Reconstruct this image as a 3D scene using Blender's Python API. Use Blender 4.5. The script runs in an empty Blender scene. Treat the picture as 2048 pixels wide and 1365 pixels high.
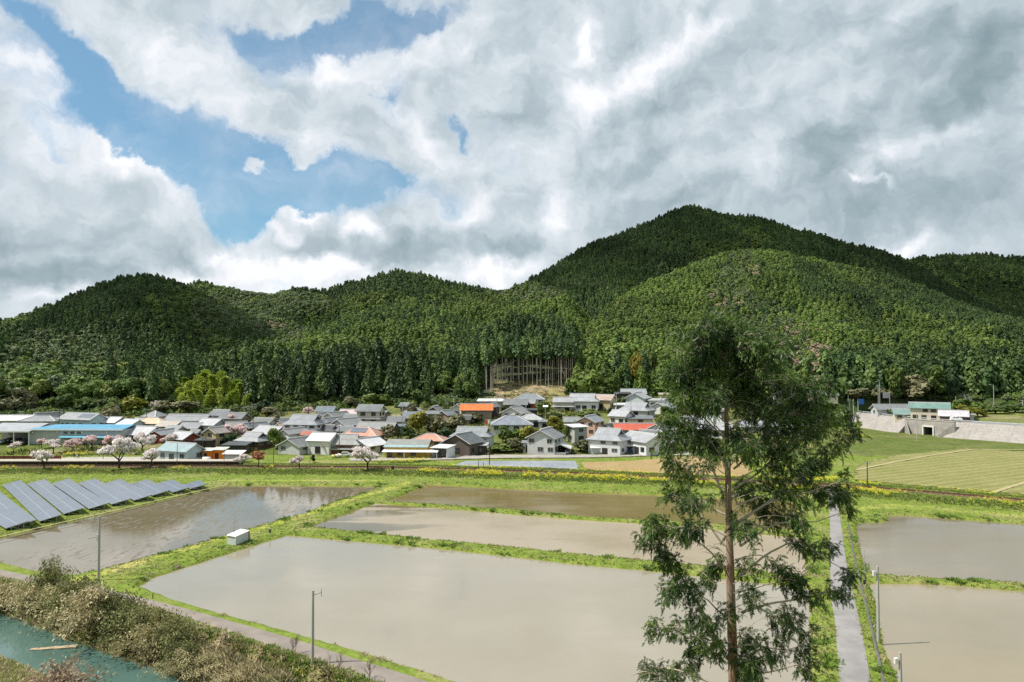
import bpy, math, random
import numpy as np
from mathutils import Vector, Matrix
R = math.radians
RNG = random.Random(7)
NP = np.random.default_rng(11)
scene = bpy.context.scene
COL = scene.collection
# ------------------------------------------------------------------ camera geometry (photo pixels 2048 x 1365)
FP, CX, CY, HC = 1500.0, 1024.0, 682.5, 27.0
TH = math.atan(42.5 / 1500.0)
CT, ST = math.cos(TH), math.sin(TH)

def ray(px, py):
    u = (px - CX) / FP; v = (CY - py) / FP
    d = CT - v * ST
    return u / d, (ST + v * CT) / d

def P(px, py, Y):
    rx, rz = ray(px, py)
    return Vector((rx * Y, Y, HC + rz * Y))

def G(px, py, z=0.0):
    rx, rz = ray(px, py)
    Y = (z - HC) / rz
    return Vector((rx * Y, Y, z))

def proj(X, Y, Z):
    z = Z - HC
    dep = Y * CT + z * ST
    return CX + FP * X / dep, CY - FP * (-Y * ST + z * CT) / dep

def poly(pts, z=0.0):
    return np.array([[*G(a, b, z)[:2]] for a, b in pts])

# ------------------------------------------------------------------ numpy noise
def _hash(ix, iy, seed):
    n = (ix * 374761393 + iy * 668265263 + seed * 974634777) & 0xFFFFFFFF
    n = ((n ^ (n >> 13)) * 1274126177) & 0xFFFFFFFF
    return ((n ^ (n >> 16)) & 0xFFFF) / 65535.0

def vnoise(x, y, seed=0):
    x = np.asarray(x, float); y = np.asarray(y, float)
    ix = np.floor(x).astype(np.int64); iy = np.floor(y).astype(np.int64)
    fx = x - ix; fy = y - iy
    fx = fx * fx * (3 - 2 * fx); fy = fy * fy * (3 - 2 * fy)
    a = _hash(ix, iy, seed); b = _hash(ix + 1, iy, seed); c = _hash(ix, iy + 1, seed); d = _hash(ix + 1, iy + 1, seed)
    return (a * (1 - fx) + b * fx) * (1 - fy) + (c * (1 - fx) + d * fx) * fy

def fbm(x, y, seed=0, octv=4):
    s = 0.0; a = 0.5; t = 0.0
    for k in range(octv):
        s = s + a * vnoise(x * 2 ** k, y * 2 ** k, seed + k); t += a; a *= 0.5
    return s / t

def sstep(a, b, x):
    t = np.clip((x - a) / (b - a), 0, 1)
    return t * t * (3 - 2 * t)

def seg_dist(X, Y, pl):
    """distance to a polyline, and the side sign (positive = left of travel)"""
    best = np.full(X.shape, 1e9); sg = np.ones(X.shape)
    for (x0, y0), (x1, y1) in zip(pl[:-1], pl[1:]):
        dx, dy = x1 - x0, y1 - y0; L2 = dx * dx + dy * dy + 1e-9
        t = np.clip(((X - x0) * dx + (Y - y0) * dy) / L2, 0, 1)
        d = np.hypot(X - x0 - t * dx, Y - y0 - t * dy)
        m = d < best
        best = np.where(m, d, best)
        sg = np.where(m, np.sign(dx * (Y - y0) - dy * (X - x0)), sg)
    return best, sg

def poly_sd(X, Y, pg):
    """signed distance to a polygon, negative inside"""
    pl = np.vstack([pg, pg[:1]])
    d, _ = seg_dist(X, Y, pl)
    ins = np.zeros(X.shape, bool)
    for (x0, y0), (x1, y1) in zip(pl[:-1], pl[1:]):
        c = ((y0 > Y) != (y1 > Y)) & (X < (x1 - x0) * (Y - y0) / (y1 - y0 + 1e-12) + x0)
        ins ^= c
    return np.where(ins, -d, d)

# ------------------------------------------------------------------ object helpers
def tag(o, label=None, cat=None, group=None, kind=None):
    if label: o['label'] = label
    if cat: o['category'] = cat
    if group: o['group'] = group
    if kind: o['kind'] = kind
    return o

def link(o, parent=None):
    COL.objects.link(o)
    if parent is not None: o.parent = parent
    return o

def empty(name, loc=(0, 0, 0), rz=0.0, scale=1.0):
    o = bpy.data.objects.new(name, None)
    o.empty_display_size = 0.5
    link(o); o.location = loc; o.rotation_euler = (0, 0, rz); o.scale = (scale,) * 3
    return o

def mesh_np(name, verts, faces, mats, midx=None, smooth=False, parent=None, linkit=True, colors=None):
    """faces: (n,4) or (n,3) array, or list of lists"""
    me = bpy.data.meshes.new(name)
    verts = np.asarray(verts, np.float32)
    if isinstance(faces, np.ndarray):
        k = faces.shape[1]; n = len(faces)
        me.vertices.add(len(verts)); me.vertices.foreach_set('co', verts.ravel())
        me.loops.add(n * k); me.loops.foreach_set('vertex_index', faces.astype(np.int32).ravel())
        me.polygons.add(n)
        me.polygons.foreach_set('loop_start', np.arange(0, n * k, k, dtype=np.int32))
        me.polygons.foreach_set('loop_total', np.full(n, k, np.int32))
        me.update(calc_edges=True)
    else:
        me.from_pydata([tuple(map(float, v)) for v in verts], [], faces)
    for m in (mats if isinstance(mats, (list, tuple)) else [mats]): me.materials.append(m)
    if midx is not None: me.polygons.foreach_set('material_index', np.asarray(midx, np.int32))
    if smooth: me.polygons.foreach_set('use_smooth', np.ones(len(me.polygons), bool))
    if colors is not None:
        ca = me.color_attributes.new('tint', 'FLOAT_COLOR', 'POINT')
        c4 = np.ones((len(verts), 4), np.float32); c4[:, :3] = colors
        ca.data.foreach_set('color', c4.ravel())
    me.update()
    o = bpy.data.objects.new(name, me)
    if linkit: link(o, parent)
    return o

class MB:
    def __init__(s): s.v = []; s.f = []; s.m = []
    def add(s, v, f, m=0):
        b = len(s.v); s.v.extend([tuple(x) for x in v]); s.f.extend([[i + b for i in q] for q in f]); s.m.extend([m] * len(f)); return s
    def box(s, x0, x1, y0, y1, z0, z1, m=0):
        return s.add([(x0, y0, z0), (x1, y0, z0), (x1, y1, z0), (x0, y1, z0), (x0, y0, z1), (x1, y0, z1), (x1, y1, z1), (x0, y1, z1)],
                     [(0, 3, 2, 1), (4, 5, 6, 7), (0, 1, 5, 4), (1, 2, 6, 5), (2, 3, 7, 6), (3, 0, 4, 7)], m)
    def slab(s, quad, t, m=0, m_edge=None):
        """four corners (counter-clockwise seen from above) made t thick downwards"""
        q = [Vector(p) for p in quad]
        n = (q[1] - q[0]).cross(q[3] - q[0]).normalized()
        lo = [p - n * t for p in q]
        s.add(q + lo, [(0, 1, 2, 3), (7, 6, 5, 4)], m)
        s.add(q + lo, [(0, 4, 5, 1), (1, 5, 6, 2), (2, 6, 7, 3), (3, 7, 4, 0)], m if m_edge is None else m_edge)
        return s
    def bar(s, a, b, w, h=None, m=0):
        a, b = Vector(a), Vector(b); h = h or w
        d = (b - a).normalized(); up = Vector((0, 0, 1)) if abs(d.z) < .95 else Vector((1, 0, 0))
        x = d.cross(up).normalized() * w / 2; y = x.cross(d).normalized() * h / 2
        v = [a - x - y, a + x - y, a + x + y, a - x + y, b - x - y, b + x - y, b + x + y, b - x + y]
        return s.add(v, [(0, 1, 2, 3), (7, 6, 5, 4), (0, 4, 5, 1), (1, 5, 6, 2), (2, 6, 7, 3), (3, 7, 4, 0)], m)
    def tube(s, pts, rad, n=6, m=0, cap=True):
        pts = [Vector(p) for p in pts]
        if not isinstance(rad, (list, tuple)): rad = [rad] * len(pts)
        b = len(s.v); ref = Vector((0.31, 0.17, 0.93))
        for i, p in enumerate(pts):
            d = (pts[min(i + 1, len(pts) - 1)] - pts[max(i - 1, 0)]).normalized()
            x = d.cross(ref if abs(d.dot(ref)) < .97 else Vector((1, 0, 0))).normalized(); y = d.cross(x)
            for k in range(n):
                a = 2 * math.pi * k / n
                s.v.append(tuple(p + (x * math.cos(a) + y * math.sin(a)) * rad[i]))
        for i in range(len(pts) - 1):
            for k in range(n):
                s.f.append([b + i * n + k, b + i * n + (k + 1) % n, b + (i + 1) * n + (k + 1) % n, b + (i + 1) * n + k]); s.m.append(m)
        if cap:
            s.f.append([b + k for k in range(n)][::-1]); s.m.append(m)
            s.f.append([b + (len(pts) - 1) * n + k for k in range(n)]); s.m.append(m)
        return s
    def build(s, name, mats, parent=None, smooth=False, linkit=True):
        return mesh_np(name, np.array(s.v, np.float32).reshape(-1, 3), s.f, mats, s.m, smooth, parent, linkit)

def copy_tree(o, parent=None):
    c = o.copy(); COL.objects.link(c); c.parent = parent
    for ch in o.children: copy_tree(ch, c)
    return c

# ------------------------------------------------------------------ materials
def new_mat(name):
    m = bpy.data.materials.new(name); m.use_nodes = True
    nt = m.node_tree; nt.nodes.clear()
    out = nt.nodes.new('ShaderNodeOutputMaterial')
    return m, nt, out

def N(nt, t, **kw):
    n = nt.nodes.new(t)
    for k, v in kw.items():
        if k.startswith('i_'):
            n.inputs[k[2:].replace('_', ' ')].default_value = v
        else: setattr(n, k, v)
    return n

def ramp(nt, fac, stops, interp='LINEAR'):
    r = N(nt, 'ShaderNodeValToRGB'); cr = r.color_ramp; cr.interpolation = interp
    while len(cr.elements) < len(stops): cr.elements.new(0.5)
    for e, (p, c) in zip(cr.elements, stops): e.position = p; e.color = (*c, 1)
    nt.links.new(fac, r.inputs['Fac']); return r.outputs['Color']

def noise(nt, vec, scale, detail=4, rough=0.6, dist=0.0):
    n = N(nt, 'ShaderNodeTexNoise'); n.inputs['Scale'].default_value = scale; n.inputs['Detail'].default_value = detail
    n.inputs['Roughness'].default_value = rough; n.inputs['Distortion'].default_value = dist
    if vec is not None: nt.links.new(vec, n.inputs['Vector'])
    return n.outputs['Fac']

def mul(nt, a, b, t='MULTIPLY', fac=1.0):
    m = N(nt, 'ShaderNodeMix', data_type='RGBA', blend_type=t); m.inputs['Factor'].default_value = fac
    for s, v in (('A', a), ('B', b)):
        sock = [i for i in m.inputs if i.name == s and i.type == 'RGBA'][0]
        if hasattr(v, 'links'): nt.links.new(v, sock)
        else: sock.default_value = (*v, 1)
    return [o for o in m.outputs if o.type == 'RGBA'][0]

def mixc(nt, fac, a, b):
    o = mul(nt, a, b, 'MIX'); nt.links.new(fac, o.node.inputs['Factor']); return o

def mrange(nt, v, a, b, c=0.0, d=1.0, smooth=False):
    n = N(nt, 'ShaderNodeMapRange'); n.interpolation_type = 'SMOOTHSTEP' if smooth else 'LINEAR'
    for k, x in zip(('From Min', 'From Max', 'To Min', 'To Max'), (a, b, c, d)): n.inputs[k].default_value = x
    nt.links.new(v, n.inputs['Value']); return n.outputs['Result']

def coords(nt, kind='Object', scale=None, rot=0.0):
    t = N(nt, 'ShaderNodeTexCoord'); v = t.outputs[kind]
    if scale is not None or rot:
        mp = N(nt, 'ShaderNodeMapping'); mp.inputs['Scale'].default_value = scale or (1, 1, 1); mp.inputs['Rotation'].default_value = (0, 0, rot)
        nt.links.new(v, mp.inputs['Vector']); v = mp.outputs['Vector']
    return v

def position(nt, scale=None, rot=0.0):
    g = N(nt, 'ShaderNodeNewGeometry'); v = g.outputs['Position']
    if scale is not None or rot:
        mp = N(nt, 'ShaderNodeMapping'); mp.inputs['Scale'].default_value = scale or (1, 1, 1); mp.inputs['Rotation'].default_value = (0, 0, rot)
        nt.links.new(v, mp.inputs['Vector']); v = mp.outputs['Vector']
    return v

def principled(nt, out, color, rough=0.8, spec=0.3, metal=0.0, bump=None, bstr=0.3, bdist=0.05):
    p = N(nt, 'ShaderNodeBsdfPrincipled')
    if hasattr(color, 'links'): nt.links.new(color, p.inputs['Base Color'])
    else: p.inputs['Base Color'].default_value = (*color, 1)
    if hasattr(rough, 'links'): nt.links.new(rough, p.inputs['Roughness'])
    else: p.inputs['Roughness'].default_value = rough
    p.inputs['Specular IOR Level'].default_value = spec; p.inputs['Metallic'].default_value = metal
    if bump is not None:
        b = N(nt, 'ShaderNodeBump'); b.inputs['Strength'].default_value = bstr; b.inputs['Distance'].default_value = bdist
        nt.links.new(bump, b.inputs['Height']); nt.links.new(b.outputs['Normal'], p.inputs['Normal'])
    nt.links.new(p.outputs['BSDF'], out.inputs['Surface']); return p

_mc = {}
def plain(name, c, rough=0.7, spec=0.3, metal=0.0, var=0.25, scale=1.5):
    key = (name, c, rough, metal)
    if key in _mc: return _mc[key]
    m, nt, out = new_mat(name)
    n = noise(nt, coords(nt), scale, 5, 0.65)
    f = mrange(nt, n, 0.25, 0.75, 1 - var, 1 + var)
    col = mul(nt, c, (1, 1, 1)); nt.links.new(f, [i for i in col.node.inputs if i.name == 'B' and i.type == 'RGBA'][0])
    principled(nt, out, col, rough, spec, metal)
    _mc[key] = m; return m

def wall_mat(c):
    key = ('wall', c)
    if key in _mc: return _mc[key]
    m, nt, out = new_mat('house_wall')
    n1 = noise(nt, coords(nt, scale=(1, 1, 0.25)), 1.3, 5, 0.7)
    n2 = noise(nt, coords(nt), 0.5, 3)
    col = mixc(nt, mrange(nt, n1, 0.5, 0.85, 0, 0.55), c, tuple(x * 0.55 + 0.02 for x in c))
    col = mixc(nt, mrange(nt, n2, 0.4, 0.7, 0, 0.35), col, tuple(x * 0.8 for x in c))
    principled(nt, out, col, 0.85, 0.2); _mc[key] = m; return m

def roof_mat(c, gloss=0.45, tile=True):
    key = ('roof', c, gloss, tile)
    if key in _mc: return _mc[key]
    m, nt, out = new_mat('roof_tile' if tile else 'roof_metal')
    co = coords(nt)
    n1 = noise(nt, coords(nt, scale=(2.2, 0.5, 0.5)), 1.0, 5, 0.7)
    n2 = noise(nt, co, 0.45, 4, 0.6)
    col = mixc(nt, mrange(nt, n1, 0.35, 0.75, 0, 0.7), c, tuple(x * 0.62 for x in c))
    col = mixc(nt, mrange(nt, n2, 0.45, 0.75, 0, 0.6), col, tuple(min(x * 1.35 + 0.03, .9) for x in c))
    w = N(nt, 'ShaderNodeTexWave', wave_type='BANDS', bands_direction='X' if tile else 'X')
    w.inputs['Scale'].default_value = 1.1 if tile else 0.8
    nt.links.new(co, w.inputs['Vector'])
    w2 = N(nt, 'ShaderNodeTexWave', wave_type='BANDS', bands_direction='Y'); w2.inputs['Scale'].default_value = 1.0
    nt.links.new(co, w2.inputs['Vector'])
    h = N(nt, 'ShaderNodeMath', operation='ADD'); nt.links.new(w.outputs['Fac'], h.inputs[0])
    if tile: nt.links.new(w2.outputs['Fac'], h.inputs[1])
    col = mixc(nt, mrange(nt, w.outputs['Fac'], 0.0, 0.25, 0.35, 0.0), col, tuple(x * 0.45 for x in c))
    principled(nt, out, col, gloss, 0.5, 0.0, h.outputs[0], 0.5, 0.05)
    _mc[key] = m; return m

def leaf_mat(name, stops, trans=0.25, pos_scale=None, pos_amt=0.35, rough=0.6):
    """foliage: colour by per-object random value and a fine noise; some light passes through"""
    m, nt, out = new_mat(name)
    oi = N(nt, 'ShaderNodeObjectInfo')
    col = ramp(nt, oi.outputs['Random'], stops)
    if pos_scale:
        n = noise(nt, position(nt), pos_scale, 3, 0.6)
        f = mrange(nt, n, 0.3, 0.7, 1 - pos_amt, 1 + pos_amt)
        col = mul(nt, col, (1, 1, 1)); nt.links.new(f, [i for i in col.node.inputs if i.name == 'B' and i.type == 'RGBA'][0])
    d = N(nt, 'ShaderNodeBsdfPrincipled'); d.inputs['Roughness'].default_value = rough; d.inputs['Specular IOR Level'].default_value = 0.25
    nt.links.new(col, d.inputs['Base Color'])
    t = N(nt, 'ShaderNodeBsdfTranslucent'); nt.links.new(col, t.inputs['Color'])
    mx = N(nt, 'ShaderNodeMixShader'); mx.inputs[0].default_value = trans
    nt.links.new(d.outputs[0], mx.inputs[1]); nt.links.new(t.outputs[0], mx.inputs[2]); nt.links.new(mx.outputs[0], out.inputs['Surface'])
    return m

# ------------------------------------------------------------------ foliage geometry
def leafcloud(blobs, n, size, seed, up=0.0, shell=0.65, flat=0.9, aspect=1.5, droop=0.0):
    """many small leaf-clump quads spread through ellipsoid volumes; blobs = (x,y,z,rx,ry,rz)"""
    g = np.random.default_rng(seed)
    B = np.array(blobs, float)
    wgt = (B[:, 3] * B[:, 4] * B[:, 5]) ** (2 / 3); wgt /= wgt.sum()
    idx = g.choice(len(B), n, p=wgt); b = B[idx]
    d = g.normal(size=(n, 3)); d /= np.linalg.norm(d, axis=1)[:, None]
    rad = shell + (1 - shell) * g.random(n) ** 0.6; inner = g.random(n) < 0.2; rad = np.where(inner, g.random(n) * 0.8, rad)
    c = b[:, :3] + d * b[:, 3:] * rad[:, None] * (0.92 + 0.16 * g.random((n, 1)))
    nr = d / b[:, 3:]; nr /= np.linalg.norm(nr, axis=1)[:, None]
    nr = nr + flat * g.normal(size=(n, 3)) * 0.6; nr[:, 2] += up; nr /= np.linalg.norm(nr, axis=1)[:, None]
    t = np.cross(nr, g.normal(size=(n, 3))); t[:, 2] -= droop; t -= nr * (t * nr).sum(1)[:, None]; t /= np.linalg.norm(t, axis=1)[:, None] + 1e-9
    s = np.cross(nr, t)
    sz = size * (0.55 + 0.9 * g.random(n))[:, None]
    a = t * sz * aspect * 0.5; w = s * sz * 0.5
    v = np.stack([c - a - w * 0.5, c + w * 0.9 - a * 0.1, c + a + w * 0.2, c - w * 0.9 + a * 0.15], 1).reshape(-1, 3)
    f = np.arange(n * 4).reshape(n, 4)
    return v, f

def ellipsoid(blobs, k=0.7, nu=8, nv=5):
    v = []; f = []
    for (x, y, z, rx, ry, rz) in blobs:
        b = len(v)
        for j in range(nv + 1):
            ph = math.pi * j / nv
            for i in range(nu):
                a = 2 * math.pi * i / nu
                v.append((x + rx * k * math.sin(ph) * math.cos(a), y + ry * k * math.sin(ph) * math.sin(a), z + rz * k * math.cos(ph)))
        for j in range(nv):
            for i in range(nu):
                f.append((b + j * nu + i, b + (j + 1) * nu + i, b + (j + 1) * nu + (i + 1) % nu, b + j * nu + (i + 1) % nu))
    return np.array(v), np.array(f)

def join(*vf):
    V = []; F = []; b = 0
    for v, f in vf:
        V.append(v); F.append(f + b); b += len(v)
    return np.vstack(V), np.vstack(F)

def conifer_vf(h, rad, n, seed, rounded=0.8, base=0.1, size=1.2, core=True, lump=0.25):
    """tapered crown of drooping clumps"""
    g = np.random.default_rng(seed)
    t = g.random(n) ** 0.8
    prof = np.clip((1 - t), 0.02, 1) ** rounded * np.clip(0.45 + t * 4, 0, 1)
    ang = g.random(n) * 2 * math.pi
    nl = 5 + seed % 3
    wob = 1 + lump * np.sin(ang * nl + t * 9 + seed) * np.sin(t * 17 + seed * 1.7)
    r = rad * prof * wob * (0.72 + 0.36 * g.random(n))
    z = h * (base + (1 - base) * t)
    c = np.stack([r * np.cos(ang), r * np.sin(ang), z], 1)
    out = np.stack([np.cos(ang), np.sin(ang), 0.55 + 0 * ang], 1)
    nr = out + g.normal(size=(n, 3)) * 0.55; nr /= np.linalg.norm(nr, axis=1)[:, None]
    tt = np.stack([np.cos(ang), np.sin(ang), -0.9 + 0 * ang], 1) + g.normal(size=(n, 3)) * 0.5
    tt -= nr * (tt * nr).sum(1)[:, None]; tt /= np.linalg.norm(tt, axis=1)[:, None]
    s = np.cross(nr, tt); sz = (size * (0.6 + 0.8 * g.random(n)) * (0.55 + 0.6 * (1 - t)))[:, None]
    a = tt * sz * 0.75; w = s * sz * 0.5
    v = np.stack([c - a, c + w, c + a, c - w], 1).reshape(-1, 3); f = np.arange(n * 4).reshape(n, 4)
    if core:
        k = 7; cv = []; 
        for j, (tz, rr) in enumerate(((base, 0.35), (base + .12, .62), (0.45, 0.5), (0.75, 0.26), (0.95, 0.04))):
            for i in range(k):
                aa = 2 * math.pi * i / k
                cv.append((rad * rr * math.cos(aa), rad * rr * math.sin(aa), h * tz))
        cf = [(j * k + i, j * k + (i + 1) % k, (j + 1) * k + (i + 1) % k, (j + 1) * k + i) for j in range(4) for i in range(k)]
        return join((v, f), (np.array(cv), np.array(cf)))
    return v, f
# ================================================================== CAMERA, SUN, SKY
cam = bpy.data.cameras.new('camera'); cam.sensor_width = 36; cam.lens = FP / 2048 * 36; cam.clip_start = 0.3; cam.clip_end = 6000
camo = bpy.data.objects.new('camera', cam); COL.objects.link(camo)
camo.location = (0, 0, HC); camo.rotation_euler = (math.pi / 2 + TH, 0, 0); scene.camera = camo

SUN_EL, SUN_AZ = R(55), R(-97)      # azimuth from +Y towards +X: the sun stands to the left
sd_ = Vector((math.sin(SUN_AZ) * math.cos(SUN_EL), math.cos(SUN_AZ) * math.cos(SUN_EL), math.sin(SUN_EL)))
sl = bpy.data.lights.new('sun', 'SUN'); sl.energy = 4.6; sl.angle = R(0.5); sl.color = (1, 0.95, 0.86)
so = bpy.data.objects.new('sun', sl); COL.objects.link(so); so.rotation_euler = sd_.to_track_quat('Z', 'Y').to_euler(); so.location = (-200, 0, 300)

scene.view_settings.view_transform = 'Standard'; scene.view_settings.look = 'None'; scene.view_settings.gamma = 1
scene.view_settings.exposure = 0.42
scene.render.film_transparent = False
cy = scene.cycles
cy.max_bounces = 6; cy.diffuse_bounces = 3; cy.glossy_bounces = 3; cy.transmission_bounces = 4; cy.transparent_max_bounces = 6
cy.caustics_reflective = False; cy.caustics_refractive = False
cy.use_denoising = False

def azel(px, py):
    rx, rz = ray(px, py); a = math.atan(rx)
    return a, math.atan(rz * math.cos(a))

def build_sky():
    w = bpy.data.worlds.new('World'); scene.world = w; w.cycles.sampling_method = 'NONE'; w.use_nodes = True
    nt = w.node_tree; nt.nodes.clear()
    out = N(nt, 'ShaderNodeOutputWorld'); bg = N(nt, 'ShaderNodeBackground'); bg.inputs['Strength'].default_value = 0.1
    nt.links.new(bg.outputs[0], out.inputs['Surface'])
    sky = N(nt, 'ShaderNodeTexSky', sky_type='NISHITA'); sky.sun_disc = False; sky.sun_elevation = SUN_EL; sky.sun_rotation = SUN_AZ
    sky.altitude = 100; sky.air_density = 1.0; sky.dust_density = 0.6; sky.ozone_density = 1.5
    blue = mul(nt, sky.outputs[0], (0.47, 0.84, 0.93))
    blue = mul(nt, blue, (3.7, 4.7, 5.3), 'MIX', 0.25)
    tc = N(nt, 'ShaderNodeTexCoord'); dirv = tc.outputs['Generated']
    sep = N(nt, 'ShaderNodeSeparateXYZ'); nt.links.new(dirv, sep.inputs[0])
    def M(op, a, b=None, c=None, clamp=False):
        n = N(nt, 'ShaderNodeMath', operation=op); n.use_clamp = clamp
        for i, x in enumerate((a, b, c)):
            if x is None: continue
            if hasattr(x, 'links'): nt.links.new(x, n.inputs[i])
            else: n.inputs[i].default_value = x
        return n.outputs[0]
    def V(op, a, b=None, scale=None):
        n = N(nt, 'ShaderNodeVectorMath', operation=op)
        for i, x in enumerate((a, b)):
            if x is None: continue
            if hasattr(x, 'links'): nt.links.new(x, n.inputs[i])
            else: n.inputs[i].default_value = x
        if scale is not None: n.inputs['Scale'].default_value = scale
        return n
    az = M('ARCTAN2', sep.outputs['X'], sep.outputs['Y'])
    el = M('ARCSINE', M('ABSOLUTE', sep.outputs['Z']))
    cmb = N(nt, 'ShaderNodeCombineXYZ'); nt.links.new(az, cmb.inputs[0]); nt.links.new(el, cmb.inputs[1]); p0 = cmb.outputs[0]
    def ncol(vec, scale, det=4, rough=0.55):
        n = N(nt, 'ShaderNodeTexNoise', noise_dimensions='2D'); n.inputs['Scale'].default_value = scale; n.inputs['Detail'].default_value = det; n.inputs['Roughness'].default_value = rough
        nt.links.new(vec, n.inputs['Vector']); return n
    # warp of the cloud map, large then fine
    w1 = V('SCALE', V('SUBTRACT', ncol(p0, 5.0, 3).outputs['Color'], (0.5, 0.5, 0.5)).outputs[0], scale=0.09).outputs[0]
    w2 = V('SCALE', V('SUBTRACT', ncol(p0, 22.0, 5, 0.62).outputs['Color'], (0.5, 0.5, 0.5)).outputs[0], scale=0.045).outputs[0]
    warp = V('ADD', w1, w2).outputs[0]
    pw = V('ADD', p0, warp).outputs[0]
    # elliptic soft blobs as quadratic forms of (azimuth, elevation): amp * exp(-2.3 q)
    sw = N(nt, 'ShaderNodeSeparateXYZ'); nt.links.new(pw, sw.inputs[0])
    def comb(x, y, z):
        n = N(nt, 'ShaderNodeCombineXYZ')
        for i, v_ in enumerate((x, y, z)):
            if hasattr(v_, 'links'): nt.links.new(v_, n.inputs[i])
            else: n.inputs[i].default_value = v_
        return n.outputs[0]
    m1 = comb(M('MULTIPLY', sw.outputs[0], sw.outputs[0]), M('MULTIPLY', sw.outputs[0], sw.outputs[1]), M('MULTIPLY', sw.outputs[1], sw.outputs[1]))
    m2 = comb(sw.outputs[0], sw.outputs[1], 1.0)
    def blob(px, py, rx, ry, deg, amp, acc):
        x0, y0 = azel(px, py); t = R(-deg); rx /= FP; ry /= FP
        ux, uy, vx, vy = math.cos(t) / rx, math.sin(t) / rx, -math.sin(t) / ry, math.cos(t) / ry
        A, B, C = ux * ux + vx * vx, 2 * (ux * uy + vx * vy), uy * uy + vy * vy
        D, E, F = -2 * A * x0 - B * y0, -2 * C * y0 - B * x0, A * x0 * x0 + B * x0 * y0 + C * y0 * y0
        k = 2.3
        d1 = V('DOT_PRODUCT', m1, (A * k, B * k, C * k)).outputs['Value']
        ms = m2
        if acc is not None:      # keeps the shader evaluating one blob after the other (small stack)
            ch = N(nt, 'ShaderNodeVectorMath', operation='MULTIPLY_ADD'); nt.links.new(acc, ch.inputs[0]); ch.inputs[1].default_value = (1e-9,) * 3
            nt.links.new(m2, ch.inputs[2]); ms = ch.outputs[0]
        d2 = V('DOT_PRODUCT', ms, (D * k, E * k, F * k)).outputs['Value']
        f = M('POWER', math.exp(-1), M('ADD', d1, d2))
        return M('MULTIPLY_ADD', f, amp, acc if acc is not None else 0.0)
    # ---- coverage: 1 cloud, holes are blue
    cov = None
    holes = [(70, 60, 130, 38, 35, .9), (150, 130, 110, 45, 50, .9), (230, 235, 170, 75, 50, 1.1), (330, 290, 230, 95, 22, 1.1), (520, 335, 280, 85, 8, 1.15), (720, 375, 190, 60, -4, 1.0),
             (600, 425, 290, 75, 0, .95), (480, 440, 120, 90, 0, .6), (690, 55, 200, 62, -14, 1.25), (530, 100, 110, 75, 35, .9), (860, 25, 110, 40, -35, .7), (560, 190, 60, 50, 0, .35),
             (770, 200, 50, 95, 15, .85), (904, 250, 34, 24, 20, .75), (926, 276, 22, 30, 0, .55), (1025, 335, 36, 60, 0, .5), (90, 300, 90, 20, 35, .45), (900, 410, 90, 50, 0, .35)]
    for h in holes: cov = blob(h[0], h[1], h[2], h[3], h[4], h[5], cov)
    adds = M('MULTIPLY', cov, 1e-9)
    for h in [(1650, 250, 800, 700, 0, .75), (60, 520, 330, 170, 0, .5), (300, 90, 190, 110, 35, .35), (533, 350, 55, 30, -8, 1.7), (630, 325, 40, 55, 0, 1.5), (585, 5, 110, 45, 0, 1.2), (1150, 300, 200, 250, 0, .4), (240, 330, 90, 60, 30, .8), (340, 420, 110, 80, 40, .7), (620, 465, 62, 50, 0, 1.5), (728, 498, 55, 48, 0, 1.5), (240, 335, 75, 50, 25, .9),
              (620, 510, 130, 50, 0, .8), (430, 540, 110, 55, 0, .7), (800, 470, 130, 120, 0, .6), (830, 290, 110, 100, 0, .5), (530, 210, 130, 90, 25, .5), (700, 220, 80, 110, 0, .5)]:
        adds = blob(*h, adds)
    cov = M('SUBTRACT', cov, adds)
    # fractal detail stretched along the streaks, with cauliflower lumps
    def detail(src):
        mpn = N(nt, 'ShaderNodeMapping'); mpn.inputs['Rotation'].default_value = (0, 0, R(25)); mpn.inputs['Scale'].default_value = (0.75, 1.3, 1); nt.links.new(src, mpn.inputs['Vector'])
        n1 = ncol(mpn.outputs[0], 8.0, 7, 0.62).outputs['Fac']
        vo = N(nt, 'ShaderNodeTexVoronoi', feature='F1', voronoi_dimensions='2D'); vo.inputs['Scale'].default_value = 15.0; vo.inputs['Detail'].default_value = 3; vo.inputs['Roughness'].default_value = 0.55; 
        nt.links.new(src, vo.inputs['Vector'])
        return M('ADD', n1, M('MULTIPLY', M('SUBTRACT', 0.42, vo.outputs['Distance']), 0.28)), mpn.outputs[0]
    nA, mpv = detail(pw)
    mpo = N(nt, 'ShaderNodeMapping'); mpo.inputs['Location'].default_value = (-0.016, 0.018, 0); nt.links.new(pw, mpo.inputs['Vector'])
    nB, _ = detail(mpo.outputs[0])
    dens = M('ADD', M('SUBTRACT', 0.72, M('MULTIPLY', cov, 1.35)), M('MULTIPLY', M('SUBTRACT', nA, 0.47), 1.7))
    alpha = mrange(nt, dens, -0.6, 0.6, 0.0, 1.0, True)
    wisp = M('MULTIPLY', mrange(nt, ncol(mpv, 4.0, 6, 0.65).outputs['Fac'], 0.42, 0.75), 0.4)
    alpha = M('MAXIMUM', alpha, wisp)
    relief = M('SUBTRACT', nA, nB)
    # ---- shading of the cloud: bright tops and streaks, darker bases
    lit = M('MULTIPLY', dens, 1e-9)
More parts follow.
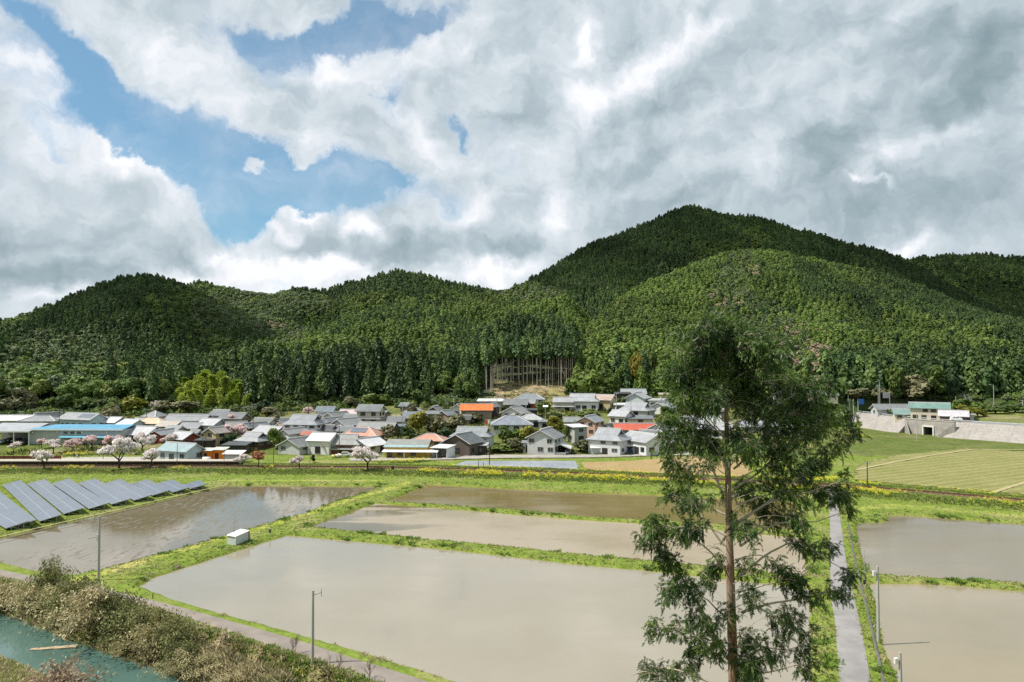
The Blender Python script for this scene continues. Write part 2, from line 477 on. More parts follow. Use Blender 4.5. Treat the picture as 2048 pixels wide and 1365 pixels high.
    brights = [(620, 438, 48, 26, 0, 1.0), (585, 478, 38, 24, 0, .6), (728, 472, 46, 32, 0, 1.1), (250, 322, 80, 45, 15, .8), (345, 385, 70, 45, 45, .5), (300, 440, 60, 40, 30, .35),
               (420, 510, 70, 25, 10, .8), (560, 545, 160, 40, 0, .85), (700, 550, 90, 30, 0, .6), (380, 555, 60, 25, 0, .7), (830, 270, 90, 50, 40, .7), (960, 430, 110, 45, 0, .55), (1000, 545, 110, 36, 0, .9), (600, 580, 260, 40, 0, .45), (330, 560, 80, 25, 0, .5), (1090, 400, 40, 130, -8, .55),
               (1150, 80, 30, 50, 30, .85), (1150, 195, 90, 50, -40, .8), (1290, 115, 190, 42, -22, .75), (1450, 45, 140, 40, -25, .5), (1810, 510, 60, 28, 0, .8), (1730, 380, 45, 12, 8, .9), (1790, 392, 35, 10, 10, .7),
               (1880, 300, 230, 28, -20, .5), (1640, 130, 130, 40, -30, .3), (1900, 140, 80, 50, 30, .35), (1500, 330, 90, 90, 0, .25), (360, 140, 260, 80, 30, .5), (690, 140, 120, 70, 20, .6), (900, 100, 160, 90, 0, .35), (100, 180, 130, 110, 20, .45), (90, 330, 140, 40, 30, .3), (640, 290, 50, 50, 0, .3),
               (80, 605, 120, 22, 0, .45), (870, 560, 60, 25, 0, .5)]
    for h in brights: lit = blob(*h, lit)
    dark = M('MULTIPLY', lit, 1e-9)
    darks = [(80, 490, 240, 70, 8, .4), (60, 560, 230, 45, 0, .55), (330, 500, 130, 70, 40, .35), (640, 505, 110, 35, 0, .5), (800, 505, 130, 45, 0, .45), (1000, 490, 120, 50, 0, .4), (1040, 200, 60, 130, 10, .3), (1350, 170, 260, 60, -22, .35), (1250, 330, 240, 60, -15, .25), (1650, 330, 110, 110, 10, .55),
             (1850, 80, 330, 80, 8, .5), (2000, 160, 140, 90, 20, .6), (1950, 220, 80, 120, 0, .5), (1900, 400, 260, 70, -8, .4), (1450, 420, 330, 60, 0, .3), (1780, 450, 300, 60, 0, .35), (1750, 270, 170, 60, -10, .3), (1250, 60, 120, 60, 0, .3), (700, 430, 260, 40, 0, .1)]
    for h in darks: dark = blob(*h, dark)
    b = M('ADD', 0.545, M('MULTIPLY', relief, 0.75))
    b = M('ADD', b, M('MULTIPLY', M('SUBTRACT', lit, dark), 0.56))
    b = M('ADD', b, M('MULTIPLY', M('SUBTRACT', nA, 0.5), -0.25))
    b = M('ADD', b, mrange(nt, dens, 0.0, 0.6, 0.16, 0.0))
    cc = ramp(nt, b, [(0.0, (1.9, 2.6, 2.9)), (0.25, (2.7, 3.4, 3.75)), (0.5, (4.0, 4.65, 5.05)), (0.75, (5.6, 6.05, 6.45)), (1.0, (7.4, 7.5, 7.8))])
    col = mixc(nt, alpha, blue, cc)
    # below the horizon: dim earth colour so nothing lights the scene from beneath
    gnd = mrange(nt, sep.outputs['Z'], -0.06, -0.01, 0, 1)
    col = mixc(nt, gnd, (0.9, 1.0, 0.8), col)
    nt.links.new(col, bg.inputs['Color'])
build_sky()

# ================================================================== GROUND
PADDY = {
 'P1': [(-90, 1102), (0, 1077), (457, 972), (754, 974), (739, 984), (665, 1006), (606, 1029), (507, 1056), (375, 1095), (200, 1142), (150, 1152), (87, 1146), (0, 1125), (-60, 1112)],
 'P2': [(309, 1156), (280, 1173), (342, 1199), (427, 1226), (533, 1252), (700, 1298), (840, 1341), (1000, 1392), (1300, 1470), (1625, 1470), (1620, 1300), (1617, 1178), (1330, 1146), (1150, 1130), (1008, 1113), (860, 1097), (600, 1074), (575, 1072), (471, 1104)],
 'P3': [(618, 1055), (750, 1008), (860, 1015), (1018, 1029), (1163, 1041), (1295, 1049), (1605, 1077), (1612, 1155), (1322, 1125), (1150, 1110), (1008, 1094), (860, 1081)],
 'P4': [(775, 1004), (820, 985), (860, 970), (1018, 978), (1150, 985), (1309, 991), (1590, 1006), (1603, 1063), (1309, 1042), (1177, 1036), (1010, 1020), (860, 1010)],
 'P5': [(1714, 1047), (1770, 1046), (1782, 1031), (1833, 1033), (1930, 1041), (2048, 1049), (2300, 1066), (2420, 1190), (2048, 1168), (1877, 1159), (1741, 1150), (1729, 1126), (1716, 1079)],
 'P6': [(1741, 1168), (1877, 1170), (2048, 1184), (2420, 1212), (2600, 1470), (1812, 1470), (1795, 1365), (1775, 1310), (1766, 1286), (1757, 1227)],
}
PW = {k: poly(v) for k, v in PADDY.items()}
RAIL = poly([(-420, 928), (0, 933.5), (450, 933.5), (760, 935.5), (900, 939), (1050, 944), (1200, 949.5), (1360, 957), (1500, 963), (1680, 972), (1850, 985), (2048, 1002), (2400, 1036)], 0.9)
def ribbon_pts(far, near, n=40):
    """two pixel polylines -> resampled centre line and half widths in metres"""
    def rs(pl):
        d = np.r_[0, np.cumsum(np.hypot(*np.diff(pl, axis=0).T))]; t = np.linspace(0, d[-1], n)
        return np.stack([np.interp(t, d, pl[:, 0]), np.interp(t, d, pl[:, 1])], 1)
    return rs(poly(far, 0.36)), rs(poly(near, 0.36))
LANE_A, LANE_B = ribbon_pts([(-90, 1122), (0, 1139), (68, 1153), (191, 1173), (290, 1196), (376, 1218), (444, 1237), (530, 1261), (615, 1286), (700, 1314), (780, 1338), (870, 1368), (960, 1400)],
                            [(-90, 1134), (0, 1153), (72, 1166), (180, 1185), (250, 1200), (307, 1214), (386, 1239), (437, 1256), (533, 1287), (625, 1315), (683, 1337), (760, 1366), (840, 1398)], 60)
FARM_A, FARM_B = ribbon_pts([(1652, 975), (1656, 990), (1660, 1040), (1660, 1126), (1662, 1197), (1670, 1242), (1679, 1365), (1690, 1470)],
                            [(1669, 975), (1674, 990), (1681, 1040), (1693, 1126), (1707, 1190), (1724, 1262), (1742, 1365), (1765, 1470)], 60)
LANE_C = (LANE_A + LANE_B) / 2; FARM_C = (FARM_A + FARM_B) / 2
LANE_W = np.hypot(*(LANE_A - LANE_B).T).mean() / 2; FARM_W = np.hypot(*(FARM_A - FARM_B).T).mean() / 2
RIVER = np.array([(-140, 137.0), (-60, 88), (-28.7, 68.9), (10, 45.3), (60, 15)])
EMB = np.array([(330, 150.0), (230, 205), (168, 246), (150, 271), (143, 290), (140, 330), (142, 380)])   # toe of the highway bank

def hill_near(Y): return 25.4 - 0.62 * np.maximum(Y, 0)

def zn(X, Y, full=True):
    """height of the valley floor near the paddies"""
    z = 0.36 + 0.10 * (fbm(X * .5, Y * .5, 3) - .5) + 0.12 * (fbm(X * 2.2, Y * 2.2, 5, 2) - .5)
    dr, sgr = seg_dist(X, Y, RAIL)
    z = z + 0.55 * sstep(9.5, 3.2, dr)
    ws = np.full(X.shape, 1e9)
    for pg in PW.values(): ws = np.minimum(ws, poly_sd(X, Y, pg))
    wob = 0.5 * (fbm(X * .9, Y * .9, 21, 3) - .5)
    zw = -0.45 + (z + 0.45) * sstep(-0.9, 0.9, ws + wob)
    z = np.where(ws < 3, zw, z)
    # the strip between the big paddies and the left paddy is a raised double bank
    dl, _ = seg_dist(X, Y, LANE_C); z = np.where(dl < LANE_W + 0.15, np.minimum(z, 0.28), z)
    df, _ = seg_dist(X, Y, FARM_C); z = np.where(df < FARM_W + 0.55, np.minimum(z, 0.26 + .3 * np.maximum(df - FARM_W, 0)), z)
    s, sg = seg_dist(X, Y, RIVER); s = s * sg
    bank = -3.0 + 0.42 * (s + 1.2) + 0.5 * (fbm(X * .35, Y * .35, 9) - .5)
    z = np.where(s < 14, np.minimum(z, np.maximum(bank, -3.2)), z)
    lane_k = sstep(LANE_W + 1.3, LANE_W + .35, dl); z = np.where(s < 14, z * (1 - lane_k) + .28 * lane_k, z)
    far_side = np.clip(-3.2 + (-s - 7.0) * 1.15, -3.2, 0.45 + 0.12 * np.sin(X * .7))
    z = np.where(s < -6.5, far_side, z)
    z = np.where(s < -6.5, np.maximum(z, hill_near(Y)), z)
    return z, ws, dr, sgr, s, dl, df

def valley(X, Y):
    """fields, village slope and the raised ground behind the highway"""
    c = CX + FP * X / np.maximum(Y, 30)
    d, sg = seg_dist(X, Y, EMB)
    off = -d * sg
    rampv = 0.109 * np.clip(Y - 219, 0, None)
    rampv = np.where(rampv > 12.5, 12.5 + (rampv - 12.5) * 0.4, rampv)
    sR = sstep(1640, 1380, c)
    rz = 5.0 * sstep(9.5, 12, off) + 1.3 * sstep(16, 19, off) + 0.035 * np.clip(off - 19, 0, 60)
    und = 0.25 * (fbm(X * .08, Y * .08, 4) - .5) + 0.12 * (fbm(X * .6, Y * .6, 41, 2) - .5)
    return 0.3 + sR * rampv + (1 - sR) * rz + und

# ---- hills: ridge lines by photo column (skyline of the tree tops), distance of the ridge and of the foot
def L(*pts): a = np.array(pts, float); return a
HILLS = {
 'spur':  dict(sky=L((60, 815), (110, 812), (200, 788), (330, 738), (480, 692), (600, 657), (700, 627), (850, 606), (950, 588), (1000, 579), (1060, 563), (1130, 580), (1180, 640), (1230, 720), (1290, 800)),
               D=L((60, 325), (330, 395), (480, 430), (700, 480), (950, 540), (1060, 560), (1180, 520), (1290, 400)), F=None, h=5.4),
 'left':  dict(sky=L((-500, 800), (-250, 720), (-100, 675), (0, 640), (60, 625), (120, 600), (200, 566), (250, 552), (290, 549), (340, 560), (400, 582), (450, 603), (520, 640), (600, 700), (700, 780)),
               D=L((-500, 480), (0, 470), (290, 490), (520, 520)), F=L((-500, 280), (100, 300), (300, 340), (520, 420)), h=5.4),
 'back':  dict(sky=L((250, 640), (340, 580), (400, 564), (440, 571), (500, 583), (540, 589), (600, 576), (640, 583), (700, 566), (760, 551), (800, 544), (840, 549), (900, 566), (960, 576), (1000, 582), (1080, 610), (1200, 700)),
               D=L((250, 700), (1200, 760)), F=L((250, 450), (1200, 560)), h=5.4),
 'mount': dict(sky=L((900, 640), (1000, 590), (1060, 562), (1100, 536), (1150, 507), (1200, 482), (1250, 466), (1300, 446), (1340, 426), (1380, 413), (1410, 418), (1450, 429), (1500, 432), (1540, 441), (1580, 456), (1640, 469), (1700, 488), (1760, 501), (1800, 516), (1850, 538), (1900, 572), (1960, 602), (2048, 640), (2300, 720)),
               D=L((900, 700), (1400, 800), (2048, 760)), F=L((900, 520), (1200, 450), (1500, 540), (2048, 480)), h=5.4),
 'lit':   dict(sky=L((1100, 770), (1150, 690), (1200, 622), (1260, 582), (1320, 552), (1400, 522), (1480, 499), (1540, 499), (1600, 512), (1700, 532), (1780, 552), (1850, 577), (1950, 617), (2048, 642), (2200, 690), (2500, 760)),
               D=L((1100, 400), (1200, 480), (1480, 620), (1700, 600), (2048, 520), (2500, 450)), F=None, h=5.4),
 'far':   dict(sky=L((1700, 560), (1800, 530), (1840, 518), (1900, 514), (2000, 516), (2048, 518), (2300, 530), (2600, 600)),
               D=L((1700, 1050), (2600, 1100)), F=L((1700, 750), (2600, 750)), h=5.4),
}
FOOT = L((-500, 285), (0, 287), (100, 290), (250, 292), (450, 298), (700, 306), (900, 314), (1000, 324), (1150, 324), (1300, 322), (1450, 325), (1700, 322), (1850, 325), (2048, 318), (2500, 300))
ip = lambda a, c: np.interp(c, a[:, 0], a[:, 1])

def hills(X, Y):
    Ys = np.maximum(Y, 30); c = CX + FP * X / Ys
    base = valley(X, Y)
    best = base.copy(); who = np.zeros(X.shape, int)
    for k, (nm, H) in enumerate(HILLS.items()):
        a, b = H['sky'][0, 0], H['sky'][-1, 0]
        sky = ip(H['sky'], c); D = ip(H['D'], c); F = ip(FOOT if H['F'] is None else H['F'], c)
        v = (CY - sky) / FP; rz = (ST + v * CT) / (CT - v * ST)
        zr = HC + rz * D - H['h']
        b0 = 11.0
        t = np.clip((Y - F) / np.maximum(D - F, 1), 0, 1)
        t = t * 0.75 + 0.25 * t * t * (3 - 2 * t)
        z = b0 + (zr - b0) * t
        gul = (fbm(X * .018, Y * .018, 60 + k, 3) - .5) * 30 * np.sin(np.clip(t, 0, 1) * math.pi) + (fbm(X * .06, Y * .06, 70 + k, 2) - .5) * 8 * np.sin(t * math.pi)
        z = z + gul
        z = np.where(Y > D, zr - (Y - D) * 0.45, z)
        z = np.where((c < a) | (c > b) | (Y < F), -50, z)
        m = z > best
        best = np.where(m, z, best); who = np.where(m, k + 1, who)
    return best, who

def terr(X, Y):
    X = np.asarray(X, float); Y = np.asarray(Y, float)
    z, who = hills(X, Y)
    z = np.where(Y < 216, np.minimum(z, 0.3), z)
    return z, who

def tz(X, Y):
    X = np.atleast_1d(np.asarray(X, float)); Y = np.atleast_1d(np.asarray(Y, float))
    z, _ = terr(X, Y)
    near = Y < 216
    if near.any(): z[near] = zn(X[near], Y[near])[0]
    return z
def tz1(x, y): return float(tz([x], [y])[0])

_Ysc = np.arange(60.0, 420.0, 0.25)
def S(px, py):
    """first point of the ground seen at a photo pixel"""
    rx, rz = ray(px, py)
    z = tz(rx * _Ysc, _Ysc)
    hit = np.nonzero(HC + rz * _Ysc <= z)[0]
    Y = _Ysc[hit[0]] if len(hit) else 330.0
    return Vector((rx * Y, Y, float(z[hit[0]]) if len(hit) else tz1(rx * Y, Y)))

# ---- ground materials
def ground_mat(name, greens, dry, dryamt, scale=0.35):
    m, nt, out = new_mat(name)
    pos = position(nt)
    at = N(nt, 'ShaderNodeVertexColor', layer_name='tint')
    n1 = noise(nt, pos, scale, 6, 0.65); n2 = noise(nt, pos, scale * 7, 4, 0.6); n3 = noise(nt, pos, scale * .3, 4, 0.6)
    g = ramp(nt, n1, [(0.3, greens[0]), (0.5, greens[1]), (0.7, greens[2])])
    g = mixc(nt, mrange(nt, n3, 0.5, 0.7, 0, dryamt), g, dry)
    f = mrange(nt, n2, 0.25, 0.75, 0.6, 1.35)
    g = mul(nt, g, (1, 1, 1)); nt.links.new(f, [i for i in g.node.inputs if i.name == 'B' and i.type == 'RGBA'][0])
    g = mul(nt, g, at.outputs['Color'])
    sc = mul(nt, g, (2, 2, 2))
    principled(nt, out, sc, 0.95, 0.1, 0, n2, 0.6, 0.12)
    return m
GRASS_MAT = ground_mat('grass_ground', [(.105, .155, .022), (.15, .205, .034), (.195, .235, .05)], (.29, .26, .12), .55)
LAND_MAT = ground_mat('land_ground', [(.07, .10, .025), (.10, .13, .03), (.15, .155, .05)], (.20, .17, .10), .6, .12)

# ---- near sheet, fine grid
def build_near():
    xs = np.arange(-190, 190.1, 0.5); ys = np.r_[np.arange(44, 120, 0.42), np.arange(120, 216.2, 0.55)]
    X, Y = np.meshgrid(xs, ys)
    z, ws, dr, sgr, s, dl, df = zn(X, Y)
    tint = np.full(X.shape + (3,), 0.5)
    # straw coloured edge by the lane banks, wet mud at the water line, ballast path
    mud = sstep(0.35, -0.2, ws)[..., None]
    tint = tint * (1 - mud) + np.array([.55, .42, .45]) * mud
    path = (sstep(1.1, .5, np.abs(seg_dist(X, Y, poly([(150, 1167), (330, 1115), (507, 1066), (620, 1030), (700, 1003), (770, 985), (820, 968)]))[0] - .2)) * .75)[..., None]
    tint = tint * (1 - path) + np.array([.95, .78, .85]) * path
    p2 = (sstep(1.3, .5, seg_dist(X, Y, poly([(440, 964.5), (600, 964.5), (760, 965)]))[0]) * .6)[..., None]
    tint = tint * (1 - p2) + np.array([.95, .8, .9]) * p2
    p3 = (sstep(2.4, 1.2, seg_dist(X, Y, poly([(1712, 1022), (1790, 1016), (1860, 1020), (1950, 1029), (2048, 1036), (2300, 1058)]))[0]) * .6)[..., None]
    tint = tint * (1 - p3) + np.array([.9, .75, .95]) * p3
    rb = (sstep(8, 1, s) * .6)[..., None]
    tint = tint * (1 - rb) + np.array([.6, .5, .55]) * rb
    nv = z.shape; idx = np.arange(z.size).reshape(nv)
    f = np.stack([idx[:-1, :-1], idx[:-1, 1:], idx[1:, 1:], idx[1:, :-1]], -1).reshape(-1, 4)
    o = mesh_np('ground', np.stack([X, Y, z], -1).reshape(-1, 3), f, GRASS_MAT, smooth=True, colors=tint.reshape(-1, 3))
    tag(o, kind='structure')
    return X, Y, z, ws, dr, sgr, s, dl, df
NEAR = build_near()

def build_far():
    us = np.linspace(-1.15, 1.15, 620)
    ys = np.r_[np.arange(-90, 216, 6.0), np.arange(216, 345, 1.4), 345 * 1.0085 ** np.arange(0, 172)]
    U, Y = np.meshgrid(us, ys); X = U * (np.maximum(Y, 0) + 90)
    z, who = terr(X, Y)
    nearz = np.where(Y < 44, np.maximum(hill_near(Y), -3.5), 0.3)
    z = np.where(Y < 200, nearz, z)
    ins = (np.abs(X) < 184) & (Y > 48) & (Y < 210)
    z = np.where(ins, -6.0, z)
    tint = np.full(X.shape + (3,), 0.5)
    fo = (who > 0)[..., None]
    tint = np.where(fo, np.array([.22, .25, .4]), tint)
    c = CX + FP * X / np.maximum(Y, 30)
    # logged clearing and cut slopes with straw coloured ground
    _, pyy = proj(X, Y, z)
    def patch(x0, x1, y0, y1, colr, amt):
        m = sstep(x0 - 8, x0 + 8, c + 14 * (fbm(X * .2, Y * .2, 5) - .5)) * sstep(x1 + 8, x1 - 8, c) * sstep(y0 - 3, y0 + 3, pyy) * sstep(y1 + 3, y1 - 3, pyy) * (Y > 216)
        return m[..., None] * amt, np.array(colr)
    for a in [(985, 1140, 762, 803, (1.25, .93, 1.5), .9), (20, 125, 812, 838, (1.5, 1.1, 1.7), .9), (520, 548, 806, 826, (1.4, 1.1, 1.3), .8), (696, 722, 815, 826, (1.5, 1.1, 1.6), .8), (1185, 1345, 795, 812, (.9, .85, .9), .6), (1880, 2040, 822, 838, (1.0, .85, 1.1), .6)]:
        m, colr = patch(*a); tint = tint * (1 - m) + colr * m
    # earth yards and lanes between the houses
    yard = (sstep(.5, .62, fbm(X * .09, Y * .09, 88, 3)) * (who == 0) * (Y > 221) * (c < 1640))[..., None] * .8
    tint = tint * (1 - yard) + np.array([.85, .72, 1.1]) * yard
    idx = np.arange(z.size).reshape(z.shape)
    f = np.stack([idx[:-1, :-1], idx[:-1, 1:], idx[1:, 1:], idx[1:, :-1]], -1).reshape(-1, 4)
    o = mesh_np('hills', np.stack([X, Y, z], -1).reshape(-1, 3), f, LAND_MAT, smooth=True, colors=tint.reshape(-1, 3))
    tag(o, kind='structure')
build_far()

# ---- flooded paddies and river
def water_mat(name, c1, c2, rough, bscale, bstr, mudscale=0.06, spec=0.85, streak=None, thr=(0.35, 0.65), puddle=None):
    m, nt, out = new_mat(name)
    pos = position(nt)
    n = noise(nt, pos, mudscale, 5, 0.6)
    col = mixc(nt, mrange(nt, n, *thr), c1, c2)
    w = noise(nt, position(nt, scale=(1, 2.2, 1)), bscale, 3, 0.6)
    p = principled(nt, out, col, rough, spec, 0, w, bstr, 0.02)
    p.inputs['IOR'].default_value = 1.33
    # breeze: patches of fine ripple that blur the mirror, and a little floating scum
    rz_ = noise(nt, position(nt, scale=(.5, 1.4, 1)), 0.11, 5, 0.65)
    rr = mrange(nt, rz_, .42, .62, rough, rough + .12)
    nt.links.new(rr, p.inputs['Roughness'])
    sc_ = noise(nt, position(nt, scale=(.7, 1.3, 1)), .9, 6, .75); zn_ = noise(nt, pos, .035, 4, .6)
    sm = N(nt, 'ShaderNodeMath', operation='MULTIPLY'); nt.links.new(mrange(nt, sc_, .60, .68), sm.inputs[0]); nt.links.new(mrange(nt, zn_, .48, .62, 0, .55), sm.inputs[1])
    col = mixc(nt, sm.outputs[0], col, tuple(min(x * 1.35, .6) for x in c2)); nt.links.new(col, p.inputs['Base Color'])
    if puddle:
        pn = noise(nt, position(nt, scale=(.45, 1.5, 1)), .10, 6, .6)
        sx = N(nt, 'ShaderNodeSeparateXYZ'); nt.links.new(pos, sx.inputs[0])
        bias = mrange(nt, sx.outputs['X'], puddle[0], puddle[1], .16, -.06)
        ad = N(nt, 'ShaderNodeMath', operation='ADD'); nt.links.new(pn, ad.inputs[0]); nt.links.new(bias, ad.inputs[1])
        pm = mrange(nt, ad.outputs[0], .56, .62)
        nt.links.new(mixc(nt, pm, col, (.15, .115, .05)), p.inputs['Base Color'])
        nt.links.new(mrange(nt, pm, 0, 1, rough, .03), p.inputs['Roughness'])
    if streak:
        # shallow tilled mud: rough islands standing just at the water line
        st = noise(nt, position(nt, scale=(1.6, 0.35, 1), rot=R(streak)), 1.0, 5, 0.7)
        sp = noise(nt, pos, 2.2, 4, 0.7); zone = noise(nt, pos, 0.05, 3, .5)
        f = N(nt, 'ShaderNodeMath', operation='MULTIPLY'); nt.links.new(mrange(nt, st, .52, .62), f.inputs[0]); nt.links.new(mrange(nt, zone, .4, .6), f.inputs[1])
        nt.links.new(mrange(nt, f.outputs[0], 0, 1, rough, .5), p.inputs['Roughness'])
        nt.links.new(mixc(nt, f.outputs[0], col, tuple(x * .8 for x in c2)), p.inputs['Base Color'])
    return m
WM = {
 'P1': water_mat('flooded_tilled_mud', (.15, .125, .075), (.18, .15, .10), .035, 2.5, .05, streak=-40),
 'P2': water_mat('muddy_water', (.25, .224, .170), (.275, .246, .188), .06, 1.6, .05),
 'P3': water_mat('shallow_mud', (.31, .26, .185), (.23, .19, .115), .26, 1.5, .12, .05, thr=(.5, .72), puddle=(-34, 2)),
 'P4': water_mat('brown_water', (.16, .125, .05), (.21, .165, .08), .05, 1.6, .06),
 'P5': water_mat('muddy_water', (.20, .165, .10), (.185, .16, .115), .04, 1.6, .05),
 'P6': water_mat('muddy_water', (.27, .225, .15), (.23, .20, .14), .08, 1.6, .07),
}
for k, pg in PW.items():
    # sheet a little larger than the pool so that the banks cut the water line
    cen = pg.mean(0); n = len(pg); outp = []
    for i in range(n):
        a, b, c = pg[i - 1], pg[i], pg[(i + 1) % n]
        t1 = (b - a) / np.linalg.norm(b - a); t2 = (c - b) / np.linalg.norm(c - b)
        nr = np.array([t1[1] + t2[1], -t1[0] - t2[0]]); nr /= np.linalg.norm(nr) + 1e-6
        area = sum(pg[j][0] * pg[(j + 1) % n][1] - pg[(j + 1) % n][0] * pg[j][1] for j in range(n))
        if area < 0: nr = -nr
        outp.append(b + nr * 1.0)
    v = [(x, y, 0.0) for x, y in outp]
    f = [list(range(n))] if area > 0 else [list(range(n))[::-1]]
    o = mesh_np('paddy_water', v, f, WM[k]); tag(o, kind='structure')
mR = water_mat('river_water', (.06, .118, .10), (.075, .14, .12), .05, 1.2, .12)
o = mesh_np('river_water', [(-200, 10, -2.2), (70, -5, -2.2), (70, 60, -2.2), (-30, 96, -2.2), (-200, 175, -2.2)], [[0, 1, 2, 3, 4]], mR); tag(o, kind='structure')

# ---- roads
def asphalt(name, c):
    m, nt, out = new_mat(name)
    pos = position(nt); n1 = noise(nt, pos, 0.35, 5, .65); n2 = noise(nt, pos, 6.0, 3, .6)
    col = mixc(nt, mrange(nt, n1, .35, .7), tuple(x * .8 for x in c), tuple(x * 1.15 for x in c))
    col = mixc(nt, mrange(nt, n2, .55, .75, 0, .5), col, tuple(x * 1.3 for x in c))
    principled(nt, out, col, .9, .2, 0, n2, .3, .02); return m
def ribbon(name, A, B, z, mat, kind='structure', k=4, zfun=None):
    n = len(A); V = []; F = []
    for i in range(n):
        for j in range(k + 1):
            t = j / k; p = A[i] * (1 - t) + B[i] * t
            zz = (z if zfun is None else zfun(p[0], p[1]) + z) + 0.03 * (1 - (2 * t - 1) ** 2)
            V.append((p[0], p[1], zz))
    for i in range(n - 1):
        for j in range(k): a = i * (k + 1) + j; F.append((a, a + 1, a + k + 2, a + k + 1))
    o = mesh_np(name, np.array(V), np.array(F), mat, smooth=True)
    me = o.data
    if me.polygons[0].normal.z < 0: me.flip_normals()
    return tag(o, kind=kind)
ribbon('lane', LANE_A, LANE_B, 0.33, asphalt('worn_asphalt', (.235, .205, .18)))
ribbon('farm_road', FARM_A, FARM_B, 0.33, asphalt('pale_asphalt', (.25, .24, .235)))

# ---- fields beyond the railway
def field_mat(name, c1, c2, rot, rows, contrast=.5):
    m, nt, out = new_mat(name)
    pos = position(nt, rot=R(rot)); w = N(nt, 'ShaderNodeTexWave', wave_type='BANDS', bands_direction='X'); w.inputs['Scale'].default_value = rows; w.inputs['Distortion'].default_value = 1.2; w.inputs['Detail'].default_value = 3; w.inputs['Detail Scale'].default_value = 1.5
    nt.links.new(pos, w.inputs['Vector'])
    n = noise(nt, position(nt), .09, 5, .65); n2 = noise(nt, position(nt), 1.5, 4, .7)
    col = mixc(nt, mrange(nt, n, .35, .65), c1, c2)
    col = mixc(nt, mrange(nt, w.outputs['Fac'], .55, .95, 0, contrast), col, tuple(min(x * 1.5, .8) for x in c2))
    f = mrange(nt, n2, .3, .7, .75, 1.25); col = mul(nt, col, (1, 1, 1)); nt.links.new(f, [i for i in col.node.inputs if i.name == 'B' and i.type == 'RGBA'][0])
    principled(nt, out, col, .95, .1, 0, n2, .5, .1); return m
def sheet(name, px, z, mat, follow=True, sub=26):
    """a polygon of photo pixels laid on the ground as a fine sheet"""
    pg = poly(px, 0.4)
    x0, y0 = pg.min(0); x1, y1 = pg.max(0)
    xs = np.linspace(x0, x1, sub * 3); ys = np.linspace(y0, y1, sub * 2)
    X, Y = np.meshgrid(xs, ys); sd = poly_sd(X, Y, pg)
    Z = np.maximum(tz(X.ravel(), Y.ravel()).reshape(X.shape), .2) + z
    idx = np.arange(X.size).reshape(X.shape)
    ok = (sd[:-1, :-1] < .6) & (sd[1:, 1:] < .6) & (sd[:-1, 1:] < .6) & (sd[1:, :-1] < .6)
    f = np.stack([idx[:-1, :-1], idx[:-1, 1:], idx[1:, 1:], idx[1:, :-1]], -1)[ok]
    used = np.unique(f); mp = np.zeros(X.size, int); mp[used] = np.arange(len(used))
    v = np.stack([X, Y, Z], -1).reshape(-1, 3)[used]
    return tag(mesh_np(name, v, mp[f], mat, smooth=True), kind='structure')
sheet('green_field', [(1705, 958), (1712, 930), (1790, 910), (1930, 897), (2048, 903), (2300, 915), (2400, 1020), (2048, 990), (1850, 974), (1730, 963)], .12, field_mat('young_crop', (.17, .175, .06), (.215, .205, .085), 62, .10, .35))
sheet('brown_field', [(1165, 926), (1260, 923), (1365, 914), (1480, 912), (1500, 945), (1480, 956), (1365, 950), (1195, 942), (1170, 938)], .14, field_mat('ploughed_soil', (.27, .195, .09), (.30, .225, .115), 80, .5, .3))
sheet('mulch_field', [(905, 933), (935, 923), (1060, 923), (1150, 923), (1154, 939), (1040, 934)], .16, field_mat('plastic_mulch', (.16, .18, .20), (.24, .26, .29), 86, .7, .7))
sheet('green_field', [(560, 925), (640, 921), (740, 921), (760, 930), (640, 931), (560, 930)], .05, field_mat('cut_grass', (.17, .19, .05), (.23, .23, .08), 85, .25, .3))
sheet('gravel_lane', [(700, 918), (860, 915), (1000, 911.5), (1180, 911), (1360, 905), (1500, 901), (1500, 905), (1360, 911), (1180, 916), (1000, 917), (860, 921), (700, 923)], .2, asphalt('gravel', (.33, .31, .28)), sub=50)
sheet('station_yard', [(60, 921), (150, 916), (330, 915), (470, 921), (470, 928), (60, 927)], .15, asphalt('pale_concrete', (.36, .34, .31)), sub=40)

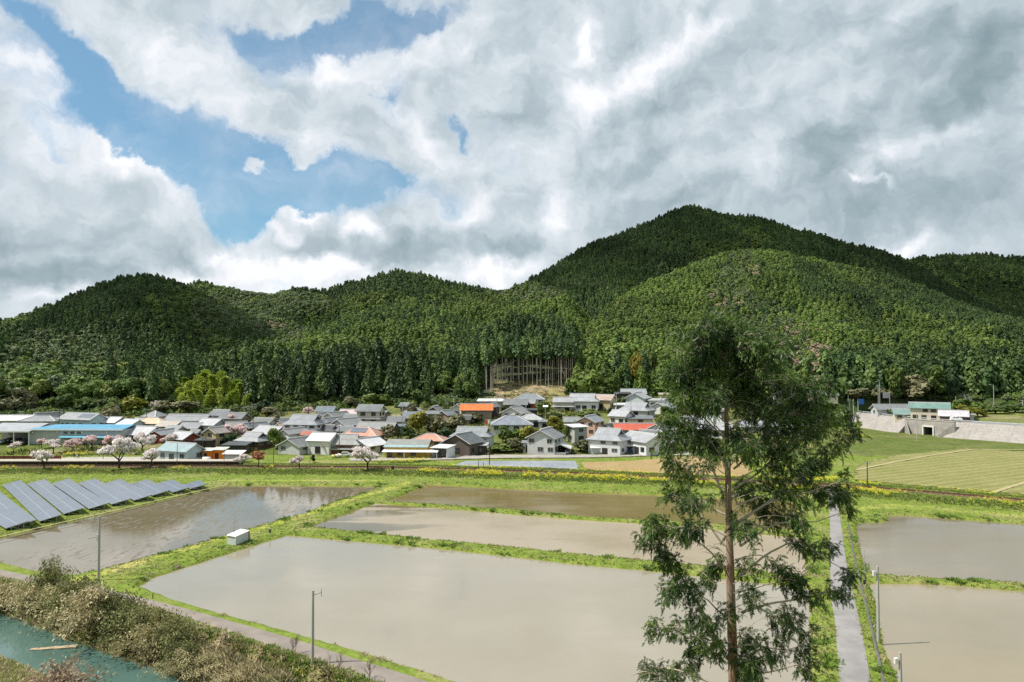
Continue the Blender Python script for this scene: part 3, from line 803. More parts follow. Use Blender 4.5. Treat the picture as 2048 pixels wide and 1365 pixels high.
# ================================================================== unseen cloud added overhead to shade the high mountain and the left hill
def build_shade_cloud():
    vs = []; fs = []; g = random.Random(9); b0 = 0; zc = 640.0; k = 1 / math.tan(SUN_EL)
    dx, dy = -math.sin(SUN_AZ) * k, -math.cos(SUN_AZ) * k          # how far a shadow falls per metre of height
    for X, Y, z, rx, ry in ((75, 690, 70, 70, 80), (150, 745, 110, 90, 85), (230, 780, 150, 90, 90), (320, 790, 170, 95, 100), (410, 790, 140, 95, 110), (500, 800, 110, 95, 120), (600, 860, 110, 110, 150), (700, 1000, 130, 120, 150), (820, 1060, 130, 130, 150), (-262, 452, 60, 42, 40), (-215, 470, 70, 48, 45), (-170, 500, 60, 45, 50)):
        cx_, cy_ = X - dx * (zc - z), Y - dy * (zc - z)
        v, f = ellipsoid([(cx_, cy_, zc + 18, rx, ry, 42)], 1.0, 22, 12)
        d = (v - np.array([cx_, cy_, zc + 18])); n_ = fbm(v[:, 0] * .02 + v[:, 2] * .03, v[:, 1] * .02, 77, 4)
        v = np.array([cx_, cy_, zc + 18]) + d * (0.75 + .5 * n_)[:, None]
        vs.append(v); fs.append(f + b0); b0 += len(v)
    m, nt, out = new_mat('shade_cloud_white'); pb = principled(nt, out, (.9, .9, .92), 1.0, 0.0); tr_ = N(nt, 'ShaderNodeBsdfTransparent'); mx_ = N(nt, 'ShaderNodeMixShader'); mx_.inputs[0].default_value = .55
    nt.links.new(pb.outputs[0], mx_.inputs[1]); nt.links.new(tr_.outputs[0], mx_.inputs[2]); nt.links.new(mx_.outputs[0], out.inputs['Surface'])
    o = mesh_np('shade_cloud', np.vstack(vs), np.vstack(fs), m, smooth=True); tag(o, kind='structure')
build_shade_cloud()
# ================================================================== FOREST
def leafm(name, cols, **k):
    n = len(cols); return leaf_mat(name, [(i / max(n - 1, 1), c) for i, c in enumerate(cols)], **k)
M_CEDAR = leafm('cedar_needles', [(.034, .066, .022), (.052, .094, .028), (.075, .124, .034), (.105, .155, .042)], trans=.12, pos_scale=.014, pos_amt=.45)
M_HINOKI = leafm('cypress_needles', [(.07, .12, .022), (.098, .155, .028), (.125, .185, .034), (.16, .208, .045)], trans=.15, pos_scale=.014, pos_amt=.4)
M_BROAD = leafm('broad_leaves', [(.085, .125, .05), (.12, .165, .07), (.16, .195, .095), (.12, .165, .05)], trans=.2, pos_scale=.03)
M_OAK = leafm('oak_leaves', [(.065, .12, .028), (.10, .16, .034), (.13, .19, .042), (.17, .205, .05)], trans=.18, pos_scale=.03)
M_PALE = leafm('pale_young_leaves', [(.26, .215, .13), (.31, .255, .17), (.33, .26, .19)], trans=.2)
M_BAMBOO = leafm('bamboo_leaves', [(.24, .33, .03), (.31, .39, .05), (.37, .42, .08)], trans=.3, pos_scale=.15, pos_amt=.25)
M_BARK = plain('bark', (.11, .085, .06), .9, .1, var=.4, scale=6)
M_PALEBARK = plain('pale_bark', (.40, .36, .30), .9, .1, var=.35, scale=5)
M_SHOOT = leafm('fresh_green_leaves', [(.085, .14, .02), (.11, .17, .028), (.14, .19, .04)], trans=.25, pos_scale=.3, pos_amt=.3)

def proto(name, vf, mats, midx=None):
    o = mesh_np(name, vf[0], vf[1], mats, midx, linkit=False); return o
def broad_blobs(h, r, seed, n=9):
    g = random.Random(seed); b = [(0, 0, h * .62, r * .8, r * .8, h * .3)]
    for i in range(n):
        a = g.uniform(0, 6.28); d = r * g.uniform(.35, .75); z = h * g.uniform(.42, .85); s = r * g.uniform(.3, .5) * (1.15 - .4 * (z / h))
        b.append((d * math.cos(a), d * math.sin(a), z, s * 1.1, s * 1.1, s * .75))
    return b
P_CEDAR = [proto('cedar', conifer_vf(10 + .5 * k, 2.7, 200, 10 + k, .42, .1, 1.25), [M_CEDAR]) for k in range(4)]
def dome(k, seed):
    bb = [(0, 0, 6.6, 2.2, 2.2, 3.0), (.5, .3, 4.6, 2.2, 2.2, 2.6), (-.4, -.3, 8.6, 1.3, 1.3, 1.6)]
    return join(leafcloud(bb, 210, 1.05, seed, up=.35, flat=.75), ellipsoid(bb, .8, 7, 5))
P_HINOKI = [proto('cypress', dome(k, 30 + k), [M_HINOKI]) for k in range(4)]
def bl(seed, h, r, n, size, mat):
    bb = broad_blobs(h, r, seed)
    return proto('broadleaf', join(leafcloud(bb, n, size, seed, up=.35, flat=.8), ellipsoid(bb, .72, 6, 4)), [mat])
P_BROAD = [bl(50 + k, 8 + k * .6, 3.1, 230, .95, M_BROAD) for k in range(3)]
P_OAK = [bl(60 + k, 8.5 + k * .6, 3.0, 230, .95, M_OAK) for k in range(3)]
P_PALE = [bl(70 + k, 7.5 + k * .7, 3.2, 260, .8, M_PALE) for k in range(2)]

def scatter_geo(name, protos_per_kind, pts, kind, rot, scl, label_kind='stuff'):
    """one object whose own geometry is repeated on points (plants nobody would count)"""
    me = bpy.data.meshes.new(name); me.vertices.add(len(pts)); me.vertices.foreach_set('co', np.asarray(pts, np.float32).ravel())
    for nm, arr, ty in (('pick', kind, 'INT'), ('turn', rot, 'FLOAT'), ('size', scl, 'FLOAT')):
        a = me.attributes.new(nm, ty, 'POINT'); a.data.foreach_set('value', np.asarray(arr, np.int32 if ty == 'INT' else np.float32))
    me.update()
    o = bpy.data.objects.new(name, me); link(o); tag(o, kind=label_kind)
    ng = bpy.data.node_groups.new(name, 'GeometryNodeTree')
    ng.interface.new_socket('Geometry', in_out='INPUT', socket_type='NodeSocketGeometry'); ng.interface.new_socket('Geometry', in_out='OUTPUT', socket_type='NodeSocketGeometry')
    gi = ng.nodes.new('NodeGroupInput'); go = ng.nodes.new('NodeGroupOutput'); jn = ng.nodes.new('GeometryNodeJoinGeometry')
    def attr(nm, ty):
        n = ng.nodes.new('GeometryNodeInputNamedAttribute'); n.data_type = ty; n.inputs['Name'].default_value = nm
        return [s for s in n.outputs if s.enabled and s.name == 'Attribute'][0]
    pick = attr('pick', 'INT'); turn = attr('turn', 'FLOAT'); size = attr('size', 'FLOAT')
    cx = ng.nodes.new('ShaderNodeCombineXYZ'); ng.links.new(turn, cx.inputs['Z'])
    for i, pr in enumerate(protos_per_kind):
        oi = ng.nodes.new('GeometryNodeObjectInfo'); oi.inputs['Object'].default_value = pr; oi.inputs['As Instance'].default_value = False
        cmp = ng.nodes.new('FunctionNodeCompare'); cmp.data_type = 'INT'; cmp.operation = 'EQUAL'
        ins = [s for s in cmp.inputs if s.enabled and s.type == 'INT']
        ng.links.new(pick, ins[0]); ins[1].default_value = i
        ip_ = ng.nodes.new('GeometryNodeInstanceOnPoints')
        ng.links.new(gi.outputs[0], ip_.inputs['Points']); ng.links.new(cmp.outputs[0], ip_.inputs['Selection'])
        ng.links.new(oi.outputs['Geometry'], ip_.inputs['Instance']); ng.links.new(cx.outputs[0], ip_.inputs['Rotation']); ng.links.new(size, ip_.inputs['Scale'])
        ng.links.new(ip_.outputs[0], jn.inputs[0])
    ng.links.new(jn.outputs[0], go.inputs[0])
    md = o.modifiers.new('scatter', 'NODES'); md.node_group = ng
    return o

def forest_points():
    pts = []
    for y0, y1, sp in ((285, 420, 2.2), (420, 640, 2.1), (640, 960, 2.6), (960, 1250, 3.8)):
        ys = np.arange(y0, y1, sp); xs = np.arange(-1.02 * y1 - 40, 1.02 * y1 + 40, sp)
        X, Y = np.meshgrid(xs, ys)
        X = X + NP.uniform(-.45, .45, X.shape) * sp; Y = Y + NP.uniform(-.45, .45, X.shape) * sp
        pts.append(np.stack([X.ravel(), Y.ravel(), np.full(X.size, sp)], 1))
    p = np.vstack(pts); X, Y, sp = p.T
    z, who = terr(X, Y)
    c = CX + FP * X / Y
    F = ip(FOOT, c)
    big = Y < F + 30 - 12 * (c > 1150); m = (who > 0) & (~big | (NP.random(len(X)) < .28)) & (c > -330) & (c < 2400) & (Y > F + 2 * (fbm(c * .05, c * 0, 3, 2) - .5))
    X, Y, z, who, c, sp = (a[m] for a in (X, Y, z, who, c, sp))
    # seen from the camera or from a step to its side: compare with the running horizon of each column
    e = (z + 13 - HC) / Y; ground_e = (z - HC) / Y
    o = np.argsort(Y); col = np.clip(((c + 340) / 14).astype(int), 0, 199); hor = np.full(200, -9.0); keep = np.zeros(len(X), bool)
    for i in o:
        k = col[i]
        if e[i] > hor[k] - 0.006: keep[i] = True
        ge = ground_e[i] + 6 / Y[i]
        if ge > hor[k]: hor[k] = ge
    return [a[keep] for a in (X, Y, z, who, c, sp)]
FX, FY, FZ, FW, FC, FSP = forest_points()
_, FPY = proj(FX, FY, FZ + 8)
# the logged clearing and house plots stay free
free = ((FC > 964) & (FC < 1150) & (FY < ip(FOOT, FC) + 50)) | ((FC > 10) & (FC < 130) & (proj(FX, FY, FZ)[1] > 812)) | ((FC > 340) & (FC < 495) & (FY < 318)) | ((FC > 1885) & (FY < 326))
n1 = fbm(FX * .02, FY * .02, 101, 3); rnd = NP.random(len(FX))
def near_px(cx, cy, rx, ry): return ((FC - cx) / rx) ** 2 + ((FPY - cy) / ry) ** 2 < 1 + .5 * (n1 - .5)
K_CEDAR, K_HIN, K_BROAD, K_OAK, K_PALE = range(5)
kindf = np.full(len(FX), K_HIN)
w = FW
kindf = np.where((w == 1), np.where(n1 + .2 * (rnd - .5) > .47, K_HIN, np.where(rnd < .7, K_CEDAR, K_HIN)), kindf)
kindf = np.where((w == 1) & (FPY > 700), np.where(rnd < .8, K_CEDAR, K_OAK), kindf)
kindf = np.where((w == 2), np.where(n1 + .2 * (rnd - .5) > .56, K_OAK, K_CEDAR), kindf)
kindf = np.where((w == 3), np.where(n1 + .3 * (rnd - .5) > .5, K_OAK, K_CEDAR), kindf)
kindf = np.where((w == 4), np.where((n1 + .2 * (rnd - .5) > .66), K_OAK, K_CEDAR), kindf)  # dark cedar puts part of the mountain's cloud shade into the foliage colour
kindf = np.where((w == 5), np.where(rnd < .72, K_HIN, np.where(rnd < .9, K_OAK, K_CEDAR)), kindf)
kindf = np.where((w == 5) & (FC > 1600 + (FPY - 560) * .25) & (n1 + .25 * (rnd - .5) < .56), K_CEDAR, kindf)
kindf = np.where((w == 6), np.where(rnd < .5, K_CEDAR, K_OAK), kindf)
for a in ((130, 700, 130, 60), (60, 745, 90, 40), (470, 610, 90, 38), (560, 655, 60, 20), (600, 600, 60, 22), (1060, 575, 75, 16), (1170, 556, 60, 9), (330, 545, 1, 1), (1120, 690, 40, 18)):
    m = near_px(*a) & (rnd < .8); kindf[m] = K_BROAD
belt = np.abs(FC - np.interp(FPY, [490, 560, 620, 680, 760], [1490, 1455, 1490, 1570, 1640])) < np.interp(FPY, [490, 560, 620, 680, 760], [20, 35, 70, 80, 40])
kindf[(w == 5) & belt & (rnd < .62)] = K_BROAD
kindf[(w == 5) & near_px(1500, 620, 90, 35) & (rnd < .55)] = K_BROAD
kindf[near_px(1640, 690, 25, 18) | near_px(1645, 735, 24, 30) | near_px(1580, 720, 24, 10) | (near_px(1425, 570, 16, 10) | near_px(1510, 530, 14, 10) | near_px(1455, 590, 40, 8)) & (rnd < .6)] = K_PALE
kindf[near_px(1590, 660, 50, 30) & (rnd < .4)] = K_PALE
kindf[near_px(530, 640, 40, 8) & (rnd < .4)] = K_PALE
kindf[near_px(110, 740, 25, 8) & (rnd < .6)] = K_PALE
kindf[(w >= 1) & (FC < 330) & (FPY > 720) & (rnd < .55)] = K_OAK
kindf[(w == 5) & (FC > 1640) & (FPY > 690) & (rnd < .85)] = K_CEDAR; _fd = FY - ip(FOOT, FC); _bg = 30 - 12 * (FC > 1150); edge_h = np.where(_fd < _bg, np.where(kindf == K_CEDAR, 2.0, 1.75), np.where(_fd < _bg + 25, 1.45, np.where(_fd < _bg + 60, 1.15, 1.0)))  # cedars here put the shade at the right forest foot into foliage colour
NP2 = np.random.default_rng(3)
FSC = ((NP.uniform(.68, 1.28, len(FX)) * (.85 + .4 * fbm(FX * .05, FY * .05, 177, 2))) * np.interp(FSP, [2.1, 2.6, 3.8], [.55, .67, .95])) * edge_h
nearest = np.zeros(len(FX), bool)
LISTS = {K_CEDAR: P_CEDAR, K_HIN: P_HINOKI, K_BROAD: P_BROAD, K_OAK: P_OAK, K_PALE: P_PALE}
N_SINGLE = {K_CEDAR: 210, K_HIN: 60, K_BROAD: 70, K_OAK: 110, K_PALE: 30}
STUFF = {K_CEDAR: 'cedar_forest', K_HIN: 'cypress_forest', K_BROAD: 'pale_broadleaf_forest', K_OAK: 'green_broadleaf_forest', K_PALE: 'young_leaf_forest'}
dist = np.hypot(FX, FY)
SINGLES = {}
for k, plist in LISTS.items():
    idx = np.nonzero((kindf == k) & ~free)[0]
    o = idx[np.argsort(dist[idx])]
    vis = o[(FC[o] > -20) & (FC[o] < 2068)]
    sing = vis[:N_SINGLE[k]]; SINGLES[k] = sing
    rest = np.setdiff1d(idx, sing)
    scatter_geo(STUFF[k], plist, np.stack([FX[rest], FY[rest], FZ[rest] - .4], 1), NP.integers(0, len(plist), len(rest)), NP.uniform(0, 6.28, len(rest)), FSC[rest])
print('FOREST', len(FX), {STUFF[k]: int((kindf == k).sum()) for k in LISTS})

# ---- trees of the forest edge, each one a thing of its own
def tree_thing(name, crown_me, trunk_me, trunk_name='trunk'):
    root = empty(name)
    for nm, me in ((trunk_name, trunk_me), ('crown', crown_me)):
        o = bpy.data.objects.new(nm, me); link(o, root)
    return root
def trunk_mesh(h, r, mat, lean=0.0, seed=0):
    g = random.Random(seed); b = MB()
    b.tube([(0, 0, -.6), (lean * .3, 0, h * .35), (lean, g.uniform(-.1, .1), h)], [r * 1.2, r, r * .4], 6)
    return b.build('trunk', [mat], linkit=False).data
def zone(c):
    for x, t in ((120, 'at the far left end of the village'), (345, 'behind the blue roofed factory'), (495, 'beside the bamboo grove'), (640, 'above the copper leaved tree'), (780, 'behind the tall two storey houses'), (960, 'left of the logged clearing'), (1145, 'around the logged clearing'), (1340, 'above the upper houses'), (1560, 'behind the tall near cypress'), (1720, 'left of the highway signs'), (1900, 'behind the green roofed house'), (9999, 'at the far right by the lookout hut')):
        if c < x: return t
KN = {K_CEDAR: ('cedar_tree', 'dark green cedar', 'cedar', M_CEDAR), K_HIN: ('cypress_tree', 'olive green cypress', 'cypress', M_HINOKI), K_BROAD: ('broadleaf_tree', 'pale grey green broadleaf tree', 'tree', M_BROAD),
      K_OAK: ('oak_tree', 'mid green rounded oak', 'tree', M_OAK), K_PALE: ('young_leaf_tree', 'pinkish tan tree in young leaf', 'tree', M_PALE)}
TRUNK = trunk_mesh(6.0, .28, M_BARK)
CROWN_HI = {}
for k in LISTS:
    if k in (K_CEDAR, K_HIN):
        CROWN_HI[k] = [proto('crown', conifer_vf((11 if k == K_CEDAR else 9.5) + .7 * j, 2.75 if k == K_CEDAR else 2.6, 620, 200 + 10 * k + j, .72 if k == K_CEDAR else .45, .06, .85), [KN[k][3]]).data for j in range(4)]
    else:
        CROWN_HI[k] = [proto('crown', join(leafcloud(broad_blobs(8.5 + .6 * j, 3.1, 300 + 10 * k + j, 12), 800, .5, 300 + 10 * k + j, up=.3), ellipsoid(broad_blobs(8.5 + .6 * j, 3.1, 300 + 10 * k + j, 12), .66, 6, 4)), [KN[k][3]]).data for j in range(3)]
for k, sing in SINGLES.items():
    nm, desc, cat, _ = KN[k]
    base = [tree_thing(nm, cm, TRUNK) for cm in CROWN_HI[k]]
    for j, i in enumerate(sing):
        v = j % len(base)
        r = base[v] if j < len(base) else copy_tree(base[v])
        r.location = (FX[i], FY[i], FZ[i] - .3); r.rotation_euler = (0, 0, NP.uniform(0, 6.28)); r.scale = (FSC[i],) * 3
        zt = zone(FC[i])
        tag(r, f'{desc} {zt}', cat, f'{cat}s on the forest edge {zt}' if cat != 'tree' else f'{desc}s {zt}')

# ---- undergrowth along the foot of the forest
_c = NP.uniform(-60, 2110, 2600); _F = ip(FOOT, _c); _Y = _F + NP.uniform(-13, 7, len(_c)) * 1.0; _X = (_c - CX) / FP * _Y
_k = (fbm(_X * .06, _Y * .06, 140, 2) > .36) & ~((_c > 985) & (_c < 1140)); _X, _Y = _X[_k], _Y[_k]
def low(seed, mat): 
    bb = [(math.cos(a) * .8, math.sin(a) * .8, .5 + .4 * ((a * 3) % 1), .8, .8, .7) for a in (0.3, 2.2, 4.4)] + [(0, 0, 1.1, .9, .9, .8)]
    return proto('undergrowth', join(leafcloud(bb, 220, .5, seed, up=.3), ellipsoid(bb, .7, 6, 4)), [mat])
scatter_geo('undergrowth', [low(1, M_OAK), low(2, M_SHOOT), low(3, M_BROAD), low(4, M_CEDAR)], np.stack([_X, _Y, tz(_X, _Y) - .1], 1), NP.choice(4, len(_X), p=[.4, .2, .2, .2]), NP.uniform(0, 6.28, len(_X)), NP.uniform(.5, 1.5, len(_X)))
# ================================================================== VILLAGE
M_FRAME = plain('window_frame', (.30, .29, .28), .5, .4, var=.1)
M_DARKFRAME = plain('dark_window_frame', (.05, .045, .04), .5, .4, var=.1)
def glass():
    m, nt, out = new_mat('window_glass'); n = noise(nt, coords(nt), .7, 2)
    principled(nt, out, mixc(nt, mrange(nt, n, .4, .6), (.02, .025, .03), (.07, .08, .085)), .08, .6); return m
M_GLASS = glass()
M_SHADE = plain('dark_interior', (.035, .032, .03), .9, .1)
M_WOOD = plain('weathered_wood', (.10, .065, .04), .85, .15, var=.35, scale=3)
M_MORTAR = plain('ridge_mortar', (.50, .50, .50), .7, .3, var=.15)
M_PVC = plain('white_trim', (.72, .72, .70), .5, .4, var=.08)
M_CONC = plain('concrete', (.38, .36, .33), .9, .15, var=.2, scale=.8)
M_STEEL = plain('galvanised_steel', (.42, .43, .44), .45, .5, .6, var=.12)
M_DARK = plain('dark_steel', (.045, .045, .048), .6, .3, var=.2)
def solar_mat():
    m, nt, out = new_mat('solar_cells'); co = coords(nt, 'UV')
    w1 = N(nt, 'ShaderNodeTexBrick'); w1.offset = 0; w1.inputs['Scale'].default_value = 1.0; w1.inputs['Mortar Size'].default_value = .035; w1.inputs['Brick Width'].default_value = 1.0; w1.inputs['Row Height'].default_value = 1.65
    w1.inputs['Color1'].default_value = (.11, .13, .165, 1); w1.inputs['Color2'].default_value = (.13, .15, .185, 1); w1.inputs['Mortar'].default_value = (.33, .36, .40, 1); w1.inputs['Mortar Smooth'].default_value = .1
    nt.links.new(co, w1.inputs['Vector'])
    principled(nt, out, w1.outputs['Color'], .22, .7); return m
M_SOLAR = solar_mat()
GREY, LGREY, DGREY, BLUEG = (.155, .168, .18), (.25, .26, .275), (.07, .075, .08), (.155, .19, .22)
WHITE_R, TEAL_R, GREEN_R, ORANGE, RED, SALMON, BROWN_R = (.62, .62, .64), (.24, .33, .35), (.13, .24, .21), (.62, .155, .03), (.48, .10, .06), (.52, .27, .19), (.33, .23, .18)
WHITE, CREAM, TAN, PALE, DARKW, BRICK, TEALW, YEL, BRN = (.70, .69, .66), (.60, .55, .42), (.42, .34, .20), (.48, .49, .48), (.075, .06, .05), (.24, .06, .04), (.46, .56, .55), (.58, .40, .08), (.28, .22, .16)

def roof_part(name, L_, W_, h, rise, oh, kind, mat, parent, z0=0.0, thick=.22, ridge=True):
    """roof over a plan L_ x W_ (ridge along x) whose eaves stand at height h"""
    b = MB(); hl, hw = L_ / 2 + oh, W_ / 2 + oh; ze = h - oh * rise / (W_ / 2); zr = h + rise
    if kind == 'gable':
        b.slab([(-hl, -hw, ze), (hl, -hw, ze), (hl, 0, zr), (-hl, 0, zr)], thick, 0, 1)
        b.slab([(hl, hw, ze), (-hl, hw, ze), (-hl, 0, zr), (hl, 0, zr)], thick, 0, 1)
        rl = hl
    elif kind in ('hip', 'irimoya'):
        k = 1.0 if kind == 'hip' else .5
        zi = ze + (zr - ze) * k; ix = max(hl - hw * k, .4); iy = hw * (1 - k)
        o_ = [(-hl, -hw, ze), (hl, -hw, ze), (hl, hw, ze), (-hl, hw, ze)]; i_ = [(-ix, -iy, zi), (ix, -iy, zi), (ix, iy, zi), (-ix, iy, zi)]
        if kind == 'hip':
            i_ = [(-ix, 0, zr), (ix, 0, zr), (ix, 0, zr), (-ix, 0, zr)]
            b.slab([o_[0], o_[1], i_[1], i_[0]], thick, 0, 1); b.slab([o_[2], o_[3], i_[3], i_[2]], thick, 0, 1)
            lo = lambda p: (p[0], p[1], p[2] - thick)
            b.add([o_[1], o_[2], i_[1], lo(o_[1]), lo(o_[2])], [(0, 1, 2), (0, 3, 4, 1)], 0); b.add([o_[3], o_[0], i_[0], lo(o_[3]), lo(o_[0])], [(0, 1, 2), (0, 3, 4, 1)], 0)
        else:
            for k0 in range(4): b.slab([o_[k0], o_[(k0 + 1) % 4], i_[(k0 + 1) % 4], i_[k0]], thick, 0, 1)
            gx = ix + .35
            b.slab([(-gx, -iy - .12, zi - .02), (gx, -iy - .12, zi - .02), (gx, 0, zr), (-gx, 0, zr)], thick, 0, 1)
            b.slab([(gx, iy + .12, zi - .02), (-gx, iy + .12, zi - .02), (-gx, 0, zr), (gx, 0, zr)], thick, 0, 1)
            for s in (-1, 1): b.add([(s * ix, -iy, zi), (s * ix, iy, zi), (s * ix, 0, zr - .25)], [(0, 1, 2)], 2)
            ix = gx
        rl = ix
    elif kind == 'shed':
        zr2 = h + rise
        b.slab([(-hl, -hw, h), (hl, -hw, h), (hl, hw, zr2), (-hl, hw, zr2)], thick, 0, 1); ridge = False; rl = hl; zr = zr2
    o = b.build(name, [mat, M_MORTAR if kind != 'shed' else mat, M_WOOD], parent)
    o.location.z = z0
    if ridge:
        r = MB().box(-rl - .02, rl + .02, -.2, .2, zr - .1, zr + .24, 0)
        if kind == 'irimoya' or kind == 'gable':
            pass
        if kind == 'hip':
            for sx in (-1, 1):
                for sy in (-1, 1): r.bar((sx * rl, 0, zr), (sx * hl, sy * hw, ze + .05), .3, .2)
        r.build('ridge_cap', [M_MORTAR], o)
    return o

def window(parent, cx, cy, z, n, w, h, frame, name='window', glass_m=None):
    """n = outward axis (nx, ny); frame box standing proud with the pane set inside"""
    nx, ny = n; tx, ty = -ny, nx; b = MB()
    def bx(a0, a1, d0, d1, z0, z1, m):
        p = [(cx + tx * a + nx * d, cy + ty * a + ny * d) for a, d in ((a0, d0), (a1, d0), (a1, d1), (a0, d1))]
        v = [(x, y, z0) for x, y in p] + [(x, y, z1) for x, y in p]
        b.add(v, [(0, 3, 2, 1), (4, 5, 6, 7), (0, 1, 5, 4), (1, 2, 6, 5), (2, 3, 7, 6), (3, 0, 4, 7)], m)
    f = .09
    bx(-w / 2, w / 2, -.02, .10, z, z + f, 0); bx(-w / 2, w / 2, -.02, .10, z + h - f, z + h, 0)
    bx(-w / 2, -w / 2 + f, -.02, .09, z + f, z + h - f, 0); bx(w / 2 - f, w / 2, -.02, .09, z + f, z + h - f, 0); bx(-.04, .04, -.02, .085, z + f, z + h - f, 0)
    o = b.build(name, [frame], parent)
    b = MB(); bx(-w / 2 + f, w / 2 - f, -.02, .05, z + f, z + h - f, 0); b.build('pane', [glass_m or M_GLASS], o)
    return o

USED_H = []
def house(x0, x1, ty, by, phi, st, rk, rc, wc, label, cat='house', name='village_house', W=None, door=True, dark=False, skirt=None, solar=None, gloss=.42, group=None, oh=.65, zoff=0.0, winr=1.0, dy=0.0, gable_c=None, opening=None, tile=True):
    cx = (x0 + x1) / 2; k_ = 1.16 if x1 - x0 > 70 else 1.36; x0, x1 = cx + (x0 - cx) * k_, cx + (x1 - cx) * k_; p = S(cx, by); Y = p.y + dy
    rx, _ = ray(cx, by); X = rx * Y; zb = tz1(X, Y) + zoff
    wm = (x1 - x0) * Y / FP; H = max((P(cx, ty, Y).z - zb) * 1.08, 3.0)
    ph = abs(phi) % 180; c_, s_ = abs(math.cos(R(phi))), abs(math.sin(R(phi)))
    if ph < 52 or ph > 128:
        W = W or min(6.5, wm * .62); Lh = (wm - (W + 2 * oh) * s_) / max(c_, .3) - 2 * oh
        if Lh < W * .8: W = W * .72; Lh = max((wm - (W + 2 * oh) * s_) / max(c_, .3) - 2 * oh, W * .9)
    else:
        Lh = W or 8.0; W = (wm - (Lh + 2 * oh) * c_) / s_ - 2 * oh
        if W < 3.2: Lh = 4.5; W = max((wm - (Lh + 2 * oh) * c_) / s_ - 2 * oh, 2.8)
    rise = {'gable': .25, 'hip': .27, 'irimoya': .33, 'shed': .10}[rk] * W
    rise = min(rise, H * .45)
    h = min(max(H - rise, 2.3), 3.1 * st + .9)
    root = empty(name, (X, Y, zb), R(phi)); tag(root, label, cat, group)
    wm_ = wall_mat(wc); b = MB(); hl, hw = Lh / 2, W / 2
    if rk == 'gable' or rk == 'shed':
        zz = h + rise if rk == 'gable' else None
        if rk == 'gable':
            v = [(-hl, -hw, -1.5), (hl, -hw, -1.5), (hl, hw, -1.5), (-hl, hw, -1.5), (-hl, -hw, h - .05), (hl, -hw, h - .05), (hl, hw, h - .05), (-hl, hw, h - .05), (-hl, 0, zz - .2), (hl, 0, zz - .2)]
            b.add(v, [(0, 3, 2, 1), (0, 1, 5, 4), (2, 3, 7, 6), (1, 2, 6, 9, 5), (3, 0, 4, 8, 7)], 0)
        else:
            v = [(-hl, -hw, -1.5), (hl, -hw, -1.5), (hl, hw, -1.5), (-hl, hw, -1.5), (-hl, -hw, h - .1), (hl, -hw, h - .1), (hl, hw, h + rise - .1), (-hl, hw, h + rise - .1)]
            b.add(v, [(0, 3, 2, 1), (4, 5, 6, 7), (0, 1, 5, 4), (1, 2, 6, 5), (2, 3, 7, 6), (3, 0, 4, 7)], 0)
    else: b.box(-hl, hl, -hw, hw, -1.5, h, 0)
    b.build('wall', [wm_], root)
    rmat = roof_mat(rc, gloss, tile)
    ro = roof_part('roof', Lh, W, h, rise, oh, rk, rmat, root)
    if solar:
        q = MB(); a0, a1 = -hl * solar[0], hl * solar[1]; y0, y1 = -hw * .75, -hw * .18; k = rise / hw; zz = lambda y: h + rise + y * k + .05
        q.slab([(a0, y0, zz(y0)), (a1, y0, zz(y0)), (a1, y1, zz(y1)), (a0, y1, zz(y1))], -.08, 0); so_ = q.build('solar_panel', [M_SOLAR], root); add_uv(so_, 1.0)
    two = st >= 2 and h > 4.2
    sk = skirt if skirt is not None else two
    f1 = min(2.75, h * .5)
    if sk:
        ww = 1.15; b = MB(); ze = f1 - .25
        o_ = [(-hl - ww, -hw - ww, ze), (hl + ww, -hw - ww, ze), (hl + ww, hw + ww, ze), (-hl - ww, hw + ww, ze)]; i_ = [(-hl, -hw, ze + .5), (hl, -hw, ze + .5), (hl, hw, ze + .5), (-hl, hw, ze + .5)]
        for k in range(4): b.slab([o_[k], o_[(k + 1) % 4], i_[(k + 1) % 4], i_[k]], .15, 0, 1)
        b.build('lower_roof', [rmat, M_MORTAR], root)
    # openings on the sides that look towards the valley
    fr = M_DARKFRAME if dark else M_FRAME
    doordone = not door
    for nx, ny, ln, off in ((0, -1, Lh, hw), (0, 1, Lh, hw), (1, 0, W, hl), (-1, 0, W, hl)):
        wx = nx * math.cos(R(phi)) - ny * math.sin(R(phi)); wy = nx * math.sin(R(phi)) + ny * math.cos(R(phi))
        if wx * -X + wy * -Y < .28 * math.hypot(X, Y): continue
        n = max(1, int(ln / 2.7 * winr)) if winr > 0 else 0
        for fl in range(2 if two else 1):
            zw = (f1 + .75 if two else 0) if fl else .85
            hh = min(1.25, (h - zw - .45))
            if fl == 0: hh = min(1.35, (f1 if two else h) - zw - .35)
            if hh < .4: continue
            for i in range(n):
                t = (i + .5) / n - .5 + RNG.uniform(-.03, .03)
                if fl == 0 and not doordone and i == n // 2:
                    doordone = True
                    window(root, nx * off - ny * t * ln, ny * off + nx * t * ln, .05, (nx, ny), min(1.7, ln / n * .8), min(2.0, (f1 if two else h) - .45), M_DARKFRAME, 'door', M_SHADE if RNG.random() < .5 else M_GLASS); continue
                if RNG.random() < .12: continue
                window(root, nx * off - ny * t * ln, ny * off + nx * t * ln, zw, (nx, ny), min(1.75, ln / n * .72) * RNG.uniform(.85, 1.05), hh, fr)
    return root, Lh, W, h, rise, (X, Y, zb)

def add_uv(o, scale):
    """planar UV in metres on every face, from the face's own first edge"""
    me = o.data; uv = me.uv_layers.new(name='uv')
    for p in me.polygons:
        vs = [me.vertices[i].co for i in p.vertices]; ex = (vs[1] - vs[0]).normalized(); n = p.normal; ey = n.cross(ex)
        for li, vi in zip(p.loop_indices, p.vertices):
            d = me.vertices[vi].co - vs[0]; uv.data[li].uv = (d.dot(ex) * scale, d.dot(ey) * scale)

H_ = house
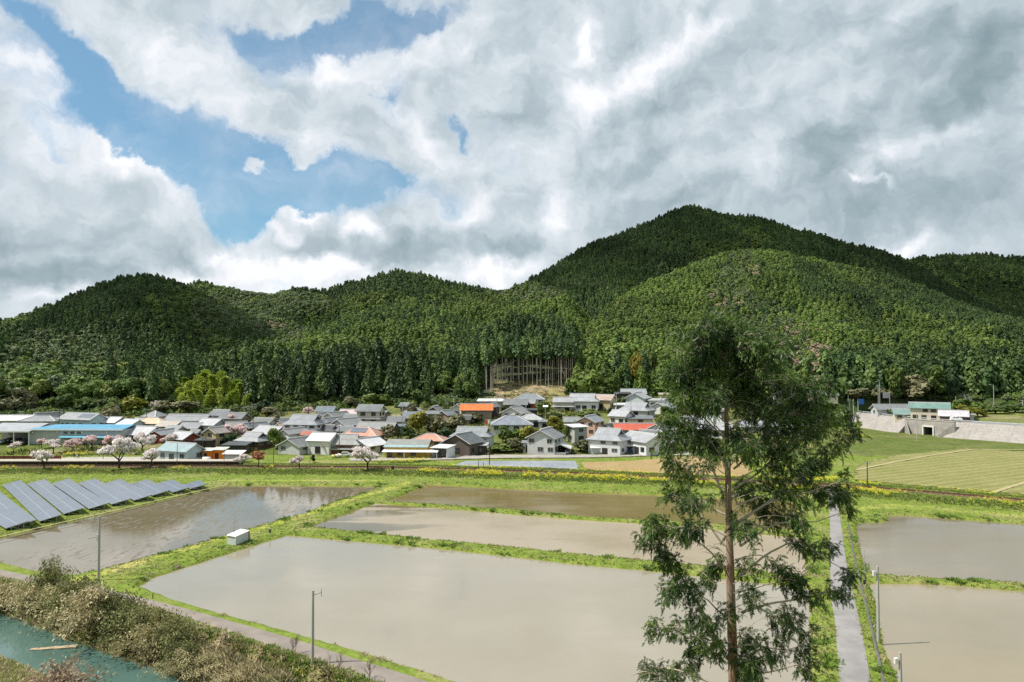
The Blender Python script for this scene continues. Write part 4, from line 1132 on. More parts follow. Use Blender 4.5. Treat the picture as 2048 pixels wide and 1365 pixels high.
# x0, x1, apex y, base y, turn, storeys, roof kind, roof colour, wall colour, label
# --- left end
H_(74, 116, 827.5, 846, 60, 1, 'gable', DGREY, DARKW, 'small black walled house with dark gable below the bare orange slope', door=False)
H_(0, 62, 840, 852, 0, 1, 'gable', WHITE_R, PALE, 'long low white roofed shed behind the grey carport', 'shed', 'long_shed', winr=.3, door=False)
H_(56, 112, 838, 853, 4, 1, 'hip', LGREY, PALE, 'grey hip roofed house between the carport and the black house', winr=.5)
H_(122, 208, 829, 858, -20, 2, 'gable', LGREY, TEALW, 'two storey pale teal house with solar panel roof behind the blue factory', solar=(-.1, .9))
H_(204, 246, 846, 856, -15, 1, 'gable', WHITE_R, PALE, 'low white roofed shed right behind the blue factory roof', 'shed', 'small_shed', winr=0, door=False)
H_(240, 288, 844, 862, -30, 1, 'gable', (.55, .62, .68), TEALW, 'pale blue shed touching the right end of the blue factory', 'shed', 'small_shed', winr=.5, door=False)
H_(292, 328, 824.5, 850, -20, 2, 'hip', LGREY, WHITE, 'small white two storey house under the white blossoming hillside tree', dark=True)
H_(278, 332, 840, 858, -8, 1, 'hip', (.62, .45, .30), TAN, 'tan walled house with pale orange eaves in front of the small white house')
H_(345, 412, 831, 852, -6, 1, 'gable', LGREY, BRN, 'long grey tiled house below the bamboo grove with brown walls')
H_(322, 366, 847, 864, -18, 1, 'gable', (0.407, 0.37, 0.326), (.40, .42, .34), 'pale roofed shed with greenish walls beside the tan house', 'shed', 'small_shed', winr=.6)
H_(366, 404, 856, 868, -10, 1, 'gable', LGREY, BRN, 'low grey roof shed between the pale shed and the two storey grey house', 'shed', 'small_shed')
H_(237, 320, 855, 882, -15, 1, 'gable', (0.444, 0.444, 0.466), PALE, 'large house with pale silvery roof right of the blue factory', W=8)
H_(312, 345, 861, 882, 78, 1, 'gable', LGREY, BRICK, 'dark red gable fronted house with pale eaves beside the large silvery roof', winr=.5)
H_(333, 368, 858, 874, -20, 1, 'gable', LGREY, PALE, 'grey roofed house behind the dark red gable', winr=.5)
H_(343, 394, 866, 891, -28, 1, 'gable', (0.429, 0.429, 0.459), BRICK, 'pale roofed house with red gable above the teal cottage')
H_(320, 404, 889, 921, -24, 1, 'gable', TEAL_R, TEALW, 'pale teal cottage with teal roof beside the railway', W=6, gloss=.5)
# --- left centre
H_(424, 463, 822, 842, -20, 2, 'gable', GREY, PALE, 'grey roofed two storey house at the foot of the bamboo grove', skirt=True)
H_(448, 490, 830, 848, -8, 1, 'gable', GREY, BRN, 'grey house with a white skylight on its roof right of the bamboo foot')
H_(402, 447, 840, 867, -22, 2, 'gable', (0.414, 0.422, 0.444), (.44, .47, .48), 'two storey house with silvery roof and pale grey walls left of the tan barn', skirt=False)
H_(412, 452, 857.5, 893, 62, 2, 'gable', (0.266, 0.244, 0.222), TAN, 'tan board walled barn beside the pink cherry', 'barn', 'barn', skirt=False, dark=True, winr=.5)
H_(453, 492, 848, 866, 18, 1, 'gable', (0.252, 0.244, 0.237), BRN, 'brownish grey roofed house behind the pink cherry')
H_(488, 532, 847, 868, 58, 1, 'gable', GREY, DARKW, 'dark gabled house with grey roof next to the twin poles')
H_(508, 550, 841, 859, -18, 1, 'gable', (0.148, 0.167, 0.155), PALE, 'dark greenish roofed house with white side wall left of the grand house')
H_(504, 578, 855, 882, -32, 1, 'gable', (0.37, 0.377, 0.392), BRICK, 'house with wide pale roof and red brown gable in the left centre', W=7)
H_(480, 538, 867, 894, -24, 1, 'irimoya', (0.281, 0.289, 0.303), (.12, .075, .055), 'dark timber house with silvery tiled roof above the copper leaved tree')
H_(562, 592, 838, 856, -10, 1, 'gable', DGREY, DARKW, 'small dark roofed house at the left shoulder of the grand house')
H_(558, 580, 850, 864, 55, 1, 'gable', (.42, .22, .10), PALE, 'tiny house with rusty orange roof left of the grand house', door=False)
H_(578, 642, 833, 873, -12, 2, 'irimoya', (0.222, 0.24, 0.266), WHITE, 'grand two storey traditional house with blue grey tiles and white walls', dark=True, W=7.5)
H_(637, 668, 816, 833, -5, 2, 'gable', BLUEG, PALE, 'blue grey roofed two storey house highest above the grand house')
H_(632, 658, 827, 845, 72, 1, 'gable', GREY, WHITE, 'small white gable fronted house behind the grand house')
H_(656, 694, 826, 847, 58, 1, 'gable', (0.185, 0.2, 0.189), WHITE, 'white gable house with dark grey side roof left of the pink roof')
H_(684, 713, 824, 838, -4, 1, 'gable', (.60, .47, .46), PALE, 'pinkish roofed house among the grey roofs at the forest edge')
H_(688, 722, 830.5, 850, -20, 1, 'gable', (0.163, 0.185, 0.178), BRN, 'dark green grey roofed house in front of the pinkish roof')
H_(646, 684, 837, 858, 60, 1, 'gable', GREY, (.62, .17, .08), 'orange red gabled house with grey roof right of the grand house')
H_(666, 724, 839, 864, 55, 1, 'gable', (0.215, 0.229, 0.229), WHITE, 'broad grey roofed house with white gable left of the solar panel roof')
H_(566, 610, 859, 886, 62, 2, 'gable', (0.244, 0.252, 0.259), WHITE, 'white two storey gable house in front of the grand house', skirt=False)
H_(606, 630, 864, 888, -10, 2, 'gable', (.38, .13, .09), BRICK, 'narrow red brown house with balcony rails beside the white gable house', skirt=False)
H_(566, 626, 878, 904, 66, 1, 'gable', (0.178, 0.185, 0.185), PALE, 'low grey gable fronted house behind the wooden railing')
H_(624, 673, 869, 905, -16, 1, 'gable', WHITE_R, WHITE, 'steep white roofed house next to the rusty roof', W=7, oh=.5, winr=.4)
H_(640, 677, 882, 906, 22, 1, 'gable', (.30, .19, .14), WHITE, 'white shed with rusty brown roof in front of the steep white roof', 'shed', 'small_shed')
H_(664, 722, 872, 905, -8, 1, 'irimoya', (0.244, 0.248, 0.244), (.27, .10, .05), 'grey tiled house with red brown walls left of the round cherry', skirt=True)
# --- centre
H_(720, 764, 813.5, 851, -10, 2, 'gable', (0.163, 0.174, 0.178), CREAM, 'tall two storey house with cream upper walls at the forest edge', dark=True, W=6.5)
H_(757, 779, 823, 843, -52, 1, 'gable', (0.207, 0.252, 0.244), BRN, 'greenish roofed annex at the right of the tall cream house')
H_(724, 786, 847, 871, -8, 1, 'gable', (0.266, 0.274, 0.274), (.42, .44, .44), 'long grey house with rounded gable behind the solar panel roof')
H_(687, 766, 856, 884, -13, 1, 'hip', SALMON, WHITE, 'salmon roofed house with a large dark solar panel', solar=(.55, .35), W=8)
H_(706, 766, 879, 903, 58, 1, 'gable', WHITE_R, PALE, 'white roofed grey gable house behind the round cherry', W=8)
H_(779, 808, 836, 858, -4, 1, 'gable', GREY, PALE, 'grey shed roof house beside the pole in the centre of the village')
H_(800, 820, 810, 823, -20, 1, 'gable', BLUEG, BRN, 'tiny blue grey roof half hidden at the forest foot', door=False)
H_(815, 842, 817, 834, 0, 1, 'hip', (0.414, 0.422, 0.429), PALE, 'small house with pale upturned roof under the dark cedars')
H_(811, 854, 829, 847, -8, 1, 'gable', BLUEG, PALE, 'blue grey long roofed house left of the temple like house')
H_(852, 890, 815, 845, 78, 2, 'irimoya', GREY, BRN, 'brown walled house with curved temple like gable', skirt=False)
H_(876, 910, 823, 848, 58, 1, 'gable', (0.163, 0.185, 0.2), BRN, 'dark grey roofed house right of the temple like gable')
H_(906, 933, 810.5, 834, 70, 1, 'gable', GREY, WHITE, 'white gable house touching the bright orange roof')
H_(929, 978, 810.5, 840, 0, 1, 'gable', ORANGE, BRN, 'house with bright orange roof', W=7, gloss=.6)
H_(961, 1001, 800, 820, -3, 1, 'shed', WHITE_R, (.42, .42, .40), 'flat roofed grey store behind the bright orange roof', 'store building', 'store_building', winr=0, door=False)
H_(974, 998, 808, 833, 68, 1, 'gable', (0.178, 0.192, 0.192), DARKW, 'dark open fronted garage right of the bright orange roof', 'garage', 'garage', winr=.5)
H_(1036, 1084, 789.5, 810, -6, 1, 'hip', (0.207, 0.229, 0.244), WHITE, 'white walled house with grey hip roof just under the logged clearing')
H_(1013, 1051, 801, 824, -4, 2, 'gable', (0.185, 0.192, 0.2), DARKW, 'dark two storey house with white windows below the clearing', skirt=False)
H_(1047, 1070, 802, 821, -10, 1, 'gable', (0.311, 0.318, 0.326), (.35, .10, .04), 'small house with red brown walls right of the dark two storey house')
H_(1007, 1056, 815, 838, 66, 1, 'gable', (0.252, 0.266, 0.266), WHITE, 'pale single storey gable house above the banners')
H_(1052, 1074, 820, 834, -4, 1, 'shed', DGREY, DARKW, 'dark open shed beside the pale single storey house', 'shed', 'small_shed', winr=0, door=False)
H_(986, 1060, 834, 863, 2, 1, 'hip', (0.207, 0.229, 0.274), PALE, 'large grey hip roofed house right of the coloured banners', W=9)
H_(1043, 1080, 830, 854, -4, 2, 'hip', (0.392, 0.4, 0.407), WHITE, 'white walled house with pale square roof beside the lamp pole', skirt=False)
H_(1079, 1102, 842, 859, -6, 1, 'shed', (0.222, 0.259, 0.289), PALE, 'small blue grey shed right of the pale square roof', 'shed', 'small_shed', winr=.4)
H_(911, 980, 857, 890, -13, 2, 'irimoya', (0.222, 0.244, 0.259), (.62, .68, .70), 'two storey house with bluish white walls left of the tall garden shrubs', W=6.5)
H_(894, 960, 869, 909, 63, 1, 'gable', (0.104, 0.118, 0.122), (.11, .09, .075), 'dark tiled gable house with timber lattice beside the yellow workshop', W=8, dark=True)
H_(832, 890, 873, 893, -12, 1, 'hip', SALMON, PALE, 'salmon roofed house without panels behind the yellow workshop')
H_(1060, 1122, 861, 906, 70, 2, 'gable', (0.2, 0.207, 0.222), PALE, 'grey two storey gable fronted house with porch by the village lane', W=9, skirt=False)
# --- right centre
H_(1110, 1144, 797, 821, -8, 1, 'gable', (0.326, 0.333, 0.348), CREAM, 'cream walled wing with grey roof under the big green tree', skirt=True)
H_(1137, 1194, 790.5, 821, -14, 2, 'irimoya', (0.326, 0.337, 0.363), WHITE, 'white traditional house with silvery roof under the big green tree', W=7)
H_(1187, 1230, 792, 818, -30, 1, 'gable', (.40, .31, .26), (.48, .41, .24), 'tan barn with brownish roof and a dark doorway', 'barn', 'barn', winr=.3, dark=True)
H_(1247, 1286, 780, 797, -3, 1, 'gable', (0.296, 0.318, 0.333), PALE, 'grey roofed house highest on the slope right of the tall pole')
H_(1232, 1258, 786, 803, -3, 1, 'shed', DGREY, DARKW, 'dark flat roofed lean to left of the highest house', 'shed', 'small_shed', winr=.5)
H_(1254, 1298, 787.5, 815, 62, 2, 'gable', (0.34, 0.355, 0.363), (.50, .56, .56), 'two tiered pale teal gable house below the highest house')
H_(1243, 1304, 808, 833, -32, 1, 'irimoya', (0.296, 0.311, 0.333), PALE, 'grey tiled house with dark gable in the upper right of the village', W=8)
H_(1231, 1258, 808, 823, -4, 1, 'shed', WHITE_R, WHITE, 'small white flat roofed building left of the dark gabled house', 'store building', 'store_building')
H_(1298, 1331, 799, 816, -3, 1, 'shed', (0.385, 0.407, 0.422), WHITE, 'low white building with flat roof near the upper right houses', 'store building', 'store_building')
H_(1321, 1348, 788, 806, -5, 1, 'shed', (.45, .40, .33), CREAM, 'cream flat roofed building at the grassy slope beside the near tree', 'store building', 'store_building', dark=True)
H_(1301, 1350, 807, 826, 55, 1, 'gable', (0.311, 0.326, 0.34), WHITE, 'white house with wide grey roof partly behind the near tree')
H_(1221, 1264, 823, 849, -36, 2, 'gable', (0.385, 0.392, 0.414), WHITE, 'white two storey house with silvery gable above the red roof', skirt=False)
H_(1157, 1206, 834, 870, 62, 2, 'gable', (0.237, 0.255, 0.274), (.60, .38, .28), 'pinkish gable house with red lower roof', skirt=False)
H_(1129, 1158, 839, 855, -10, 1, 'gable', (0.222, 0.244, 0.244), PALE, 'small grey roof shed left of the pinkish gable', 'shed', 'small_shed', winr=.4)
H_(1135, 1172, 852, 884, 26, 2, 'shed', WHITE_R, (.36, .38, .34), 'boxy white roofed building with grey green side wall', 'store building', 'store_building', skirt=False, winr=.5)
H_(1177, 1262, 861, 907, -32, 2, 'irimoya', (0.289, 0.303, 0.326), (.56, .58, .58), 'largest grey roofed house with dark gable by the village lane', W=11, skirt=False)
H_(1246, 1327, 868, 906, -62, 1, 'gable', (0.318, 0.326, 0.34), (.60, .62, .62), 'pale house with two front windows right of the open porch', W=12, dark=True)
H_(1238, 1306, 849, 872, -4, 1, 'gable', RED, BRN, 'house with bright red roof', W=6, gloss=.5)
H_(1298, 1348, 849, 877, 50, 1, 'gable', (0.244, 0.252, 0.259), (.74, .70, .70), 'white gable house right of the red roof')
H_(1278, 1318, 865, 884, -25, 1, 'gable', (0.148, 0.159, 0.167), PALE, 'dark roofed house between the red roof and the pale front house')
H_(1314, 1354, 875, 903, -10, 1, 'gable', (0.34, 0.348, 0.355), (.48, .40, .22), 'low yellowish house beside the pale front house at the lane end')
# --- lean-tos and outbuildings
H_(398, 428, 884, 897, -4, 1, 'shed', DGREY, DARKW, 'low dark flat roofed shed just above the orange plywood sheds', 'shed', 'outbuilding', winr=.4)
H_(455, 494, 891, 906, -3, 1, 'shed', DGREY, DARKW, 'dark timber lean to behind the concrete block shed', 'shed', 'outbuilding', winr=.5)
H_(640, 676, 857, 873, -14, 1, 'irimoya', DGREY, DARKW, 'low dark tiled wing at the right foot of the grand house', 'house', 'outbuilding')
H_(628, 656, 848, 861, -12, 1, 'gable', LGREY, PALE, 'pale grey roofed outbuilding between the grand house and the orange red gable', 'outbuilding', 'outbuilding')
H_(678, 706, 860, 874, -10, 1, 'gable', GREY, PALE, 'small grey roofed outbuilding behind the steep white roof', 'outbuilding', 'outbuilding')
H_(706, 728, 858, 869, 60, 1, 'gable', DGREY, BRN, 'little dark gable at the left of the salmon panel roof', 'outbuilding', 'outbuilding')
H_(783, 808, 853, 868, -6, 1, 'shed', BLUEG, (.36, .42, .44), 'bluish lean to right of the house with rounded gable', 'shed', 'outbuilding')
H_(916, 942, 836, 850, -10, 1, 'gable', DGREY, BRN, 'small dark outbuilding below the white gable house and the orange roof', 'outbuilding', 'outbuilding')
H_(948, 974, 893, 908, -8, 1, 'shed', (.5, .5, .5), DARKW, 'pale tin roofed lean to right of the dark tiled gable house', 'shed', 'outbuilding', winr=.4)
H_(1046, 1070, 884, 904, -4, 1, 'shed', LGREY, PALE, 'pale lean to at the left of the grey two storey gable house', 'shed', 'outbuilding', winr=.4)
H_(1256, 1300, 838, 850, -3, 1, 'shed', GREY, CREAM, 'long low store right behind the bright red roof', 'store building', 'outbuilding', winr=.3)
H_(1206, 1228, 852, 866, 58, 1, 'gable', DGREY, PALE, 'little dark gabled outbuilding left of the bright red roof', 'outbuilding', 'outbuilding')
H_(549, 571, 864, 876, -16, 1, 'gable', (.45, .45, .46), WHITE, 'white garden outbuilding left of the white two storey gable house', 'outbuilding', 'outbuilding')
H_(380, 402, 868, 880, -18, 1, 'gable', GREY, PALE, 'little grey roofed outbuilding left of the tan barn', 'outbuilding', 'outbuilding')
H_(268, 296, 845, 857, -16, 1, 'gable', (.45, .46, .47), PALE, 'small pale roofed outbuilding right of the pale blue shed', 'outbuilding', 'outbuilding')
H_(1152, 1182, 844, 856, -6, 1, 'shed', GREY, BRN, 'low grey roofed lean to in front of the terrace hedge', 'shed', 'outbuilding', winr=.4)
# --- behind the near tree
H_(1398, 1444, 812, 832, -4, 1, 'hip', (0.118, 0.0925, 0.074), BRN, 'dark brown rounded roof house behind the near tree trunk')
H_(1368, 1432, 836, 855, -8, 1, 'gable', (0.37, 0.385, 0.4), PALE, 'pale roofed house left of the near tree trunk')
H_(1392, 1458, 848, 872, -20, 1, 'gable', (0.34, 0.348, 0.363), WHITE, 'white house with pale roof low behind the near tree trunk')
H_(1462, 1512, 800, 822, 60, 1, 'gable', (0.163, 0.17, 0.178), DARKW, 'dark gable house behind the right branches of the near tree')
H_(1488, 1548, 843, 866, -6, 1, 'gable', (0.296, 0.311, 0.333), PALE, 'long grey roofed house behind the right branches of the near tree')
H_(1548, 1590, 806, 824, -6, 1, 'gable', (0.252, 0.259, 0.266), WHITE, 'grey roofed house left of the highway bank seen through branches')
H_(1562, 1612, 851, 874, -18, 1, 'shed', (0.459, 0.481, 0.503), (.62, .68, .72), 'white and pale blue workshop behind the outer branches', 'workshop', 'workshop')
H_(1620, 1668, 820, 840, -10, 1, 'gable', (0.281, 0.289, 0.303), CREAM, 'cream house beside the highway behind the outer branches')
# --- by the highway
H_(1752, 1832, 811, 836, -3, 1, 'gable', (0.185, 0.2, 0.207), PALE, 'long low grey roofed building beside the highway behind the guard rail', 'building', 'roadside_building', winr=.3, dy=6)
H_(1794, 1852, 820, 842, -20, 1, 'gable', (.17, .27, .255), CREAM, 'single storey house with teal roof and cream gable beside the highway')
H_(1828, 1890, 808.5, 841, -28, 2, 'gable', (.14, .25, .22), CREAM, 'two storey cream house with green roof and dark balcony', dark=True, skirt=False)
H_(1882, 1932, 823, 843, -30, 1, 'gable', (0.488, 0.474, 0.496), BRICK, 'white roofed shed with dark red front beside the white car', 'shed', 'small_shed')
H_(1918, 1944, 827, 843, -12, 1, 'shed', WHITE_R, PALE, 'small white lean to right of the dark red front', 'shed', 'small_shed', winr=.4)

# ---- special buildings
def frame_at(px, py, phi, name, label, cat, group=None, dy=0.0):
    p = S(px, py); Y = p.y + dy; X = ray(px, py)[0] * Y
    r = empty(name, (X, Y, tz1(X, Y)), R(phi)); tag(r, label, cat, group); return r, Y / FP, (X, Y)
# blue roofed factory
r, m, _ = frame_at(150, 890, -2, 'factory', 'long grey factory hall with bright blue roof beside the cherries', 'factory')
wm2 = wall_mat((.40, .43, .40)); Lf = 192 * m; x0 = -Lf / 2
b = MB().box(x0, Lf / 2, 0, 12, -1, 4.6); b.build('wall', [wm2], r)
b = MB().slab([(x0 - .4, -.6, 4.65), (Lf / 2 + .4, -.6, 4.65), (Lf / 2 + .4, 6, 5.75), (x0 + 5, 6, 5.75)], .2, 0).slab([(Lf / 2 + .4, 12.6, 4.65), (x0 - .4, 12.6, 4.65), (x0 + 5, 6, 5.75), (Lf / 2 + .4, 6, 5.75)], .2, 0)
b.build('roof', [roof_mat((.10, .31, .47), .35, False)], r)
b = MB().box(x0 - .4, Lf / 2 + .4, -.75, -.55, 4.4, 4.75); b.build('gutter', [M_PVC], r)
b = MB().slab([(-Lf * .14, -2.0, 2.35), (Lf / 2, -2.0, 2.35), (Lf / 2, 0, 2.8), (-Lf * .14, 0, 2.8)], .15, 0); b.build('awning', [roof_mat((.16, .42, .55), .4, False)], r)
for i in range(3): window(r, -Lf * .1 + i * 2.1, 0, 3.2, (0, -1), 1.3, .8, M_FRAME)
for i in range(4): MB().tube([(-Lf * .44 + i * Lf * .26, -.16, 3.9), (-Lf * .44 + i * Lf * .26, -.4, 4.0), (-Lf * .44 + i * Lf * .26, -.45, 3.6)], .16, 6).build('vent_hood', [M_PVC], r)
for i in range(3): MB().box(-Lf * .3 + i * 4.5, -Lf * .3 + i * 4.5 + .1, -.08, 0, 0, 4.4).build('downpipe', [M_PVC], r)
# carport at far left with cars
r, m, cp = frame_at(22, 891, -1, 'carport', 'long open carport with ribbed grey roof and parked cars', 'carport')
b = MB().slab([(-9, -.6, 4.3), (6.0, -.6, 4.3), (6.0, 9, 6.1), (-9, 9, 6.1)], .18, 0); b.build('roof', [roof_mat((.36, .38, .40), .4, False)], r)
MB().box(-9, 6, 8.6, 8.8, -.5, 5.6).build('back_wall', [wall_mat((.3, .3, .28))], r)
MB().box(-9, 6.05, -.75, -.58, 4.0, 4.45).build('fascia', [M_PVC], r)
for x in (-8.5, -3.8, 1.0, 5.7): MB().box(x - .12, x + .12, -.4, -.16, -.5, 4.2).build('post', [M_PVC], r)
# yellow workshop
r, m, _ = frame_at(812, 916, -4, 'workshop', 'long yellow workshop with grey and teal roof and white awning', 'workshop')
wy = wall_mat(YEL); hw = 42 * m
MB().box(-hw, hw, 0, 10, -.6, 3.0).build('wall', [wy], r)
MB().slab([(-hw - .5, 1.4, 3.4), (hw + .3, 1.4, 3.4), (hw + .3, 5.5, 4.6), (-hw - .5, 5.5, 4.6)], .15).slab([(hw + .3, 10.6, 3.2), (-hw - .5, 10.6, 3.2), (-hw - .5, 5.5, 4.6), (hw + .3, 5.5, 4.6)], .15).build('roof', [roof_mat((.24, .25, .235), .6, False)], r)
MB().slab([(-hw - .5, -.5, 3.02), (hw + .3, -.5, 3.02), (hw + .3, 1.38, 3.42), (-hw - .5, 1.38, 3.42)], .12).build('teal_roof_strip', [roof_mat((.30, .42, .44), .4, False)], r)
MB().slab([(-hw - .4, -2.6, 1.9), (hw + 3.4, -2.6, 1.9), (hw + 3.4, -.02, 2.3), (-hw - .4, -.02, 2.3)], .1).build('awning', [plain('white_sheet', (.72, .70, .70), .5)], r)
for i, x in enumerate((-hw + 1.2, -hw * .3, hw * .35)): window(r, x, 0, .6 if i else .1, (0, -1), 1.5, .9 if i else 1.6, M_DARKFRAME, 'window' if i else 'door', M_GLASS)
for x in (-hw, 0, hw + 3.2): MB().box(x - .06, x + .06, -2.5, -2.38, -.5, 1.85).build('post', [M_PVC], r)
r, m, _ = frame_at(876, 917, -22, 'garage', 'white box garage with open dark front beside the yellow workshop', 'garage')
MB().box(-1.9, -1.8, 0, 5, -.6, 2.9).box(2.6, 2.75, 0, 5, -.6, 2.9).box(-1.9, 2.75, 4.9, 5.0, -.6, 2.9).build('wall', [wall_mat((.66, .68, .67))], r)
MB().slab([(-2.3, -.5, 2.95), (3.1, -.5, 2.95), (3.1, 5.4, 3.35), (-2.3, 5.4, 3.35)], .12).build('roof', [roof_mat(WHITE_R, .5, False)], r)
# carport by the lane, open front
r, m, _ = frame_at(1122, 909, 82, 'carport', 'small carport with white gable roof and dark open front by the lane', 'carport')
MB().box(-3, 3, 2.55, 2.7, -.4, 2.2).box(-3, 3, -2.7, -2.55, -.4, 2.2).box(2.85, 3, -2.55, 2.55, -.4, 2.2).build('wall', [wall_mat(DARKW)], r)
roof_part('roof', 6, 5.4, 2.2, 1.1, .4, 'gable', roof_mat(WHITE_R, .5, False), r, ridge=False)
MB().box(-2.9, -2.75, -1.6, 2.0, -.4, .85).build('gate', [M_PVC], r)
# open porch with blue tarpaulin
r, m, pc = frame_at(1246, 907, -4, 'porch', 'wide white roofed open porch in front of the largest grey house', 'porch', dy=-1.5)
MB().slab([(-6.2, -.6, 2.5), (5.6, -.6, 2.5), (4.2, 5, 3.9), (-5.6, 5, 3.9)], .14).build('roof', [roof_mat((.74, .70, .72), .5, False)], r)
for x in (-5.9, -2, 2, 5.2): MB().box(x - .08, x + .08, -.4, -.24, -.5, 2.45).build('post', [M_WOOD], r)
MB().box(-5.9, 5.2, 4.6, 4.75, -.5, 3.2).build('back_wall', [wall_mat(DARKW)], r)
q = pc[0] + 1.2, pc[1] + 2.0
V_, F_ = leafcloud([(0, 0, .8, 1.5, .9, .9)], 2, .1, 3)
b = MB(); g = random.Random(4); nx, ny = 9, 7
vv = [((i / (nx - 1) - .5) * 3.4 + g.uniform(-.1, .1), (j / (ny - 1) - .5) * 2 + g.uniform(-.1, .1), max(0, 1.5 - 1.3 * (abs(i - 4) / 4) ** 2 - .6 * (abs(j - 3) / 3) ** 3) + g.uniform(-.1, .1)) for j in range(ny) for i in range(nx)]
o = mesh_np('tarpaulin', vv, [[j * nx + i, j * nx + i + 1, (j + 1) * nx + i + 1, (j + 1) * nx + i] for j in range(ny - 1) for i in range(nx - 1)], [plain('blue_tarpaulin', (.02, .12, .45), .4)], smooth=True)
o.location = (q[0], q[1] - 1.2, tz1(*q)); tag(o, 'bright blue tarpaulin heap under the white roofed porch', 'tarpaulin')
r, m, _ = frame_at(1203, 907, -4, 'storehouse', 'low storehouse with white lean to roof at the porch end', 'storehouse', dy=-2.5)
MB().box(-2.9, 2.9, 0, 3.2, -.5, 1.9).build('wall', [wall_mat((.52, .55, .54))], r)
MB().slab([(-3.3, -.4, 1.95), (3.3, -.4, 1.95), (2.4, 3.4, 2.9), (-3.0, 3.4, 2.9)], .12).build('roof', [roof_mat((.74, .70, .72), .5, False)], r)
for x in (.6, 2.1): window(r, x, 0, .1, (0, -1), .8, 1.6, M_FRAME, 'door', M_SHADE)
# orange sheds, block shed, tank
for x, w_, lab, g_ in ((414, 20, 'orange plywood shed beside the white tank', 1), (437, 24, 'orange plywood shed left of the concrete block shed', 2)):
    r, m, _ = frame_at(x, 921, -3, 'plywood_shed', lab, 'shed', 'orange plywood sheds')
    hw = w_ * m / 2
    MB().box(-hw, hw, 0, 2.4, -.4, 2.3 + .2 * g_).build('wall', [wall_mat((.62, .19, .015))], r)
    MB().slab([(-hw - .3, -.4, 2.4 + .2 * g_), (hw + .3, -.4, 2.4 + .2 * g_), (hw + .3, 2.8, 2.9 + .2 * g_), (-hw - .3, 2.8, 2.9 + .2 * g_)], .08).build('roof', [roof_mat((.5, .52, .48), .5, False)], r)
    window(r, -hw * .3, 0, .2, (0, -1), hw * .6, 1.7, M_DARKFRAME, 'door', M_SHADE)
r, m, _ = frame_at(464, 926.5, -3, 'block_shed', 'grey concrete block shed with pale roof beside the copper tree', 'shed')
MB().box(-2.35, 2.35, 0, 2.6, -.4, 2.0).build('wall', [wall_mat((.46, .46, .43))], r); MB().box(-2.4, 2.4, -.06, 2.66, 2.0, 2.25).build('roof_beam', [wall_mat((.5, .2, .1))], r)
MB().slab([(-2.7, -.4, 2.3), (2.7, -.4, 2.3), (2.7, 3, 3.0), (-2.7, 3, 3.0)], .1).build('roof', [roof_mat(WHITE_R, .5, False)], r)
p = S(413, 924); b = MB(); b.tube([(-1, 0, .65), (-.95, 0, .65), (.95, 0, .65), (1, 0, .65)], [.45, .62, .62, .45], 12); 
r = empty('water_tank', p); tag(r, 'white water tank in front of the orange shed', 'tank'); b.build('tank', [M_PVC], r, True)
for x in (-.6, .6): MB().box(x - .1, x + .1, -.5, .5, -.3, .12).build('foot', [M_CONC], r)
# lookout hut on its stone wall
p = P(1957, 800, 331.5); zc = p.z
r = empty('stone_retaining_wall', (p.x, p.y, zc)); tag(r, 'stone retaining wall under the lookout hut at the forest edge', 'wall')
MB().box(-4.4, 4.4, 0, 5, -5, 1.6).build('masonry', [plain('rough_stone', (.36, .35, .31), .9, .1, var=.45, scale=2.5)], r)
r = empty('lookout_hut', (p.x - .8, p.y + 1.2, zc + 1.6)); tag(r, 'open lookout hut with white frame on the stone wall', 'hut')
MB().box(-2.7, 2.7, 0, 2.6, 2.1, 2.35).build('roof', [M_PVC], r); MB().box(-2.7, 2.7, 0, 2.6, 0, .18).build('deck', [M_PVC], r)
for x in (-2.55, -.6, .7, 2.55): MB().box(x - .09, x + .09, .05, .23, .18, 2.1).build('post', [M_PVC], r)
MB().box(-2.5, 2.5, .1, .16, .9, 1.02).box(-.55, .6, 2.3, 2.4, .18, 2.1).build('railing', [M_PVC], r)

# ---- trees and shrubs of the village
P_GARD = []
def crown_mesh(blobs, n, size, seed, mat, **k):
    return proto('crown', join(leafcloud(blobs, n, size, seed, up=.25, **k), ellipsoid(blobs, .6, 6, 4)), [mat]).data
M_SHRUB = leafm('shrub_leaves', [(.05, .085, .02), (.08, .12, .025), (.115, .15, .035)], trans=.2, pos_scale=.25, pos_amt=.3)
M_OLIVE = leafm('olive_leaves', [(.12, .125, .06), (.16, .16, .08), (.20, .19, .10)], trans=.2, pos_scale=.25, pos_amt=.3)
M_YELL = leafm('yellow_green_leaves', [(.16, .17, .02), (.20, .20, .03), (.24, .20, .035)], trans=.25, pos_scale=.3)
M_DKSH = leafm('dark_leaves', [(.02, .042, .015), (.03, .06, .02)], trans=.12)
def gblobs(seed, r=1.0, n=6, hz=.8):
    g = random.Random(seed); b = [(0, 0, .95, .62, .62, .5)]
    for i in range(n): a = g.uniform(0, 6.28); d = g.uniform(.3, .62); b.append((d * math.cos(a), d * math.sin(a), g.uniform(.45, 1.45), g.uniform(.28, .46), g.uniform(.28, .46), g.uniform(.22, .38)))
    return b
GM = {}
for nm, mt in (('green', M_SHRUB), ('olive', M_OLIVE), ('yellow', M_YELL), ('dark', M_DKSH), ('fresh', M_SHOOT)):
    GM[nm] = [crown_mesh(gblobs(400 + 10 * k), 520, .2, 400 + 10 * k, mt) for k in range(3)]
GT = MB().tube([(0, 0, -.3), (.03, 0, .4), (0, .02, 1.0)], [.07, .055, .03], 5).build('trunk', [M_BARK], linkit=False).data
